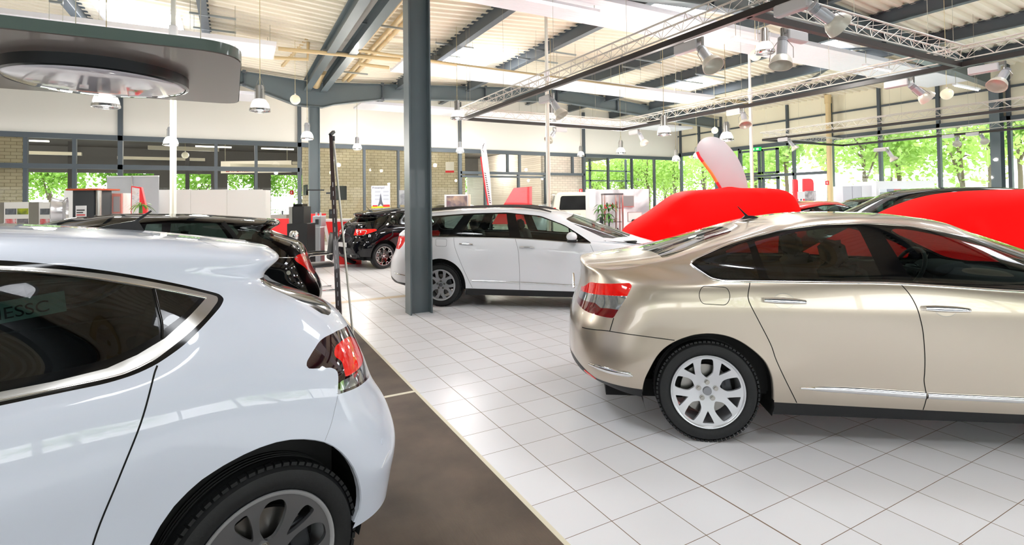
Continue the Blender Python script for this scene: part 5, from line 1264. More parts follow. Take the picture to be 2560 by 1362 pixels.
def stand(name, label, cat, px0, px1, py, D, m, t=.05, z0=0.0, part=None, group=None, rz=None, py1=None):
    """upright board whose top edge shows at py between px0 and px1, at distance D"""
    a = atd(px0, py, D); b = atd(px1, py, D); w = float(np.linalg.norm(b[:2] - a[:2])); c = (a + b) / 2
    z1 = float(c[2]); 
    if py1 is not None: z0 = float(atd((px0 + px1) / 2, py1, D)[2])
    r = thing(name, label, cat, (float(c[0]), float(c[1]), 0), YAW if rz is None else rz, group)
    mb = MB(); mb.b2((-w / 2, 0, z0), (w / 2, t, z1)); mb.build(part or 'board', m, r)
    return r, w, z1
def box_part(r, name, p, q, m, **k):
    mb = MB(); mb.b2(p, q); return mb.build(name, m, r, **k)

# ------------------------------------------------------------------ lamps
def make_pendant(lit):
    r = thing('pendant_lamp', 'x', 'lamp')
    mb = MB(); mb.cyl((0, 0, .20), (0, 0, .42), .068, n=24); mb.cyl((0, 0, .42), (0, 0, .44), .05, n=16)
    mb.build('lamp_housing', M['satin'] if not lit else mat('lamp_housing_grey', rgb(170, 172, 176), .4, metal=.4), r, smooth=True, sharp=40)
    prof = [(.062, .20), (.085, .195), (.115, .165), (.140, .12), (.155, .07), (.160, .03)]
    gm = mat('lit_bell', (1, 1, .97), .3, emit=(1, .97, .88), estr=4.0) if lit else bell_glass()
    mb = MB(); mb.lathe(prof + [(a - .004, h) for a, h in prof[::-1]], 32, closed=True); mb.build('bell_shade', gm, r, smooth=True)
    mb = MB(); mb.lathe([(.155, .03), (.168, .02), (.168, -.01), (.150, -.02), (.146, -.012), (.158, .0)], 32, closed=True); mb.build('shade_ring', mat('ring_chrome', (.75, .75, .76), .12, metal=1), r, smooth=True)
    mb = MB()
    for k in range(4):
        a = k * PI / 2 + .4; mb.cyl((.085 * math.cos(a), .085 * math.sin(a), .17), (.085 * math.cos(a), .085 * math.sin(a), .38), .004, n=5)
        mb.cyl((.06 * math.cos(a), .06 * math.sin(a), .36), (.095 * math.cos(a), .095 * math.sin(a), .36), .006, n=5)
    mb.build('side_rods', M['satin'], r)
    if not lit:
        mb = MB(); mb.sphere((0, 0, .10), .045, 14, 10, (1, 1, 1.5)); mb.build('bulb', mat('bulb_glass', (.92, .9, .85), .2, emit=(1, .9, .7), estr=.6), r, smooth=True)
    return r
def bell_glass():
    if 'bell_glass' in MATS: return MATS['bell_glass']
    m = bpy.data.materials.new('bell_glass'); m.use_nodes = True; nt = m.node_tree; nt.nodes.clear(); N = nt.nodes.new
    out = N('ShaderNodeOutputMaterial'); tr = N('ShaderNodeBsdfTransparent'); gl = N('ShaderNodeBsdfGlossy'); gl.inputs['Roughness'].default_value = .08; df = N('ShaderNodeBsdfTranslucent'); df.inputs[0].default_value = (.95, .95, .95, 1)
    m1 = N('ShaderNodeMixShader'); m1.inputs[0].default_value = .45; m2 = N('ShaderNodeMixShader'); lw = N('ShaderNodeLayerWeight'); lw.inputs[0].default_value = .35
    nt.links.new(tr.outputs[0], m1.inputs[1]); nt.links.new(df.outputs[0], m1.inputs[2]); nt.links.new(lw.outputs['Facing'], m2.inputs[0]); nt.links.new(m1.outputs[0], m2.inputs[1]); nt.links.new(gl.outputs[0], m2.inputs[2]); nt.links.new(m2.outputs[0], out.inputs[0])
    MATS['bell_glass'] = m; return m
def pendants():
    A = make_pendant(True); B_ = make_pendant(False)
    spec = [('lit', 427, 352, 12.6, 'lit bell pendant lamp seen against the left power pole'), ('lit', 768, 338, 14.2, 'lit bell pendant lamp hanging beside the back steel column'), ('lit', 893, 366, 18.6, 'lit bell pendant lamp in front of the pale brick wall, left of the near column'),
            ('lit', 1150, 375, 20.9, 'lit bell pendant lamp just right of the near column, low against the far windows'), ('x', 650, 262, 8.9, 'large clear bell pendant lamp right of the dark hanging canopy'), ('x', 265, 248, 7.2, 'clear bell pendant lamp half hidden by the dark canopy, only its rim showing'),
            ('x', 1143, 286, 12.6, 'clear bell pendant lamp at the lighting truss corner beside the near column'), ('x', 1452, 384, 22.6, 'small clear bell pendant lamp left of the far hall windows'), ('x', 1552, 376, 17.4, 'small clear bell pendant lamp above the glass display cabinet'),
            ('x', 1690, 395, 20.6, 'small clear bell pendant lamp at the far right corner of the hall'), ('x', 1660, 325, 12.0, 'clear bell pendant lamp between the two power poles under the truss'), ('x', 1816, 340, 12.4, 'clear bell pendant lamp behind the white oval banner'),
            ('x', 1912, 118, 9.2, 'large clear bell pendant lamp high up, near the fluorescent tube'), ('x', 1378, 292, 14.0, 'clear bell pendant lamp overlapped by the middle power pole'), ('x', 1742, 388, 21.0, 'tiny bell pendant lamp half hidden by the white oval banner')]
    used = {'lit': False, 'x': False}
    for kd, px, py, D_, l in spec:
        c = atd(px, py, D_); base = A if kd == 'lit' else B_
        o = base if not used[kd] else dup(base); used[kd] = True
        o.location = (float(c[0]), float(c[1]), float(c[2]) - .10); o['label'] = l; o['category'] = 'lamp'; o['group'] = 'bell pendant lamps'
        z = roof_z(c[0]) - .06; L_ = z - (c[2] - .10) - .44
        q = MB(); q.cyl((0, 0, .44), (0, 0, .44 + L_), .006, n=6); q.build('supply_cable', M['cable'], o)
        q = MB()
        for s_ in (-.08, .08): q.bar((s_, 0, .38), (.0, 0, .60), .003, .003); 
        q.build('suspension_wires', M['wire'], o)
        point_light(c[0], c[1], c[2] - .42, 150 if kd == 'lit' else 115, .08)  # clear lamps get a point light too, added to brighten the hall
def point_light(x, y, z, w, r=.1, col=(1, .965, .91)):
    ld = bpy.data.lights.new('lamp_and_fill_light', 'POINT'); ld.energy = w; ld.color = col; ld.shadow_soft_size = r
    lo = bpy.data.objects.new('lamp_and_fill_light', ld); COL.objects.link(lo); lo.location = (float(x), float(y), float(z))
def globes():
    gm = mat('opal_glass', rgb(240, 232, 200), .3, coat=.5, emit=(1, .93, .75), estr=.25); first = None
    for px, py, D_, l in ((738, 249, 13.2, 'cream globe lamp on a long cable, left of the back column'), (1889, 138, 11.4, 'cream globe lamp beside the high bell pendant'), (2367, 235, 11.8, 'cream globe lamp near the right-hand wall, under the white panel'), (1787, 326, 19.5, 'small cream globe lamp near the far right corner'), (463, 388, 19.8, 'cream dome lamp hanging before the workshop glass, right of the left power pole')):
        c = atd(px, py, D_); r = thing('globe_lamp', l, 'lamp', (float(c[0]), float(c[1]), float(c[2])), 0, 'cream globe lamps')
        mb = MB(); mb.sphere((0, 0, 0), .125, 28, 18); mb.build('globe', gm, r, smooth=True)
        mb = MB(); mb.cyl((0, 0, .12), (0, 0, roof_z(c[0]) - c[2] - .06), .005, n=6); mb.build('supply_cable', M['cable'], r)
        mb = MB(); mb.cyl((0, 0, .115), (0, 0, .15), .02, n=12); mb.build('ceiling_cap', M['white'], r)
def strips():
    em = mat('tube_glow', (1, 1, 1), .3, emit=(1, 1, .97), estr=2.2); wm = M['white']
    for p, q, z, l in (((1832, 98), (1902, 113), 4.9, 'fluorescent tube light hanging beside the high bell pendant'), ((2160, 166), (2228, 180), 4.9, 'fluorescent tube light below the large white panel, right of the cross truss'), ((2388, 214), (2444, 227), 4.8, 'fluorescent tube light hanging before the right-hand wall'),
                       ((1310, 0), (1500, 33), 5.15, 'long fluorescent tube fixed under the nearest white heater panel')):
        a = atz(*p, z); b_ = atz(*q, z); y = (a[1] + b_[1]) / 2; x0, x1 = sorted((a[0], b_[0]))
        r = thing('tube_light', l, 'lamp', (float(x0), float(y), z)); L_ = float(x1 - x0)
        mb = MB(); mb.b2((0, -.05, .02), (L_, .05, .07)); mb.build('tray', wm, r); mb = MB(); mb.cyl((.03, 0, 0), (L_ - .03, 0, 0), .016, n=10); mb.build('tube', em, r)
        mb = MB(); mb.cyl((.1, 0, .07), (.1, 0, min(.4, roof_z(x0) - z - .03)), .006, n=5); mb.cyl((L_ - .1, 0, .07), (L_ - .1, 0, min(.4, roof_z(x1) - z - .03)), .006, n=5); mb.build('hanger_rods', M['wire'], r)
    # workshop strip lights behind the glass
    k = 0
    for y, z in ((22.6, 4.3), (25.5, 4.35), (28.5, 4.35)):
        for x0 in (-13, -8.3, -4.4, -1.5, 1.3, 4.6, 9.5, 12.3):
            k += 1
            if (k % 5) == 4: continue
            mb = MB(); mb.b2((x0, y, z), (x0 + 1.5, y + .12, z + .06)); o = mb.build('workshop_tube_light', mat('warm_tube', (1, .96, .8), .3, emit=(1, .95, .78), estr=4.0)); tag(o, 'warm white tube light in the workshop behind the glass wall', 'lamp', 'workshop tube lights')
# ------------------------------------------------------------------ lighting trusses
def truss(p, q, z, label, inner):
    """track with a light lattice above it; inner: side on which the second chord sits"""
    p = np.array([*p, z], float); q = np.array([*q, z], float); d = q - p; L_ = np.linalg.norm(d); d /= L_; s_ = np.array(inner, float)
    r = thing('lighting_truss', label, 'truss', tuple(p)); o = -p
    tr = MB(); tr.bar(p * 0, q - p, .07, .075); tr.build('power_track', mat('track_black', rgb(42, 36, 34), .4), r)
    ch = MB(); cm = mat('chord_cream', rgb(205, 200, 190), .4); h_ = .26; a0 = s_ * .11 + np.array([0, 0, h_]); b0 = np.array([0, 0, .085])
    for off in (a0, -s_ * .11 + np.array([0, 0, h_])): ch.cyl(off, q - p + off, .013, n=8)
    ch.cyl(b0, q - p + b0, .011, n=8); ch.build('chords', cm, r, smooth=True)
    lt = MB(); n = max(2, int(L_ / .34))
    for side in (1, -1):
        top = side * s_ * .11 + np.array([0, 0, h_])
        for i in range(n):
            x0, x1, xm = d * L_ * i / n, d * L_ * (i + 1) / n, d * L_ * (i + .5) / n
            lt.cyl(b0 + x0, top + xm, .0042, n=4, cap=False); lt.cyl(top + xm, b0 + x1, .0042, n=4, cap=False)
    for i in range(n): lt.cyl(s_ * .11 + np.array([0, 0, h_]) + d * L_ * i / n, -s_ * .11 + np.array([0, 0, h_]) + d * L_ * (i + .5) / n, .0038, n=4, cap=False)
    lt.build('lattice', cm, r)
    w = MB()
    for i in range(int(L_ / 1.9) + 1):
        c = d * min(L_ - .1, .15 + i * 1.9) + np.array([0, 0, h_]); zz = roof_z(p[0] + c[0]) - z - .04; w.cyl(c, (c[0], c[1], zz), .003, n=4)
    w.build('suspension_wires', M['wire'], r); return r
def spot(px, py, D_, ang, tilt, label, box=True, s=1.0, warm=False):
    """gear box on the track, knuckle, finned lamp body and bell reflector; ang = direction it points in plan, tilt = downwards"""
    c = atd(px, py, D_); x, y, z = float(c[0]), float(c[1]), float(c[2])
    along = BOXDIR[0]
    r = thing('track_spotlight', label, 'spotlight', (x, y, z), 0, 'track spotlights'); r.scale = (s, s, s)
    tx = {'y': (0, 1, 0), 'x': (1, 0, 0)}[along]; t = np.array(tx, float)
    b = MB(); b.rbox(t * .24 + (0, 0, -.065), (.10 if along == 'y' else .36, .36 if along == 'y' else .10, .12), .012); b.build('gear_box', mat('gear_box_grey', rgb(198, 196, 196), .4, metal=.25), r)
    k = MB(); k.cyl((0, 0, 0), (0, 0, -.13), .018, n=10); k.sphere((0, 0, -.14), .03, 10, 8); k.bar((0, 0, -.03), tuple(t * .1 + (0, 0, -.03)), .05, .05); k.build('track_adapter', M['satin'], r, smooth=True, sharp=40)
    d = np.array([math.cos(ang) * math.cos(tilt), math.sin(ang) * math.cos(tilt), -math.sin(tilt)])
    o = np.array([0, 0, -.17]); hb = MB(); hb.cyl(o, o + d * .17, .055, n=24)
    for i in range(5): hb.cyl(o - d * (.004 + .012 * i), o - d * (.010 + .012 * i), .052, n=20)
    hb.build('lamp_body', mat('spot_silver', rgb(186, 188, 192), .35, metal=.3), r, smooth=True, sharp=40)
    e = o + d * .17; u = np.cross(d, (0, 0, 1.)); u /= np.linalg.norm(u); v = np.cross(u, d)
    prof = [(.055, 0), (.085, .02), (.110, .06), (.122, .11), (.126, .125), (.119, .125), (.104, .06), (.06, .015), (.0, .012)]
    V = []; n = 32
    for rr_, h_ in prof:
        for q in range(n): a = 2 * PI * q / n; V.append(e + d * h_ + rr_ * (math.cos(a) * u + math.sin(a) * v))
    F = [(i * n + q, i * n + (q + 1) % n, (i + 1) * n + (q + 1) % n, (i + 1) * n + q) for i in range(len(prof) - 1) for q in range(n)]
    m_ = MB(); m_.add(V, F); m_.build('reflector', mat('reflector_alu', rgb(214, 210, 196), .35, metal=.25), r, smooth=True, sharp=50)
    g = MB(); pts = [e + d * .05 + u * .125, o + d * .08 + u * .115, o + u * .05 + (0, 0, .02)]
    g.tube(pts, .004, 5); g.tube([e + d * .05 - u * .125, o + d * .08 - u * .115, o - u * .05 + (0, 0, .02)], .004, 5); g.build('yoke', M['satin'], r)
    return r
BOXDIR = ['y']
def trusses():
    Z = 3.6
    truss((4.95, 11.5), (4.95, 1.2), Z, 'lighting truss with black track running from the near column towards the top right', (1, 0, 0))
    truss((4.95, 11.5), (9.86, 11.5), Z, 'far cross truss with black track behind the middle power pole', (0, 1, 0))
    truss((9.86, 11.5), (9.86, 1.2), Z, 'lighting truss with black track above the gold saloon, running to the right edge', (-1, 0, 0))
    truss((4.95, 3.68), (9.86, 3.68), Z, 'near cross truss with thick black track at the top right', (0, 1, 0))
    truss((16.2, 11.6), (16.2, 1.0), Z, 'lighting truss with black track in front of the right-hand windows', (1, 0, 0))
    truss((21.0, 11.6), (21.0, 1.0), Z, 'farthest lighting truss close to the right-hand windows', (-1, 0, 0))
    truss((16.2, 11.6), (21.0, 11.6), Z, 'cross truss joining the two trusses by the right-hand windows', (0, 1, 0))
    def on(px, py, X=None, Y=None):
        c = atx(px, py, X) if X else aty(px, py, Y); return float((c - EYE) @ _F)
    R_ = math.radians
    def sp(px, py, X=None, Y=None, ang=0, tilt=1.0, l='', s=1.0, bd='y'):
        BOXDIR[0] = bd; spot(px, py, on(px, py, X, Y), R_(ang), tilt, l, s=s)
    sp(1756, 92, X=4.95, ang=-100, tilt=.9, l='track spotlight facing the camera, hanging from the left truss above the gold saloon')
    sp(1955, 70, Y=3.68, ang=200, tilt=1.25, l='track spotlight on the near cross truss beside the high bell pendant', bd='x')
    sp(2040, -20, X=4.95, ang=-20, tilt=.55, l='large track spotlight at the top edge pointing right', s=1.0)
    sp(1383, 232, X=4.95, ang=-60, tilt=1.0, l='track spotlight at the middle power pole, upper one of two')
    sp(1383, 317, Y=11.5, ang=200, tilt=.75, l='track spotlight on the far cross truss, lower one at the middle power pole', bd='x')
    sp(1600, 322, X=9.86, ang=-70, tilt=1.1, l='small track spotlight right of the far corner of the truss')
    sp(1858, 268, X=9.86, ang=-130, tilt=1.0, l='small track spotlight above the white oval banner')
    sp(2283, 192, X=9.86, ang=-30, tilt=.7, l='track spotlight in front of the cream wall panels, beside the globe lamp')
    sp(2512, 152, X=9.86, ang=170, tilt=.8, l='track spotlight near the top right corner, pointing left')
    sp(1975, 342, X=16.2, ang=-60, tilt=1.0, l='small track spotlight at the far end of the right-hand truss')
    sp(2222, 367, X=16.2, ang=-70, tilt=1.1, l='tiny track spotlight before the window trees, left one', s=.9)
    sp(2392, 334, X=21.0, ang=200, tilt=.8, l='small track spotlight on the farthest truss, left of the right column', s=.95)
    sp(2454, 328, X=21.0, ang=220, tilt=.8, l='small track spotlight on the farthest truss, nearest to the right column', s=.95)
# ------------------------------------------------------------------ canopy over the left foreground
def canopy():
    r = thing('hanging_canopy', 'dark grey hanging ceiling canopy with rounded corner and a large round lens, top left', 'canopy', (-2.4, 5.83, 2.8))
    pts = rnd_poly([(-4.5, -1.17, 0), (2.47, -1.17, .35), (2.47, 1.17, .22), (-4.5, 1.17, 0)], .3, 8)
    mb = MB(); mb.prism([tuple(p) for p in pts], 0, .09, 'z'); mb.build('canopy_board', mat('canopy_grey', rgb(104, 92, 86), .38, coat=.3), r)
    q = rnd_poly([(-4.5, -1.176, 0), (2.476, -1.176, .35), (2.476, 1.176, .22), (-4.5, 1.176, 0)], .3, 8)
    mb = MB(); V = []; F = []
    for p in q:
        for z in (.006, .094): V.append((p[0], p[1], z))
    n = len(q)
    for i in range(n): F.append((2 * i, 2 * ((i + 1) % n), 2 * ((i + 1) % n) + 1, 2 * i + 1))
    mb.add(V, F); mb.build('edge_band', mat('canopy_edge_green', rgb(74, 88, 80), .4, coat=.4), r, smooth=True, sharp=60)
    c = (1.36, 0.0); R_ = .66
    mb = MB(); mb.lathe([(R_ + .02, 0), (R_ + .02, -.09), (R_ - .005, -.10), (R_ - .012, -.085), (R_ - .012, 0)], 72, c=(c[0], c[1], 0), closed=True); mb.build('lens_frame', mat('lens_frame_black', rgb(20, 24, 27), .3, coat=.5), r, smooth=True, sharp=40)
    m = mat('lens_film', rgb(236, 232, 238), .08, metal=0, coat=1, spec=1.0); 
    mb = MB(); prof = [(R_ - .012, -.092)] + [(R_ * math.cos(a) * .98, -.092 - .05 * math.sin(a) ** 1.0) for a in np.linspace(.05, PI / 2, 10)]
    mb.lathe(prof, 72, c=(c[0], c[1], 0)); mb.build('lens', m, r, smooth=True)
    for x, y in ((-.9, -.8), (-.3, -.8), (.2, -.8), (2.1, 0.8), (1.0, .9), (-2, .9)):
        q = MB(); zt = roof_z(-2.4 + x) - 2.8 - .06; n = 18
        q.cyl((x, y, .09), (x, y, zt), .004, n=5); q.build('hanging_chain', M['wire'], r)
# ------------------------------------------------------------------ flags and banners
def banners():
    # leaning dark banner seen edge-on, with its pole
    a = atz(868, 800, .0); c0 = atz(850, 800, 0)
    r = thing('leaning_banner', 'dark banner stand seen nearly edge-on, leaning beside the white hatchback', 'banner', (1.235, 6.35, 0))
    b0 = atd(850, 835, 5.9); t0 = atd(827, 338, 6.15)
    mb = MB(); d = _F * .38
    f0 = np.array([b0[0], b0[1], .02]); V = []; VD = ray(845, 600); VD[2] = 0; VD = VD / np.linalg.norm(VD)
    for e, w0, w1 in ((f0, -.036, .036), (t0, -.02, .02)):
        for s_ in (w0, w1): V.append(e + _R * s_ - r_loc(r)); V.append(e + _R * (s_ + .004) + VD * .55 - r_loc(r))
    mb.add(V, [(0, 2, 6, 4), (1, 5, 7, 3), (0, 4, 5, 1), (2, 3, 7, 6), (0, 1, 3, 2), (4, 6, 7, 5)]); mb.build('banner_fabric', mat('banner_dark', rgb(60, 44, 42), .25, coat=.5), r)
    g = MB(); 
    for k in range(17):
        z = .12 + k * .105; f = z / (t0[2] - .02); p = f0 + (t0 - f0) * f - r_loc(r); g.bar(p - _F * .004 + (0, 0, -.028), p - _F * .004 + (0, 0, .028), .004, .004)
    g.build('lace_holes', M['white'], r)
    mb = MB(); t1 = atd(831, 334, 6.15); mb.bar(t0 - r_loc(r) - _F * .02, t1 + (0, 0, .03) - r_loc(r) + _F * .05, .035, .03); mb.build('top_clamp', M['caliper'], r)
    r2 = thing('banner_pole', 'thin white support pole leaning behind the dark banner', 'pole', (float(atd(880, 810, 6.2)[0]), float(atd(880, 810, 6.2)[1]), 0))
    p0 = atd(883, 850, 6.2); p0[2] = max(0, p0[2]); p1 = atd(834, 352, 6.4)
    mb = MB(); mb.cyl(p0 - r_loc(r2), p1 - r_loc(r2), .013, n=12); mb.build('pole_tube', mat('pole_white', rgb(225, 230, 235), .3), r2, smooth=True)
    mb = MB(); mb.cyl(p1 - r_loc(r2), p1 - r_loc(r2) + (0, 0, .06), .017, n=12); mb.build('pole_tip', M['caliper'], r2)
    # white feather flag
    D_ = 15.0; P = [(1208, 345), (1213, 352), (1220, 400), (1226, 450), (1230, 516), (1222, 516), (1214, 470), (1205, 400), (1202, 372), (1203, 352)]
    pts = [atd(x, y, D_) for x, y in P]; c = atd(1222, 516, D_)
    r = thing('feather_flag', 'narrow white feather flag with a red edge, behind the white estate', 'flag', (float(c[0]), float(c[1]), 0)); mb = MB()
    V = [p - r_loc(r) for p in pts] + [p - r_loc(r) + _F * .01 for p in pts]; n = len(pts)
    mb.add(V, [tuple(range(n)), tuple(range(2 * n - 1, n - 1, -1))] + [(i, (i + 1) % n, n + (i + 1) % n, n + i) for i in range(n)]); mb.build('flag_cloth', mat('flag_white', rgb(240, 240, 244), .7), r)
    mb = MB(); mb.tube([atd(x, y, D_ - .02) - r_loc(r) for x, y in ((1202, 392), (1206, 425), (1213, 470), (1221, 516))], .018, 6); mb.build('red_edge', mat('flag_red', rgb(225, 40, 50), .7), r)
    mb = MB(); q = atd(1224, 516, D_) - r_loc(r); mb.cyl((q[0], q[1], 0), q, .02, n=8); mb.box((q[0], q[1], .02), (.5, .5, .04)); mb.build('flag_pole', M['caliper'], r)
    mb = MB(); 
    for x0, y0, x1, y1 in ((1207, 365, 1211, 358), (1206, 374, 1210, 381), (1209, 362, 1206, 372)): mb.bar(atd(x0, y0, D_ - .02) - r_loc(r), atd(x1, y1, D_ - .02) - r_loc(r), .012, .012)
    for k in range(14): y = 432 + k * 5.6; x = 1211 + k * .95; mb.bar(atd(x, y, D_ - .02) - r_loc(r), atd(x + 4, y + 2.2, D_ - .02) - r_loc(r), .010, .022)
    mb.build('flag_lettering', mat('flag_dark', rgb(60, 55, 65), .7), r)
    # white oval sail banner
    D_ = 11.2; P = [(1800, 470), (1772, 425), (1748, 390), (1742, 372), (1746, 358), (1757, 347), (1772, 342), (1790, 343), (1808, 352), (1828, 372), (1845, 396), (1858, 424), (1866, 448), (1871, 476)]
    P = curve_pts(P[1:], 5).tolist(); P = [(1800, 474)] + P
    pts = [atd(x, y, D_) for x, y in P]; c = atd(1838, 476, D_); r = thing('oval_banner', 'large white oval sail banner with a red and orange edge behind the red draped car', 'banner', (float(c[0]), float(c[1]), 0)); mb = MB()
    n = len(pts); cc = sum(pts) / n; V = [cc - r_loc(r) - _F * .10] + [p - r_loc(r) for p in pts] + [cc - r_loc(r) + _F * .02]
    mb.add(V, [(0, 1 + i, 1 + (i + 1) % n) for i in range(n)] + [(n + 1, 1 + (i + 1) % n, 1 + i) for i in range(n)]); mb.build('sail_cloth', sail_mat(), r, smooth=True)
    for nm, seg, m_ in (('red_edge', [(1743, 380), (1748, 392), (1757, 404)], mat('flag_red', rgb(225, 40, 50), .7)), ('orange_edge', [(1757, 404), (1778, 432), (1792, 455)], mat('flag_orange', rgb(250, 140, 70), .6)), ('red_edge', [(1792, 455), (1802, 472)], mat('flag_red', rgb(225, 40, 50), .7))):
        mb = MB(); mb.tube([atd(x, y, D_ - .02) - r_loc(r) for x, y in seg], .032, 8); mb.build(nm, m_, r, smooth=True)
    mb = MB(); q = atd(1838, 474, D_) - r_loc(r); mb.cyl((q[0], q[1], 0), q, .02, n=8); mb.box((q[0], q[1], .02), (.5, .5, .04)); mb.build('banner_pole', M['caliper'], r)
def r_loc(r): return np.array(r.location)
def sail_mat():
    m = mat('sail_cloth', rgb(190, 190, 196), .35, noise=(1.2, .08)); return m
def draped(name, label, prof, W, pose, bumps=(), m=None, fold=.012):
    """cloth-covered car: prof = (u, z) outline along the length, W = half width"""
    cx, cy, ang = pose; r = place_thing(name, label, 'covered car', cx, cy, ang)
    P = curve_pts(prof, 6); P = resample(P, 90); U = P[:, 0]; u0, u1 = U.min(), U.max(); n = len(P)
    sec = [(-1.0, .0), (-1.0, .12), (-1.0, .26), (-.995, .40), (-.985, .52), (-.96, .63), (-.92, .72), (-.86, .80), (-.79, .87), (-.70, .92), (-.58, .957), (-.42, .983), (-.22, .996), (0, 1)]
    sec = sec + [(-a, b) for a, b in sec[-2::-1]]; sec = resample(curve_pts(sec, 4), 70)
    V = []; F = []; k = len(sec)
    for i, (u, z) in enumerate(P):
        e = min(1, (u - u0 + .02) / .55) ; e2 = min(1, (u1 - u + .02) / .55); w = W * (1 - .42 * (1 - e) ** 2.2) * (1 - .42 * (1 - e2) ** 2.2)
        for a, b in sec:
            y = a * w * (1 - .16 * max(0, b - .45) * min(1, z)); zz = b * z
            y *= 1 + fold * math.sin(u * 9 + a * 2) * (1 - b) * 2 + fold * .6 * math.sin(u * 23 + 1) * (1 - b)
            V.append([u, y, max(.015, zz)])
    V = np.array(V)
    for (bu, by, bz, rad, hgt) in bumps:
        c = np.array([bu, by, bz]); d = np.linalg.norm(V - c, axis=1); f_ = np.exp(-(d / rad) ** 2); dirv = np.array([0, math.copysign(1, by) if abs(by) > .3 else 0, 0 if abs(by) > .3 else 1.]); V += f_[:, None] * dirv * hgt
    for i in range(n - 1):
        for j in range(k - 1): F.append((i * k + j, (i + 1) * k + j, (i + 1) * k + j + 1, i * k + j + 1))
    F += [tuple(range(k)), tuple((n - 1) * k + j for j in range(k - 1, -1, -1))]
    mb = MB(); mb.add(V, F); mb.build('cloth_cover', m, r, smooth=True, sharp=70); return r
def covered():
    red = mat('red_cover_cloth', (.95, .0, .0), .7, spec=.12)
    c = atd(1765, 600, 10.4)
    def prof(L, D_, px0):    # outline pixels -> (u, z) in the plane through the car's middle
        o = atd(px0, 600, D_); out = []
        for x, y in L:
            p = atd(x, y, D_); out.append((float((p - o) @ _R), float(p[2])))
        return out
    pr = prof([(1556, 700), (1557, 640), (1560, 590), (1566, 570), (1590, 552), (1625, 530), (1655, 508), (1683, 488), (1710, 478), (1760, 474), (1820, 471), (1880, 470), (1925, 471), (1950, 476), (1962, 488), (1969, 505), (1975, 528), (1980, 560), (1986, 650), (1988, 700)], 10.4, 1765)
    draped('covered_car', 'car draped in smooth bright red cloth, mid hall, its nose to the left', pr, .86, (float(c[0]), float(c[1]), math.degrees(YAW)), [(-.98, -.80, 1.16, .11, .13), (.45, -.1, 1.75, .16, .04), (.82, -.5, 1.68, .10, .05)], red)
    c = atd(2480, 600, 7.3)
    pr = prof([(1990, 760), (1992, 700), (1998, 670), (2030, 645), (2100, 603), (2170, 566), (2235, 532), (2290, 506), (2345, 488), (2400, 479), (2470, 475), (2560, 473), (2700, 474), (2800, 485), (2880, 540), (2900, 640), (2904, 760)], 7.3, 2480)
    draped('covered_car', 'car draped in bright red cloth at the right edge, behind the gold saloon roof', pr, .84, (float(c[0]), float(c[1]), math.degrees(YAW)), [(-.9, -.8, 1.2, .12, .1)], red, fold=.004)
def photo_mat(name, cols, sc=2.5):
    if name in MATS: return MATS[name]
    m = bpy.data.materials.new(name); m.use_nodes = True; nt = m.node_tree; b = nt.nodes['Principled BSDF']; tc = nt.nodes.new('ShaderNodeTexCoord'); n = nt.nodes.new('ShaderNodeTexNoise'); n.inputs['Scale'].default_value = sc; n.inputs['Detail'].default_value = 3; n.inputs['Distortion'].default_value = 1.2
    cr = nt.nodes.new('ShaderNodeValToRGB'); e = cr.color_ramp.elements; e[0].color = (*cols[0], 1); e[0].position = .3; e[1].color = (*cols[-1], 1); e[1].position = .7
    for i, c in enumerate(cols[1:-1]): q = e.new(.3 + .4 * (i + 1) / (len(cols) - 1)); q.color = (*c, 1)
    nt.links.new(tc.outputs['Object'], n.inputs[0]); nt.links.new(n.outputs[0], cr.inputs[0]); nt.links.new(cr.outputs[0], b.inputs['Base Color']); b.inputs['Roughness'].default_value = .35
    MATS[name] = m; return m
def wl(r, p):
    """world point -> local coordinates of thing r"""
    d = np.array(p) - np.array(r.location); a = -r.rotation_euler[2]; return np.array([d[0] * math.cos(a) - d[1] * math.sin(a), d[0] * math.sin(a) + d[1] * math.cos(a), d[2]])
def leaves_bm(mb, c, n, L, up=.6, w=.02, droop=.5, seed=1):
    q = random.Random(seed)
    for i in range(n):
        a = 2 * PI * i / n + q.uniform(-.3, .3); t = q.uniform(.2, 1); l = L * q.uniform(.7, 1.1); pts = []
        for s_ in np.linspace(0, 1, 5): pts.append(np.array(c) + np.array([math.cos(a) * l * s_, math.sin(a) * l * s_, up * l * t * s_ - droop * l * s_ * s_]))
        V = []
        for k, p in enumerate(pts):
            ww = w * math.sin(PI * (.15 + .8 * k / 4)); s2 = np.array([-math.sin(a), math.cos(a), 0]) * ww; V += [p - s2, p + s2]
        mb.add(V, [(2 * k, 2 * k + 1, 2 * k + 3, 2 * k + 2) for k in range(4)])
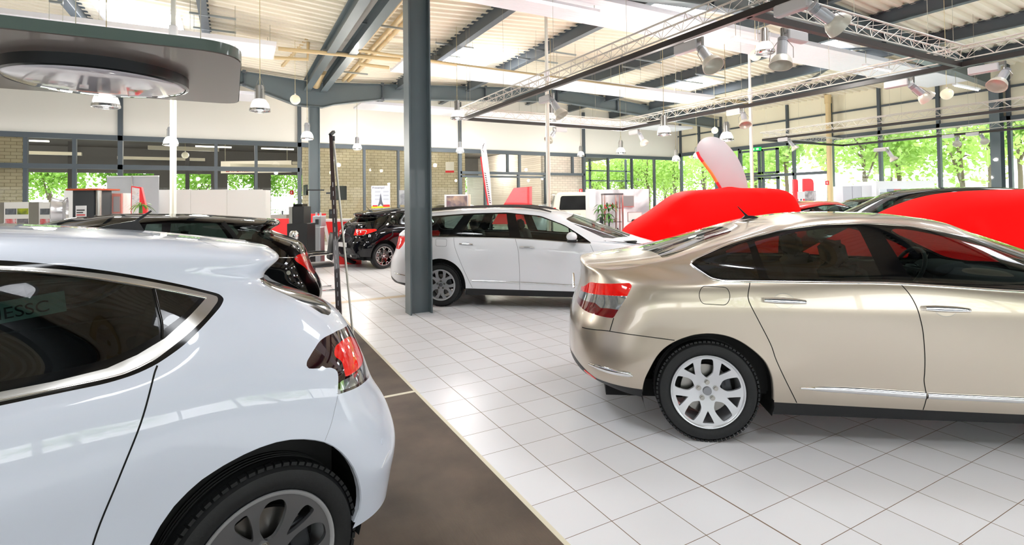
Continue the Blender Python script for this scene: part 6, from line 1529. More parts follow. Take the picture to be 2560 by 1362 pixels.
def desks():
    W_ = M['white']; gr = mat('partition_grey_white', rgb(238, 236, 232), .5); red = mat('signal_red', rgb(222, 28, 34), .35, coat=.3); green = mat('plant_green', rgb(70, 120, 50), .6); anth = mat('anthracite', rgb(62, 66, 70), .5)
    # --- left: partitions, banner, podium, wheel, picture boards
    for k, (a, b_) in enumerate(((390, 476), (477, 567), (568, 654))):
        stand('partition_panel', 'white partition panel behind the black hatchback, %s of the row' % ['first right of the silver banner', 'middle one', 'last one before the white board'][k], 'partition', a, b_, 474, 12.2, gr, .06, group='white partition panels')
    r, w, z = stand('partition_panel', 'narrow white end post of the partition row, left of the black drinks machine', 'partition', 654, 664, 475, 12.2, gr, .25)
    for k, (a, b_, t) in enumerate(((160, 182, 476), (245, 267, 476))): stand('partition_panel', 'white partition panel %s the dark lectern' % ['left of', 'right of'][k], 'partition', a, b_, t, 12.4, gr, .06)
    sm = mat('silver_banner_film', rgb(205, 208, 214), .3, metal=.25, noise=(1.5, .15)); r, w, z = stand('roll_up_banner', 'wide silver grey banner on a central rod, behind the red display', 'banner', 267, 397, 441, 12.0, sm, .01, part='banner_film')
    box_part(r, 'top_bar', (-w / 2, -.02, z - .01), (w / 2, .02, z + .015), W_); q = MB(); q.cyl((0, -.03, .02), (0, -.03, z + .02), .012, n=8); q.box((0, 0, .02), (.5, .4, .04)); q.build('centre_rod', M['satin'], r)
    r, w, z = stand('display_case', 'white cabinet with a pale red framed glass front, left of the silver banner', 'cabinet', 254, 308, 483, 10.6, gr, .35, part='cabinet_body')
    a, b_ = wl(r, atd(283, 484, 10.6)), wl(r, atd(307, 533, 10.6)); box_part(r, 'door_frame', (a[0], -.03, b_[2]), (b_[0], 0, a[2]), mat('salmon_frame', rgb(240, 160, 150), .4)); box_part(r, 'door_pane', (a[0] + .03, -.035, b_[2] + .03), (b_[0] - .03, -.028, a[2] - .06), mat('pane_grey', rgb(190, 188, 190), .15))
    r = thing('wall_display', 'slanted red display frame with a printed sheet beside the palm', 'display', tuple(map(float, atd(350, 530, 10.4) * (1, 1, 0))), YAW)
    def poly_on(r, pts, D_, y0, y1, name, m):
        mb = MB(); L = [wl(r, atd(x, y, D_)) for x, y in pts]; mb.prism([(p[0], p[2]) for p in L], L[0][1] + y0, L[0][1] + y1, 'y'); return mb.build(name, m, r)
    poly_on(r, [(328, 465), (353, 468), (372, 545), (372, 590), (328, 590)], 10.4, 0, .05, 'frame_board', mat('display_red', rgb(240, 60, 66), .4)); poly_on(r, [(331, 468), (349, 471), (350, 540), (331, 540)], 10.4, -.012, 0, 'printed_sheet', photo_mat('sheet_print', [rgb(232, 205, 200), rgb(245, 240, 240), rgb(200, 190, 200)], 9))
    mb = MB(); 
    for z_ in (0,): 
        L = wl(r, atd(350, 590, 10.4)); mb.box((L[0], .1, .02), (.7, .5, .04)); mb.bar((L[0], .04, 0), (L[0], .04, L[2] + .1), .05, .05)
    mb.build('display_foot', M['caliper'], r)
    def plant(px, py, D_, h, label, n=16, L=.26, flower=None, top=None):
        c = atd(px, py, D_); r = thing('potted_plant', label, 'plant', (float(c[0]), float(c[1]), 0)); z = float(c[2])
        mb = MB(); mb.lathe([(.0, z - h - .22), (.09, z - h - .22), (.12, z - h), (.10, z - h)], 20); mb.build('pot', W_, r, smooth=True)
        if z - h - .22 > .1: box_part(r, 'plinth', (-.16, -.16, 0), (.16, .16, z - h - .22), W_)
        mb = MB(); mb.cyl((0, 0, z - h - .02), (0, 0, z - .02), .035, .025, 10); mb.build('stem', green, r, smooth=True)
        mb = MB(); leaves_bm(mb, (0, 0, z - .02), n, L, .9, .016, .8, seed=int(px)); mb.build('leaves', mat('leaf_green', rgb(120, 160, 60), .6), r)
        return r
    plant(352, 510, 9.8, .22, 'small palm with a thick stem in front of the red display', 18, .26)
    plant(381, 533, 9.8, .06, 'low spiky plant right of the small palm', 12, .12)
    r, w, z = stand('lectern_counter', 'dark grey lectern with an orange wooden top, left part of the hall', 'counter', 182, 234, 476, 10.0, anth, .45, part='front_panel')
    box_part(r, 'wooden_top', (-w / 2 - .08, -.08, z), (w / 2 + .14, .5, z + .035), mat('orange_wood', rgb(196, 84, 44), .4), bevel=.012); q = MB(); q.cyl((w / 2 + .05, .06, 0), (w / 2 + .05, .06, z), .05, n=20); q.build('round_post', M['satin'], r, smooth=True)
    r, w, z = stand('paper_sign', 'white sheet with grey and red print standing on the lectern front', 'sign', 189, 216, 514, 9.7, W_, .004, z0=1.25)
    a = wl(r, atd(192, 524, 9.7)); 
    for k, (wd, col) in enumerate(((.15, M['caliper']), (.12, M['caliper']), (.16, red), (.10, red))): box_part(r, 'print_line', (-.08, -.003, a[2] - .02 - .045 * k), (-.08 + wd, 0, a[2] - .045 * k), col)
    box_part(r, 'sheet_foot', (-.05, 0.002, 0), (.05, .01, 1.25), W_)
    # alloy wheel on show
    c = atd(148, 527, 9.2); r = thing('alloy_rim_on_show', 'bare multi-spoke alloy wheel rim on show, left of the lectern', 'wheel rim', (float(c[0]), float(c[1]), 0), YAW - .95); z = float(c[2])
    def spin(mb_name, prof, m_, **k):
        mb = MB(); mb.lathe(prof, 56, axis='y'); o = mb.build(mb_name, m_, r, smooth=True, sharp=40); o.location = (0, 0, z); return o
    sv = mat('show_silver', rgb(206, 206, 210), .22, metal=.7, coat=.5); spin('rim_barrel', [(.235, -.10), (.245, -.09), (.232, -.07), (.20, .0), (.20, .06), (.235, .10), (.24, .11), (.228, .11), (.19, .05), (.19, -.02), (.225, -.09)], sv)
    mb = MB()
    for k in range(10):
        a = 2 * PI * k / 10; mb.bar((.04 * math.cos(a), -.05, .04 * math.sin(a)), (.23 * math.cos(a), -.085, .23 * math.sin(a)), .034, .022, up=(0, 1, 0))
    o = mb.build('spokes', sv, r, bevel=.004); o.location = (0, 0, z); mb = MB(); mb.cyl((0, -.085, 0), (0, -.03, 0), .05, .06, 24); o = mb.build('hub', sv, r, smooth=True, sharp=40); o.location = (0, 0, z)
    box_part(r, 'plinth', (-.22, -.16, 0), (.22, .18, z - .23), W_)
    for k, (a, b_, t) in enumerate(((10, 72, 505), (97, 150, 505))):
        r, w, z = stand('picture_board', ('white board with four car photographs at the far left' if k == 0 else 'white board with car photographs behind the alloy wheel rim'), 'display board', a, b_, t, 9.6, gr, .05)
        cols = [[rgb(120, 125, 132), rgb(60, 62, 66)], [rgb(190, 200, 40), rgb(70, 90, 60)], [rgb(214, 40, 44), rgb(230, 230, 232)], [rgb(70, 66, 70), rgb(150, 145, 150)]]
        for j in range(4): x = -w / 2 + .03 + (j % 2) * w * .48; zz = z - .12 - (j // 2) * .19; box_part(r, 'photograph', (x, -.006, zz - .11), (x + w * .44, 0, zz), photo_mat('photo_%d' % j, cols[j], 6))
    stand('board_post', 'grey round-edged post between the two picture boards', 'post', 72, 96, 505, 9.6, M['satin'], .10); stand('board_post', 'grey post at the extreme left edge of the view', 'post', 0, 9, 506, 9.6, M['satin'], .10)
    # --- around the back column
    blk = M['black']
    r = thing('drinks_machine', 'black coffee machine on a black cabinet, left of the back column', 'machine', tuple(map(float, atd(748, 600, 11.6) * (1, 1, 0))), YAW)
    def bx(r, x0, y0, x1, y1, D_, dep, name, m_, **k):
        a, b_ = wl(r, atd(x0, y0, D_)), wl(r, atd(x1, y1, D_)); return box_part(r, name, (a[0], a[1], max(0, b_[2])), (b_[0], a[1] + dep, a[2]), m_, **k)
    bx(r, 717, 559, 770, 760, 11.6, .5, 'cabinet', blk, bevel=.01); bx(r, 731, 516, 760, 559, 11.6, .42, 'machine_body', blk, bevel=.008); bx(r, 722, 517, 731, 559, 11.58, .3, 'side_panel', M['satin']); bx(r, 733, 510, 756, 516, 11.6, .3, 'bean_hopper', M['gloss_black'], bevel=.005)
    r = thing('kettle', 'round chrome kettle standing on the black cabinet edge', 'kettle', tuple(map(float, atd(735, 600, 10.9)[:2])) + (0,), YAW); z = float(atd(735, 598, 10.9)[2])
    mb = MB(); mb.lathe([(0, z), (.08, z), (.095, z + .06), (.085, z + .14), (.05, z + .18), (0, z + .185)], 28); mb.build('kettle_body', M['chrome'], r, smooth=True); box_part(r, 'kettle_stand', (-.06, -.06, 0), (.06, .06, z), blk)
    r = thing('water_cooler', 'silver water cooler with two bottle taps at the foot of the back column', 'water cooler', tuple(map(float, atd(792, 640, 12.8) * (1, 1, 0))), YAW)
    sv2 = mat('cooler_silver', rgb(188, 192, 198), .35, metal=.5); bx(r, 783, 566, 802, 660, 12.8, .32, 'lower_body', sv2, bevel=.03); bx(r, 781, 540, 803, 566, 12.85, .34, 'upper_body', sv2, bevel=.01); a = wl(r, atd(792, 540, 12.8)); 
    for s_ in (-.05, .05): mb = MB(); mb.cyl((s_, .12, a[2]), (s_, .12, a[2] + .09), .03, .022, 14); mb.build('bottle_neck', sv2, r, smooth=True)
    bx(r, 788, 548, 796, 561, 12.78, .02, 'tap_recess', anth)
    # monitor on the column
    c = atd(848, 482, 12.4); r = thing('column_monitor', 'flat black monitor on an arm at the back column, seen from the side', 'monitor', (float(c[0]), float(c[1]), 0), YAW + .95); z = float(c[2]); box_part(r, 'screen_case', (-.22, 0, z - .17), (.22, .05, z + .17), M['gloss_black'], bevel=.01); mb = MB(); mb.bar((0, .05, z), (-.05, .42, z), .04, .04); mb.build('wall_arm', M['caliper'], r)
    c = atd(762, 475, 14.0); r = thing('wall_monitor', 'thin dark wall monitor on the left side of the back column', 'monitor', (float(c[0]), float(c[1]), 0), YAW - 1.0); z = float(c[2]); box_part(r, 'screen_case', (-.2, 0, z - .14), (.2, .04, z + .14), M['gloss_black']); mb = MB(); mb.bar((0, .04, z), (.02, .5, z), .035, .035); mb.build('wall_arm', M['caliper'], r)
    # red service desk and white board behind
    r = thing('service_desk', 'red service desk with a dark opening behind the drinks machine', 'desk', tuple(map(float, atd(700, 600, 15.0) * (1, 1, 0))), YAW); bx(r, 666, 547, 722, 600, 15, .6, 'desk_front', red, bevel=.01); bx(r, 676, 537, 716, 547, 15.1, .5, 'desk_tray', M['satin']); bx(r, 755, 535, 800, 560, 15.2, .5, 'desk_wing', red)
    r, w, z = stand('white_board', 'plain white board hanging above the red service desk', 'board', 678, 733, 491, 15.4, W_, .02, py1=523); box_part(r, 'board_leg', (-.02, .0, 0), (.02, .02, 1.4), anth)
    # reception counter with the red triangle
    r = thing('reception_counter', 'white counter with a large red triangular panel, behind the leaning banner', 'counter', tuple(map(float, atd(850, 640, 13.6) * (1, 1, 0))), YAW)
    poly_on(r, [(805, 548), (905, 548), (905, 690), (838, 690)], 13.6, 0, .5, 'counter_body', mat('counter_white', rgb(236, 232, 230), .3)); poly_on(r, [(815, 554), (905, 554), (905, 690), (845, 690), (838, 650)], 13.6, -.02, 0, 'red_panel', mat('panel_red', rgb(238, 30, 30), .3, coat=.5))
    for k, (x0, y0, x1, y1, D_, l, m_) in enumerate(((822, 523, 838, 546, 13.9, 'small black printer on the reception counter', blk), (893, 532, 908, 547, 13.9, 'red and white telephone set on the reception counter', red))):
        r = thing(['desk_printer', 'desk_phone'][k], l, ['printer', 'telephone'][k], tuple(map(float, atd((x0 + x1) / 2, y1, D_))), YAW); a, b_ = atd(x0, y0, D_), atd(x1, y1, D_); hh = float(a[2] - b_[2]); ww = .17 / 2; box_part(r, 'case', (-ww, 0, 0), (ww, .2, hh), m_, bevel=.01); box_part(r, 'control_panel', (-ww * .5, -.004, hh * .5), (ww * .5, 0, hh * .8), anth if k == 0 else W_)
    # office chair
    c = atd(800, 660, 9.6); r = thing('office_chair', 'black cantilever chair with armrests beside the black hatchback', 'chair', (float(c[0]), float(c[1]), 0), YAW + .5)
    mb = MB(); mb.rbox((0, 0, .47), (.48, .46, .07), .03); mb.build('seat', blk, r, smooth=True, sharp=50); mb = MB(); mb.rbox((.20, 0, .80), (.05, .46, .50), .02, ry=.12); mb.build('backrest', blk, r, smooth=True, sharp=50)
    for s_ in (-1, 1):
        mb = MB(); mb.tube([(.24, s_ * .25, .02), (-.24, s_ * .25, .02), (-.26, s_ * .25, .10), (-.24, s_ * .25, .62), (-.2, s_ * .25, .66), (.18, s_ * .25, .68)], .012, 8); mb.build('frame_tube', M['chrome'], r, smooth=True); mb = MB(); mb.rbox((-.02, s_ * .25, .69), (.30, .045, .03), .012); mb.build('armrest', blk, r)
    # Printemps poster
    r, w, z = stand('poster', 'poster headed Printemps! with a grey tower, behind the small dark hatchback', 'poster', 928, 975, 464, 17.0, mat('poster_paper', rgb(214, 220, 232), .5), .01, py1=520)
    z0 = float(atd(951, 520, 17)[2]); H_ = z - z0; dk = mat('poster_ink', rgb(96, 100, 112), .6)
    text_mesh('Printemps!', H_ * .125, dk, 'poster_title', r, (-w * .44, -.004, z - H_ * .13)); box_part(r, 'green_strip', (-w / 2, -.003, z0), (w / 2, 0, z0 + H_ * .09), mat('lime', rgb(205, 215, 40), .5)); box_part(r, 'red_strip', (w * .12, -.006, z0 + H_ * .05), (w * .48, -.003, z0 + H_ * .15), red)
    mb = MB(); mb.prism([(-.10, z0 + H_ * .09), (-.045, z0 + H_ * .30), (-.018, z0 + H_ * .55), (0, z0 + H_ * .66), (.018, z0 + H_ * .55), (.045, z0 + H_ * .30), (.10, z0 + H_ * .09), (.06, z0 + H_ * .09), (.0, z0 + H_ * .19), (-.06, z0 + H_ * .09)], -.006, -.002, 'y'); mb.build('tower_drawing', dk, r)
    mb = MB(); mb.rbox((-w * .3, -.005, z0 + H_ * .10), (w * .26, .004, H_ * .06), .01); mb.build('red_car_drawing', red, r)
    mb = MB()
    for cx_ in (-.25, .12):
        for k in range(3):
            for j in range(2): mb.b2((cx_ * w * 1.2, -.004, z - H_ * (.26 + .17 * k + .035 * j)), (cx_ * w * 1.2 + w * .28, -.001, z - H_ * (.245 + .17 * k + .035 * j)))
    mb.build('poster_lines', mat('poster_grey', rgb(170, 176, 188), .6), r)
    box_part(r, 'poster_leg', (-.02, .01, 0), (.02, .03, z0 + .1), anth)
    r, w, z = stand('poster', 'narrow grey car poster just left of the near column', 'poster', 998, 1012, 475, 17.0, photo_mat('grey_print', [rgb(120, 124, 130), rgb(190, 192, 196)], 3), .01, py1=512); box_part(r, 'poster_leg', (-.02, .01, 0), (.02, .03, 1.4), anth)
    # display box right of the near column
    r, w, z = stand('display_box', 'white open display box with a car picture, above the roof of the white estate', 'display box', 1111, 1171, 486, 13.0, W_, .30, part='box_shell'); a, b_ = wl(r, atd(1116, 490, 12.98)), wl(r, atd(1168, 517, 12.98)); box_part(r, 'picture', (a[0], -.01, b_[2]), (b_[0], 0, a[2]), photo_mat('picture_box', [rgb(150, 40, 50), rgb(120, 110, 118), rgb(226, 190, 160)], 2)); box_part(r, 'side_cheek', (w / 2 + .002, -.06, .0), (w / 2 + .03, .3, z), mat('cheek', rgb(226, 200, 180), .5))
    # red angled sign
    r = thing('red_sign', 'glossy red angular sign with dark slanted capital letters, above the white estate roof', 'sign', tuple(map(float, atd(1300, 540, 13.4) * (1, 1, 0))), YAW)
    poly_on(r, [(1284, 470), (1330, 466), (1330, 560), (1230, 560)], 13.4, 0, .08, 'sign_board', mat('sign_red', rgb(245, 18, 26), .15, coat=1)); L = wl(r, atd(1275, 505, 13.38)); t = text_mesh('RUSSA', .22, mat('sign_ink', rgb(120, 16, 22), .5), 'sign_lettering', r, (L[0] + .30, L[1] - .004, L[2] - .06), (PI / 2, -2.1, 0), 'LEFT', .001); t.scale = (-.8, 1, 1)
    # white kiosk wall with glass showcase
    r, w, z = stand('kiosk_wall', 'white printed partition wall with silver streaks, behind the glass showcase', 'partition', 1487, 1622, 473, 15.5, photo_mat('silver_print', [rgb(150, 152, 158), rgb(206, 208, 212), rgb(242, 242, 246), rgb(248, 248, 250)], .9), .10)
    r2, w, z = stand('kiosk_wall', 'white end wall of the printed partition, left side', 'partition', 1473, 1488, 472, 15.4, W_, .8)
    r3, w, z = stand('screen', 'grey flat television on the printed partition wall', 'television', 1558, 1584, 490, 15.35, mat('screen_grey', rgb(126, 130, 132), .25), .06, py1=515, part='screen_panel')
    box_part(r3, 'screen_bezel', (-w / 2 - .012, .008, z - .33), (w / 2 + .012, .055, z + .012), M['satin'])
    a0, b0 = atd(1511, 487, 14.2), atd(1556, 487, 14.2); c = (a0 + b0) / 2; r = thing('glass_showcase', 'tall glass showcase with aluminium posts, holding plants and small goods', 'showcase', (float(c[0]), float(c[1]), 0), YAW); w = float(np.linalg.norm(b0 - a0)); z = float(c[2])
    for x in (-w / 2, 0.12 * w, w / 2):
        mb = MB(); mb.b2((x - .02, -.02, .1), (x + .02, .02, z)); mb.build('corner_post', M['satin'], r)
    for x in (-w / 2, w / 2): mb = MB(); mb.b2((x - .015, .38, .1), (x + .015, .41, z)); mb.build('corner_post', M['satin'], r)
    box_part(r, 'top_frame', (-w / 2 - .02, -.02, z), (w / 2 + .02, .42, z + .04), M['caliper']); box_part(r, 'base', (-w / 2 - .02, -.02, 0), (w / 2 + .02, .42, .28), blk); box_part(r, 'glass_front', (-w / 2, -.004, .28), (w / 2, 0, z), M['winint'])
    for k in range(3): box_part(r, 'glass_shelf', (-w / 2, 0, .6 + .38 * k), (w / 2, .38, .61 + .38 * k), M['winint'])
    q = random.Random(4)
    for k in range(9):
        x, zz = -w / 2 + .08 + q.random() * (w - .16), (.61 + .38 * (k % 3)); hh = q.uniform(.08, .2); cl = [(200, 40, 40), (235, 235, 235), (60, 90, 60), (40, 40, 44), (190, 60, 60)][k % 5]
        mb = MB(); mb.cyl((x, .18, zz), (x, .18, zz + hh), .035, .028, 12); mb.cyl((x, .18, zz + hh), (x, .18, zz + hh + .03), .014, n=10)
        o = mb.build('showcase_bottle', mat('bottle_%d' % (k % 5), rgb(*cl), .3), smooth=True, sharp=40); v = np.array([0, 0, 0]); o.location = r.location; o.rotation_euler = r.rotation_euler; tag(o, 'small bottle or can on a glass shelf of the tall showcase', 'bottle', 'small goods in the glass showcase')
    for px_, py_, l, s_ in ((1522, 520, 'leafy plant with red buds inside the glass showcase', 1), (1503, 520, 'leafy plant hanging out left of the glass showcase', 2)):
        c = atd(px_, py_, 14.0 if s_ == 1 else 14.3); r = thing('potted_plant', l, 'plant', (float(c[0]), float(c[1]), 0)); z = float(c[2]); mb = MB(); mb.cyl((0, 0, 0 if s_ == 2 else .3), (0, 0, z - .25), .05 if s_ == 2 else .02, n=12); mb.build('stem', M['caliper'], r)
        mb = MB()
        for k in range(4): leaves_bm(mb, (q.uniform(-.06, .06), q.uniform(-.06, .06), z - .3 + .13 * k), 7, .24, .8, .03, .9, seed=k + s_ * 9)
        mb.build('leaves', green, r)
        if s_ == 1:
            mb = MB(); 
            for k in range(5): mb.sphere((q.uniform(-.15, .15), q.uniform(-.1, .1), z + q.uniform(.0, .12)), .025, 10, 6)
            mb.build('buds', red, r)
    # desk with monitor at the kiosk
    c = atd(1588, 542, 13.2); r = thing('desk_monitor', 'small desktop monitor in front of the printed partition', 'monitor', (float(c[0]), float(c[1]), 0), YAW); z = float(c[2]); box_part(r, 'screen_case', (-.19, 0, z - .12), (.17, .03, z + .12), M['satin']); box_part(r, 'screen_face', (-.18, -.003, z - .11), (.16, 0, z + .11), mat('screen_pale', rgb(206, 216, 214), .2)); mb = MB(); mb.bar((0, .03, z - .12), (0, .03, .76), .04, .03); mb.box((0, .05, .755), (.2, .15, .02)); mb.build('monitor_stand', blk, r)
    r = thing('small_desk', 'white desk carrying the small monitor beside the red draped car', 'desk', (float(c[0]), float(c[1]), 0), YAW); box_part(r, 'desk_top', (-.6, -.35, .71), (.7, .4, .745), W_); box_part(r, 'desk_side', (-.6, -.35, 0), (-.56, .4, .71), W_); box_part(r, 'desk_side', (.66, -.35, 0), (.7, .4, .71), W_)
    c = atd(1602, 575, 12.4); r = thing('desk_chair', 'black swivel chair back showing above the red draped car nose', 'chair', (float(c[0]), float(c[1]), 0), YAW); z = float(atd(1602, 548, 12.4)[2]); mb = MB(); mb.rbox((0, 0, z - .25), (.44, .06, .5), .05); mb.build('backrest', blk, r, smooth=True, sharp=50); mb = MB(); mb.rbox((0, .2, .48), (.46, .44, .08), .03); mb.build('seat', blk, r); mb = MB(); mb.cyl((0, .2, 0.04), (0, .2, .46), .03, n=12); mb.box((0, .2, .03), (.5, .06, .04)); mb.box((0, .2, .03), (.06, .5, .04)); mb.build('swivel_base', M['satin'], r)
    for k, (x0, y0, x1, y1, D_, cl, l, nm, ct) in enumerate(((1497, 563, 1515, 584, 13.0, (240, 236, 238), 'white leaflet box with a red logo low beside the showcase', 'leaflet_box', 'box'), (1480, 553, 1488, 568, 12.6, (70, 50, 52), 'small dark figurine at the left end wall of the kiosk', 'figurine', 'ornament'), (1514, 575, 1528, 590, 12.6, (240, 190, 196), 'pink leaflet stand below the showcase', 'leaflet_box', 'box'))):
        r, w, z = stand(nm, l, ct, x0, x1, y0, D_, mat('box_%d' % k, rgb(*cl), .5), .10, z0=0); box_part(r, 'front_label', (-w * .2, -.004, z - .14), (w * .3, 0, z - .06), red)
    # van at the glass
    # --- right side
    r, w, z = stand('reception_block', 'white sales counter block before the right-hand windows', 'counter', 2190, 2336, 452, 16.4, mat('block_white', rgb(246, 247, 250), .4), 1.0, part='counter_body', py1=None)
    r, w, z = stand('swatch_board', 'board of paint colour swatches in white, blue, red and green on the sales counter', 'display board', 2199, 2270, 472, 16.2, W_, .03, py1=488)
    z0 = float(atd(2234, 488, 16.2)[2]); n = 8; cl = [(215, 222, 228), (92, 104, 128), (178, 28, 40), (150, 168, 158), (120, 132, 140), (60, 66, 74), (70, 64, 70), (96, 106, 92)]
    for k in range(n): x = -w / 2 + (k % 4) * w / 4; zz = z - (k // 4) * (z - z0) / 2; box_part(r, 'colour_swatch', (x + .004, -.006, zz - (z - z0) / 2 + .004), (x + w / 4 - .004, 0, zz - .004), mat('swatch_%d' % k, rgb(*cl[k]), .25, coat=1))
    box_part(r, 'board_leg', (-.02, .0, 0), (.02, .02, z0), anth)
    stand('grey_cabinet', 'pale grey cabinet left of the sales counter', 'cabinet', 2107, 2130, 465, 16.6, mat('cab_grey', rgb(214, 216, 224), .5), .5); stand('grey_cabinet', 'pale grey cabinet next to the sales counter, right one of the pair', 'cabinet', 2131, 2153, 465, 16.6, mat('cab_grey', (.7, .7, .7)), .5); stand('grey_cabinet', 'white side counter touching the sales counter block', 'counter', 2154, 2188, 463, 16.6, mat('block_white', (1, 1, 1)), .5)
    for k, (x0, x1, y0, y1, D_, l) in enumerate(((1984, 1995, 448, 505, 18.6, 'red sign pylon outside the right windows, left one'), (2009, 2034, 446, 500, 18.4, 'red rounded sign by the right windows behind the white notice'))):
        a = atd(x0, y0, D_); b_ = atd(x1, y0, D_); w_ = float(np.linalg.norm(a - b_)); c = (a + b_) / 2; r = thing('sign_pylon', l, 'sign', (float(c[0]), float(c[1]), 0), YAW); z1 = float(c[2]); q = rnd_poly([(-w_ / 2, .1, 0), (w_ / 2, .1, 0), (w_ / 2, z1, .2), (-w_ / 2, z1, .02)], .1, 5); mb = MB(); mb.prism([tuple(p) for p in q], 0, .1, 'y'); mb.build('sign_board', mat('pale_red', rgb(232, 70, 76), .4), r); box_part(r, 'sign_foot', (-w_ / 2, 0, 0), (w_ / 2, .12, .1), anth)
    r, w, z = stand('notice_sheet', 'blank white notice sheet on the dark window post', 'notice', 1994, 2012, 479, 17.0, W_, .01, py1=497); box_part(r, 'notice_post', (-.02, .01, 0), (.02, .03, z), anth)
    r, w, z = stand('motorcycle_poster', 'dark poster with a machine picture beside the notice sheet', 'poster', 2012, 2040, 477, 17.3, photo_mat('machine_print', [rgb(228, 226, 228), rgb(170, 165, 165), rgb(80, 76, 78)], 4), .01, py1=508); box_part(r, 'poster_leg', (-.02, .01, 0), (.02, .03, 1.2), anth)
    for k, (px, py, D_, l) in enumerate(((2068, 457, 19.2, 'tiny red fire extinguisher sign on the cream downpipe'), (729, 481, 19.8, 'small red fire sign on the glazing left of the back column'), (1452, 477, 22.0, 'small red fire sign by the far hall windows'))):
        c = atd(px, py, D_); r = thing('fire_sign', l, 'sign', tuple(map(float, c)), YAW); box_part(r, 'sign_plate', (-.07, 0, -.08), (.07, .01, .08), red); box_part(r, 'pictogram', (-.02, -.003, -.04), (.01, 0, .04), W_); box_part(r, 'bracket', (-.01, .01, -.02), (.01, .06, .02), anth)
    # --- workshop side: hanging signs, van, people
    for k, (x0, x1, y0, y1, D_, l, tx) in enumerate(((552, 728, 402, 432, 24.5, 'long pale sign reading Direktannahme hanging in the workshop, left of the back column', 553), (1040, 1135, 405, 432, 24.5, 'pale hanging sign with a red underline in the workshop, right of the near column', 1000))):
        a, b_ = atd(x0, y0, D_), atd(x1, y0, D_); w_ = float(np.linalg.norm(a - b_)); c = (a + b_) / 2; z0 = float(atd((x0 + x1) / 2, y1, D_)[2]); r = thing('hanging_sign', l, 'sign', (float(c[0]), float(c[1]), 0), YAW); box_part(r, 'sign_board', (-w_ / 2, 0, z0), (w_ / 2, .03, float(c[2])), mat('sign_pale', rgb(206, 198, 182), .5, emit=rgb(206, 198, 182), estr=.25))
        if k == 0: t = text_mesh('Direktannahme', .50, mat('sign_letter_red', rgb(170, 38, 40), .5), 'sign_lettering', r, (-w_ / 2 + .22, -.005, z0 + .06)); t.scale = (.72, .72, 1)
        else:
            t = text_mesh('Direktannahme', .50, mat('sign_letter_red', rgb(170, 38, 40), .5), 'sign_lettering', r, (-w_ / 2 + .95, -.005, z0 + .16), align='RIGHT'); t.scale = (.72, .72, 1); box_part(r, 'red_line', (-w_ / 2, -.006, z0), (w_ / 2, 0, z0 + .10), red)
        for x in (-w_ / 2 + .2, w_ / 2 - .2): mb = MB(); mb.cyl((x, .015, float(c[2])), (x, .015, 4.6), .01, n=5); mb.build('sign_wire', M['wire'], r)
    c = atd(1436, 560, 21.2); r = thing('van', 'beige van with a dark rear window, parked behind the glass beside the silver car', 'van', (float(c[0]), float(c[1]), 0), math.radians(62))
    sec = rnd_poly([(-.86, .30, .1), (.86, .30, .1), (.88, 1.15, .05), (.74, 1.93, .14), (-.74, 1.93, .14), (-.88, 1.15, .05)], .1, 4); V = []; F = []; k = len(sec)
    for x, s_ in ((0, .93), (.06, 1), (3.2, 1), (3.9, .9)):
        for p in sec: V.append((x, p[0] * s_, .3 + (p[1] - .3) * (s_ if x > 0 else 1)))
    for i in range(3):
        for j in range(k): F.append((i * k + j, i * k + (j + 1) % k, (i + 1) * k + (j + 1) % k, (i + 1) * k + j))
    F += [tuple(range(k)), tuple(range(4 * k - 1, 3 * k - 1, -1))]; mb = MB(); mb.add(V, F); mb.build('van_body', paint('beige_paint', rgb(228, 222, 206), rough=.4), r, smooth=True, sharp=40)
    mb = MB(); q = rnd_poly([(-.62, 1.2, .08), (.62, 1.2, .08), (.54, 1.78, .1), (-.54, 1.78, .1)], .08, 4); mb.prism([tuple(p) for p in q], -.012, .0, 'x'); mb.build('rear_window', M['gloss_black'], r)
    for s_ in (-1, 1):
        box_part(r, 'tail_light', (-.02, s_ * .80 - .05, .95), (.03, s_ * .80 + .05, 1.30), M['red_lens'])
        for x in (.6, 3.3): mb = MB(); mb.cyl((x, s_ * .60, .31), (x, s_ * .84, .31), .31, n=28); mb.build('wheel', M['tyre'], r, smooth=True, sharp=40)
    box_part(r, 'number_plate', (-.02, -.26, .95), (0, .26, 1.06), mat('plate_frame', rgb(200, 196, 180), .5))
    # seated person far away behind the glass
    c = atd(1223, 520, 24.0); person(float(c[0]), float(c[1]))
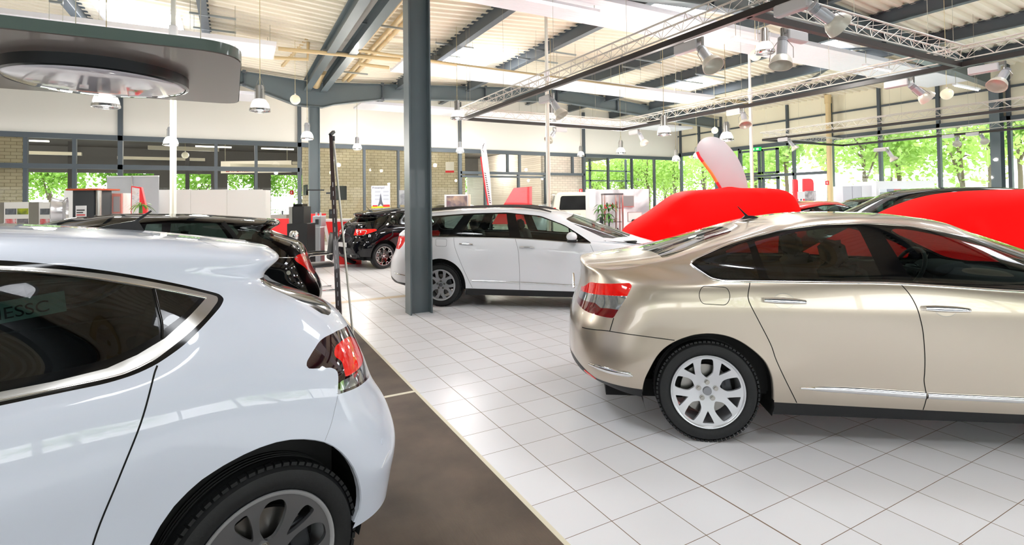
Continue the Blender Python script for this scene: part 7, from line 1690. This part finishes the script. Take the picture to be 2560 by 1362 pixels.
def person(x, y):
    r = thing('person', 'small seated person in dark clothes far behind the sliding glass doors', 'person', (x, y, 0), YAW)
    me = bpy.data.meshes.new('body'); bm = bmesh.new()
    J = {'pelvis': ((0, 0, .52), .14), 'waist': ((0, .01, .72), .13), 'chest': ((0, 0, .98), .155), 'neck': ((0, 0, 1.16), .06), 'head': ((0, -.02, 1.27), .085), 'crown': ((0, 0, 1.38), .09),
         'shl': ((.19, 0, 1.09), .06), 'ell': ((.26, -.08, .83), .045), 'wrl': ((.16, -.32, .78), .032), 'hnl': ((.12, -.40, .79), .034), 'shr': ((-.19, 0, 1.09), .06), 'elr': ((-.26, -.08, .83), .045), 'wrr': ((-.16, -.32, .78), .032), 'hnr': ((-.12, -.40, .79), .034),
         'hil': ((.10, -.03, .50), .10), 'knl': ((.12, -.45, .52), .065), 'anl': ((.12, -.42, .10), .045), 'tol': ((.12, -.58, .04), .04), 'hir': ((-.10, -.03, .50), .10), 'knr': ((-.12, -.45, .52), .065), 'anr': ((-.12, -.42, .10), .045), 'tor': ((-.12, -.58, .04), .04)}
    E_ = [('pelvis', 'waist'), ('waist', 'chest'), ('chest', 'neck'), ('neck', 'head'), ('head', 'crown'), ('chest', 'shl'), ('shl', 'ell'), ('ell', 'wrl'), ('wrl', 'hnl'), ('chest', 'shr'), ('shr', 'elr'), ('elr', 'wrr'), ('wrr', 'hnr'), ('pelvis', 'hil'), ('hil', 'knl'), ('knl', 'anl'), ('anl', 'tol'), ('pelvis', 'hir'), ('hir', 'knr'), ('knr', 'anr'), ('anr', 'tor')]
    vs = {k: bm.verts.new(v[0]) for k, v in J.items()}
    for a, b_ in E_: bm.edges.new((vs[a], vs[b_]))
    bm.verts.index_update(); bm.to_mesh(me); names = list(J.keys()); bm.free()
    o = link('body', me, r); o.modifiers.new('skin', 'SKIN'); sv = me.skin_vertices[0].data
    for i, k in enumerate(names): sv[i].radius = (J[k][1], J[k][1]); sv[i].use_root = (k == 'pelvis')
    o.modifiers.new('sub', 'SUBSURF').levels = 1; me.materials.append(mat('dark_clothes', rgb(50, 50, 56), .8))
    mb = MB(); mb.sphere((0, -.02, 1.31), .095, 14, 10, (.9, 1, 1.15)); mb.build('face', mat('skin', rgb(205, 165, 140), .6), r, smooth=True); mb = MB(); mb.sphere((0, .01, 1.35), .10, 14, 10, (.95, 1, 1.0)); mb.build('hair', mat('hair_dark', rgb(50, 38, 30), .8), r, smooth=True)
    c = thing('stool', 'dark office stool under the small seated person behind the glass', 'stool', (x, y, 0), YAW); box_part(c, 'seat', (-.22, -.2, .36), (.22, .22, .40), M['black']); mb = MB(); mb.cyl((0, 0, 0.02), (0, 0, .36), .03, n=10); mb.box((0, 0, .02), (.4, .4, .03)); mb.build('stool_base', M['black'], c)
# ------------------------------------------------------------------ outside
def tree(x, y, h, cr, seed, label, dens=1.0, green=0, group='trees outside', trunk=True, z0=0):
    q = np.random.RandomState(seed); r = thing('tree', label, 'tree', (x, y, 0), 0, group)
    n = int(1500 * dens); k = 14
    cl = q.normal(0, .5, (k, 3)) * np.array([cr * .8, cr * .8, h * .22]) + np.array([0, 0, h * .62]); V = []; F = []
    c = cl[q.randint(0, k, n)] + q.normal(0, 1, (n, 3)) * cr * .30
    c[:, 2] = np.clip(c[:, 2], z0 + .3, h * 1.05)
    a = q.uniform(-1, 1, (n, 3)); a /= np.linalg.norm(a, axis=1)[:, None]; b = np.cross(a, q.uniform(-1, 1, (n, 3))); b /= np.linalg.norm(b, axis=1)[:, None]
    s_ = q.uniform(.07, .16, (n, 1)) * (h / 6)
    V = np.stack([c - a * s_, c + b * s_ * .6, c + a * s_, c - b * s_ * .6], 1).reshape(-1, 3); F = [(4 * i, 4 * i + 1, 4 * i + 2, 4 * i + 3) for i in range(n)]
    me = pymesh('foliage', V, F, LEAF[green]); link('foliage', me, r)
    if trunk:
        mb = MB(); mb.tube([(0, 0, 0), (.05 * cr, 0, h * .3), (-.04 * cr, .05, h * .6), (0, 0, h * .85)], [.13, .10, .07, .02], 8)
        for i in range(5): p = cl[i]; mb.tube([(0, 0, h * (.3 + .06 * i)), tuple(p * .6 + np.array([0, 0, h * .2])), tuple(p)], [.05, .035, .01], 6)
        mb.build('trunk', mat('bark', rgb(120, 105, 90), .9), r, smooth=True)
LEAF = []
def outside():
    for k, c in enumerate(((132, 170, 84), (160, 188, 112), (92, 136, 50))):
        m = bpy.data.materials.new('leaf_%d' % k); m.use_nodes = True; nt = m.node_tree; b = nt.nodes['Principled BSDF']; b.inputs['Base Color'].default_value = (*rgb(*c), 1); b.inputs['Roughness'].default_value = .6
        tl = nt.nodes.new('ShaderNodeBsdfTranslucent'); tl.inputs[0].default_value = (*rgb(c[0] + 40, c[1] + 40, c[2]), 1); mx = nt.nodes.new('ShaderNodeMixShader'); mx.inputs[0].default_value = .45
        nt.links.new(b.outputs[0], mx.inputs[1]); nt.links.new(tl.outputs[0], mx.inputs[2]); nt.links.new(mx.outputs[0], nt.nodes['Material Output'].inputs[0]); LEAF.append(m)
    mb = MB(); mb.b2((-60, -50, -.5), (90, 90, -.21)); S(mb.build('floor_outside', mat('outdoor_paving', rgb(226, 226, 222), .9, noise=(.4, .15))))
    q = random.Random(3); L = ['tall light green tree beyond the right-hand windows', 'leafy green tree beyond the right-hand windows', 'bushy green tree beyond the right-hand windows']
    i = 0
    for y in np.arange(-6, 36, 2.6):
        for row, x0 in ((0, 27.5), (1, 33.5)):
            i += 1; x = x0 + q.uniform(-1.3, 1.3); tree(x, y + q.uniform(-1, 1), q.uniform(5.0, 7.5) + row * 2.0, q.uniform(1.3, 1.9), i, L[i % 3], .95, i % 2 if row == 0 else 1, 'trees outside the right-hand windows')
    for y in np.arange(-4, 30, 1.9):
        i += 1; tree(25.2 + q.uniform(-.4, .5), y, q.uniform(1.5, 2.1), .8, 200 + i, 'low green shrub outside the right-hand windows', .45, 0, 'shrubs outside the right-hand windows', False)
    for k, x in enumerate(np.arange(-24, 24, 3.6)):
        tree(x + q.uniform(-.6, .6), 41 + q.uniform(-2, 2), q.uniform(5, 7), 2.3, 100 + k, 'green tree seen through the workshop and its back windows', 2.2, (0, 2)[k % 2], 'trees behind the workshop')
        tree(x + 1.5, 38.5, 2.2, 1.3, 150 + k, 'green bush seen through the back windows of the workshop', .5, 2, 'bushes behind the workshop', False)
    for k in range(6): tree(22.5 + k * 2.2, 31.5 + (k % 2), 5.5, 1.9, 300 + k, 'light green tree beyond the far hall windows', .9, 1, 'trees beyond the far hall')
    for x, y, w in ((-14, -16, 3), (-5, -17, 3), (6, -17, 3), (15, -15, 3)): tree(x, y, 6, 2.4, int(400 + x), 'green tree outside the glass front behind the camera', 1, 0, 'trees behind the camera')
BH_POSE = (.2812, 7.037, 176.0)
c_ = atd(920, 700, 13.1); DS_POSE = (float(c_[0]), float(c_[1]), 15.0)
def world():
    w = bpy.data.worlds.new('daylight'); SC.world = w; w.use_nodes = True; nt = w.node_tree; bg = nt.nodes['Background']
    tc = nt.nodes.new('ShaderNodeTexCoord'); sp = nt.nodes.new('ShaderNodeSeparateXYZ'); cr = nt.nodes.new('ShaderNodeValToRGB')
    e = cr.color_ramp.elements; e[0].position = .48; e[0].color = (.55, .56, .55, 1); e[1].position = .52; e[1].color = (1, 1, 1, 1); q = e.new(1.0); q.color = (.78, .88, 1, 1)
    mp = nt.nodes.new('ShaderNodeMath'); mp.operation = 'MULTIPLY_ADD'; mp.inputs[1].default_value = .5; mp.inputs[2].default_value = .5
    nt.links.new(tc.outputs['Generated'], sp.inputs[0]); nt.links.new(sp.outputs[2], mp.inputs[0]); nt.links.new(mp.outputs[0], cr.inputs[0]); nt.links.new(cr.outputs[0], bg.inputs[0]); bg.inputs[1].default_value = WORLD
def day_boost(name, x, y, z, sx, sy, e, rot, col=(1, 1, 1)):
    """area light added at an opening to boost its daylight"""
    ld = bpy.data.lights.new(name, 'AREA'); ld.shape = 'RECTANGLE'; ld.size = sx; ld.size_y = sy; ld.energy = e; ld.color = col
    lo = bpy.data.objects.new(name, ld); COL.objects.link(lo); lo.location = (x, y, z); lo.rotation_euler = rot; lo.visible_camera = True
WORLD = 5.0
world(); building(); build_sedan(); build_hatch(); build_wagon(); build_black_hatch(); build_ds3(); build_far_cars()
pendants(); globes(); strips(); trusses(); canopy(); banners(); covered(); desks(); outside()
for x, y in ((-11, 26), (-6, 26), (-1, 25), (4, 23.2), (8, 23.2), (11, 26), (14, 22.5), (14.3, 29), (18.5, 24)):
    point_light(x, y, 3.9, 260, .4, (1, .95, .85))  # fill lights added to brighten the rooms behind the glass
for k, (x0, x1, y0, y1) in enumerate(SKY):
    day_boost('skylight_boost', (x0 + x1) / 2, (y0 + y1) / 2, roof_z((x0 + x1) / 2) + .22, x1 - x0, y1 - y0, 45 * (x1 - x0) * (y1 - y0), (0, 0, 0), (.96, .98, 1))  # added area lights, on top of the sky light
def camera():
    cd = bpy.data.cameras.new('camera'); co = bpy.data.objects.new('camera', cd); COL.objects.link(co)
    cd.sensor_fit = 'HORIZONTAL'; cd.sensor_width = 36.0; cd.lens = CAM['f'] * 36.0 / 2560
    cd.shift_y = -(681 - CAM['cy']) / 2560; cd.clip_start = .05; cd.clip_end = 400
    ro = CAM['roll']
    # image axes after the roll
    r = Vector(_R); u = Vector(_U); f_ = Vector(_F)
    R2 = r * math.cos(ro) + u * math.sin(ro); U2 = u * math.cos(ro) - r * math.sin(ro)
    m = Matrix((( R2.x, U2.x, -f_.x, 0), (R2.y, U2.y, -f_.y, 0), (R2.z, U2.z, -f_.z, CAM['H']), (0, 0, 0, 1)))
    co.matrix_world = m; SC.camera = co
camera()
vs = SC.view_settings; vs.view_transform = 'Standard'; vs.look = 'None'; vs.gamma = 1.0; vs.use_curve_mapping = False; vs.exposure = 0.14
SC.cycles.use_denoising = True
SC.cycles.max_bounces = 10; SC.cycles.transparent_max_bounces = 24; SC.cycles.diffuse_bounces = 5; SC.cycles.glossy_bounces = 5
SC.cycles.sample_clamp_indirect = 6.0
SC.cycles.caustics_reflective = False; SC.cycles.caustics_refractive = False
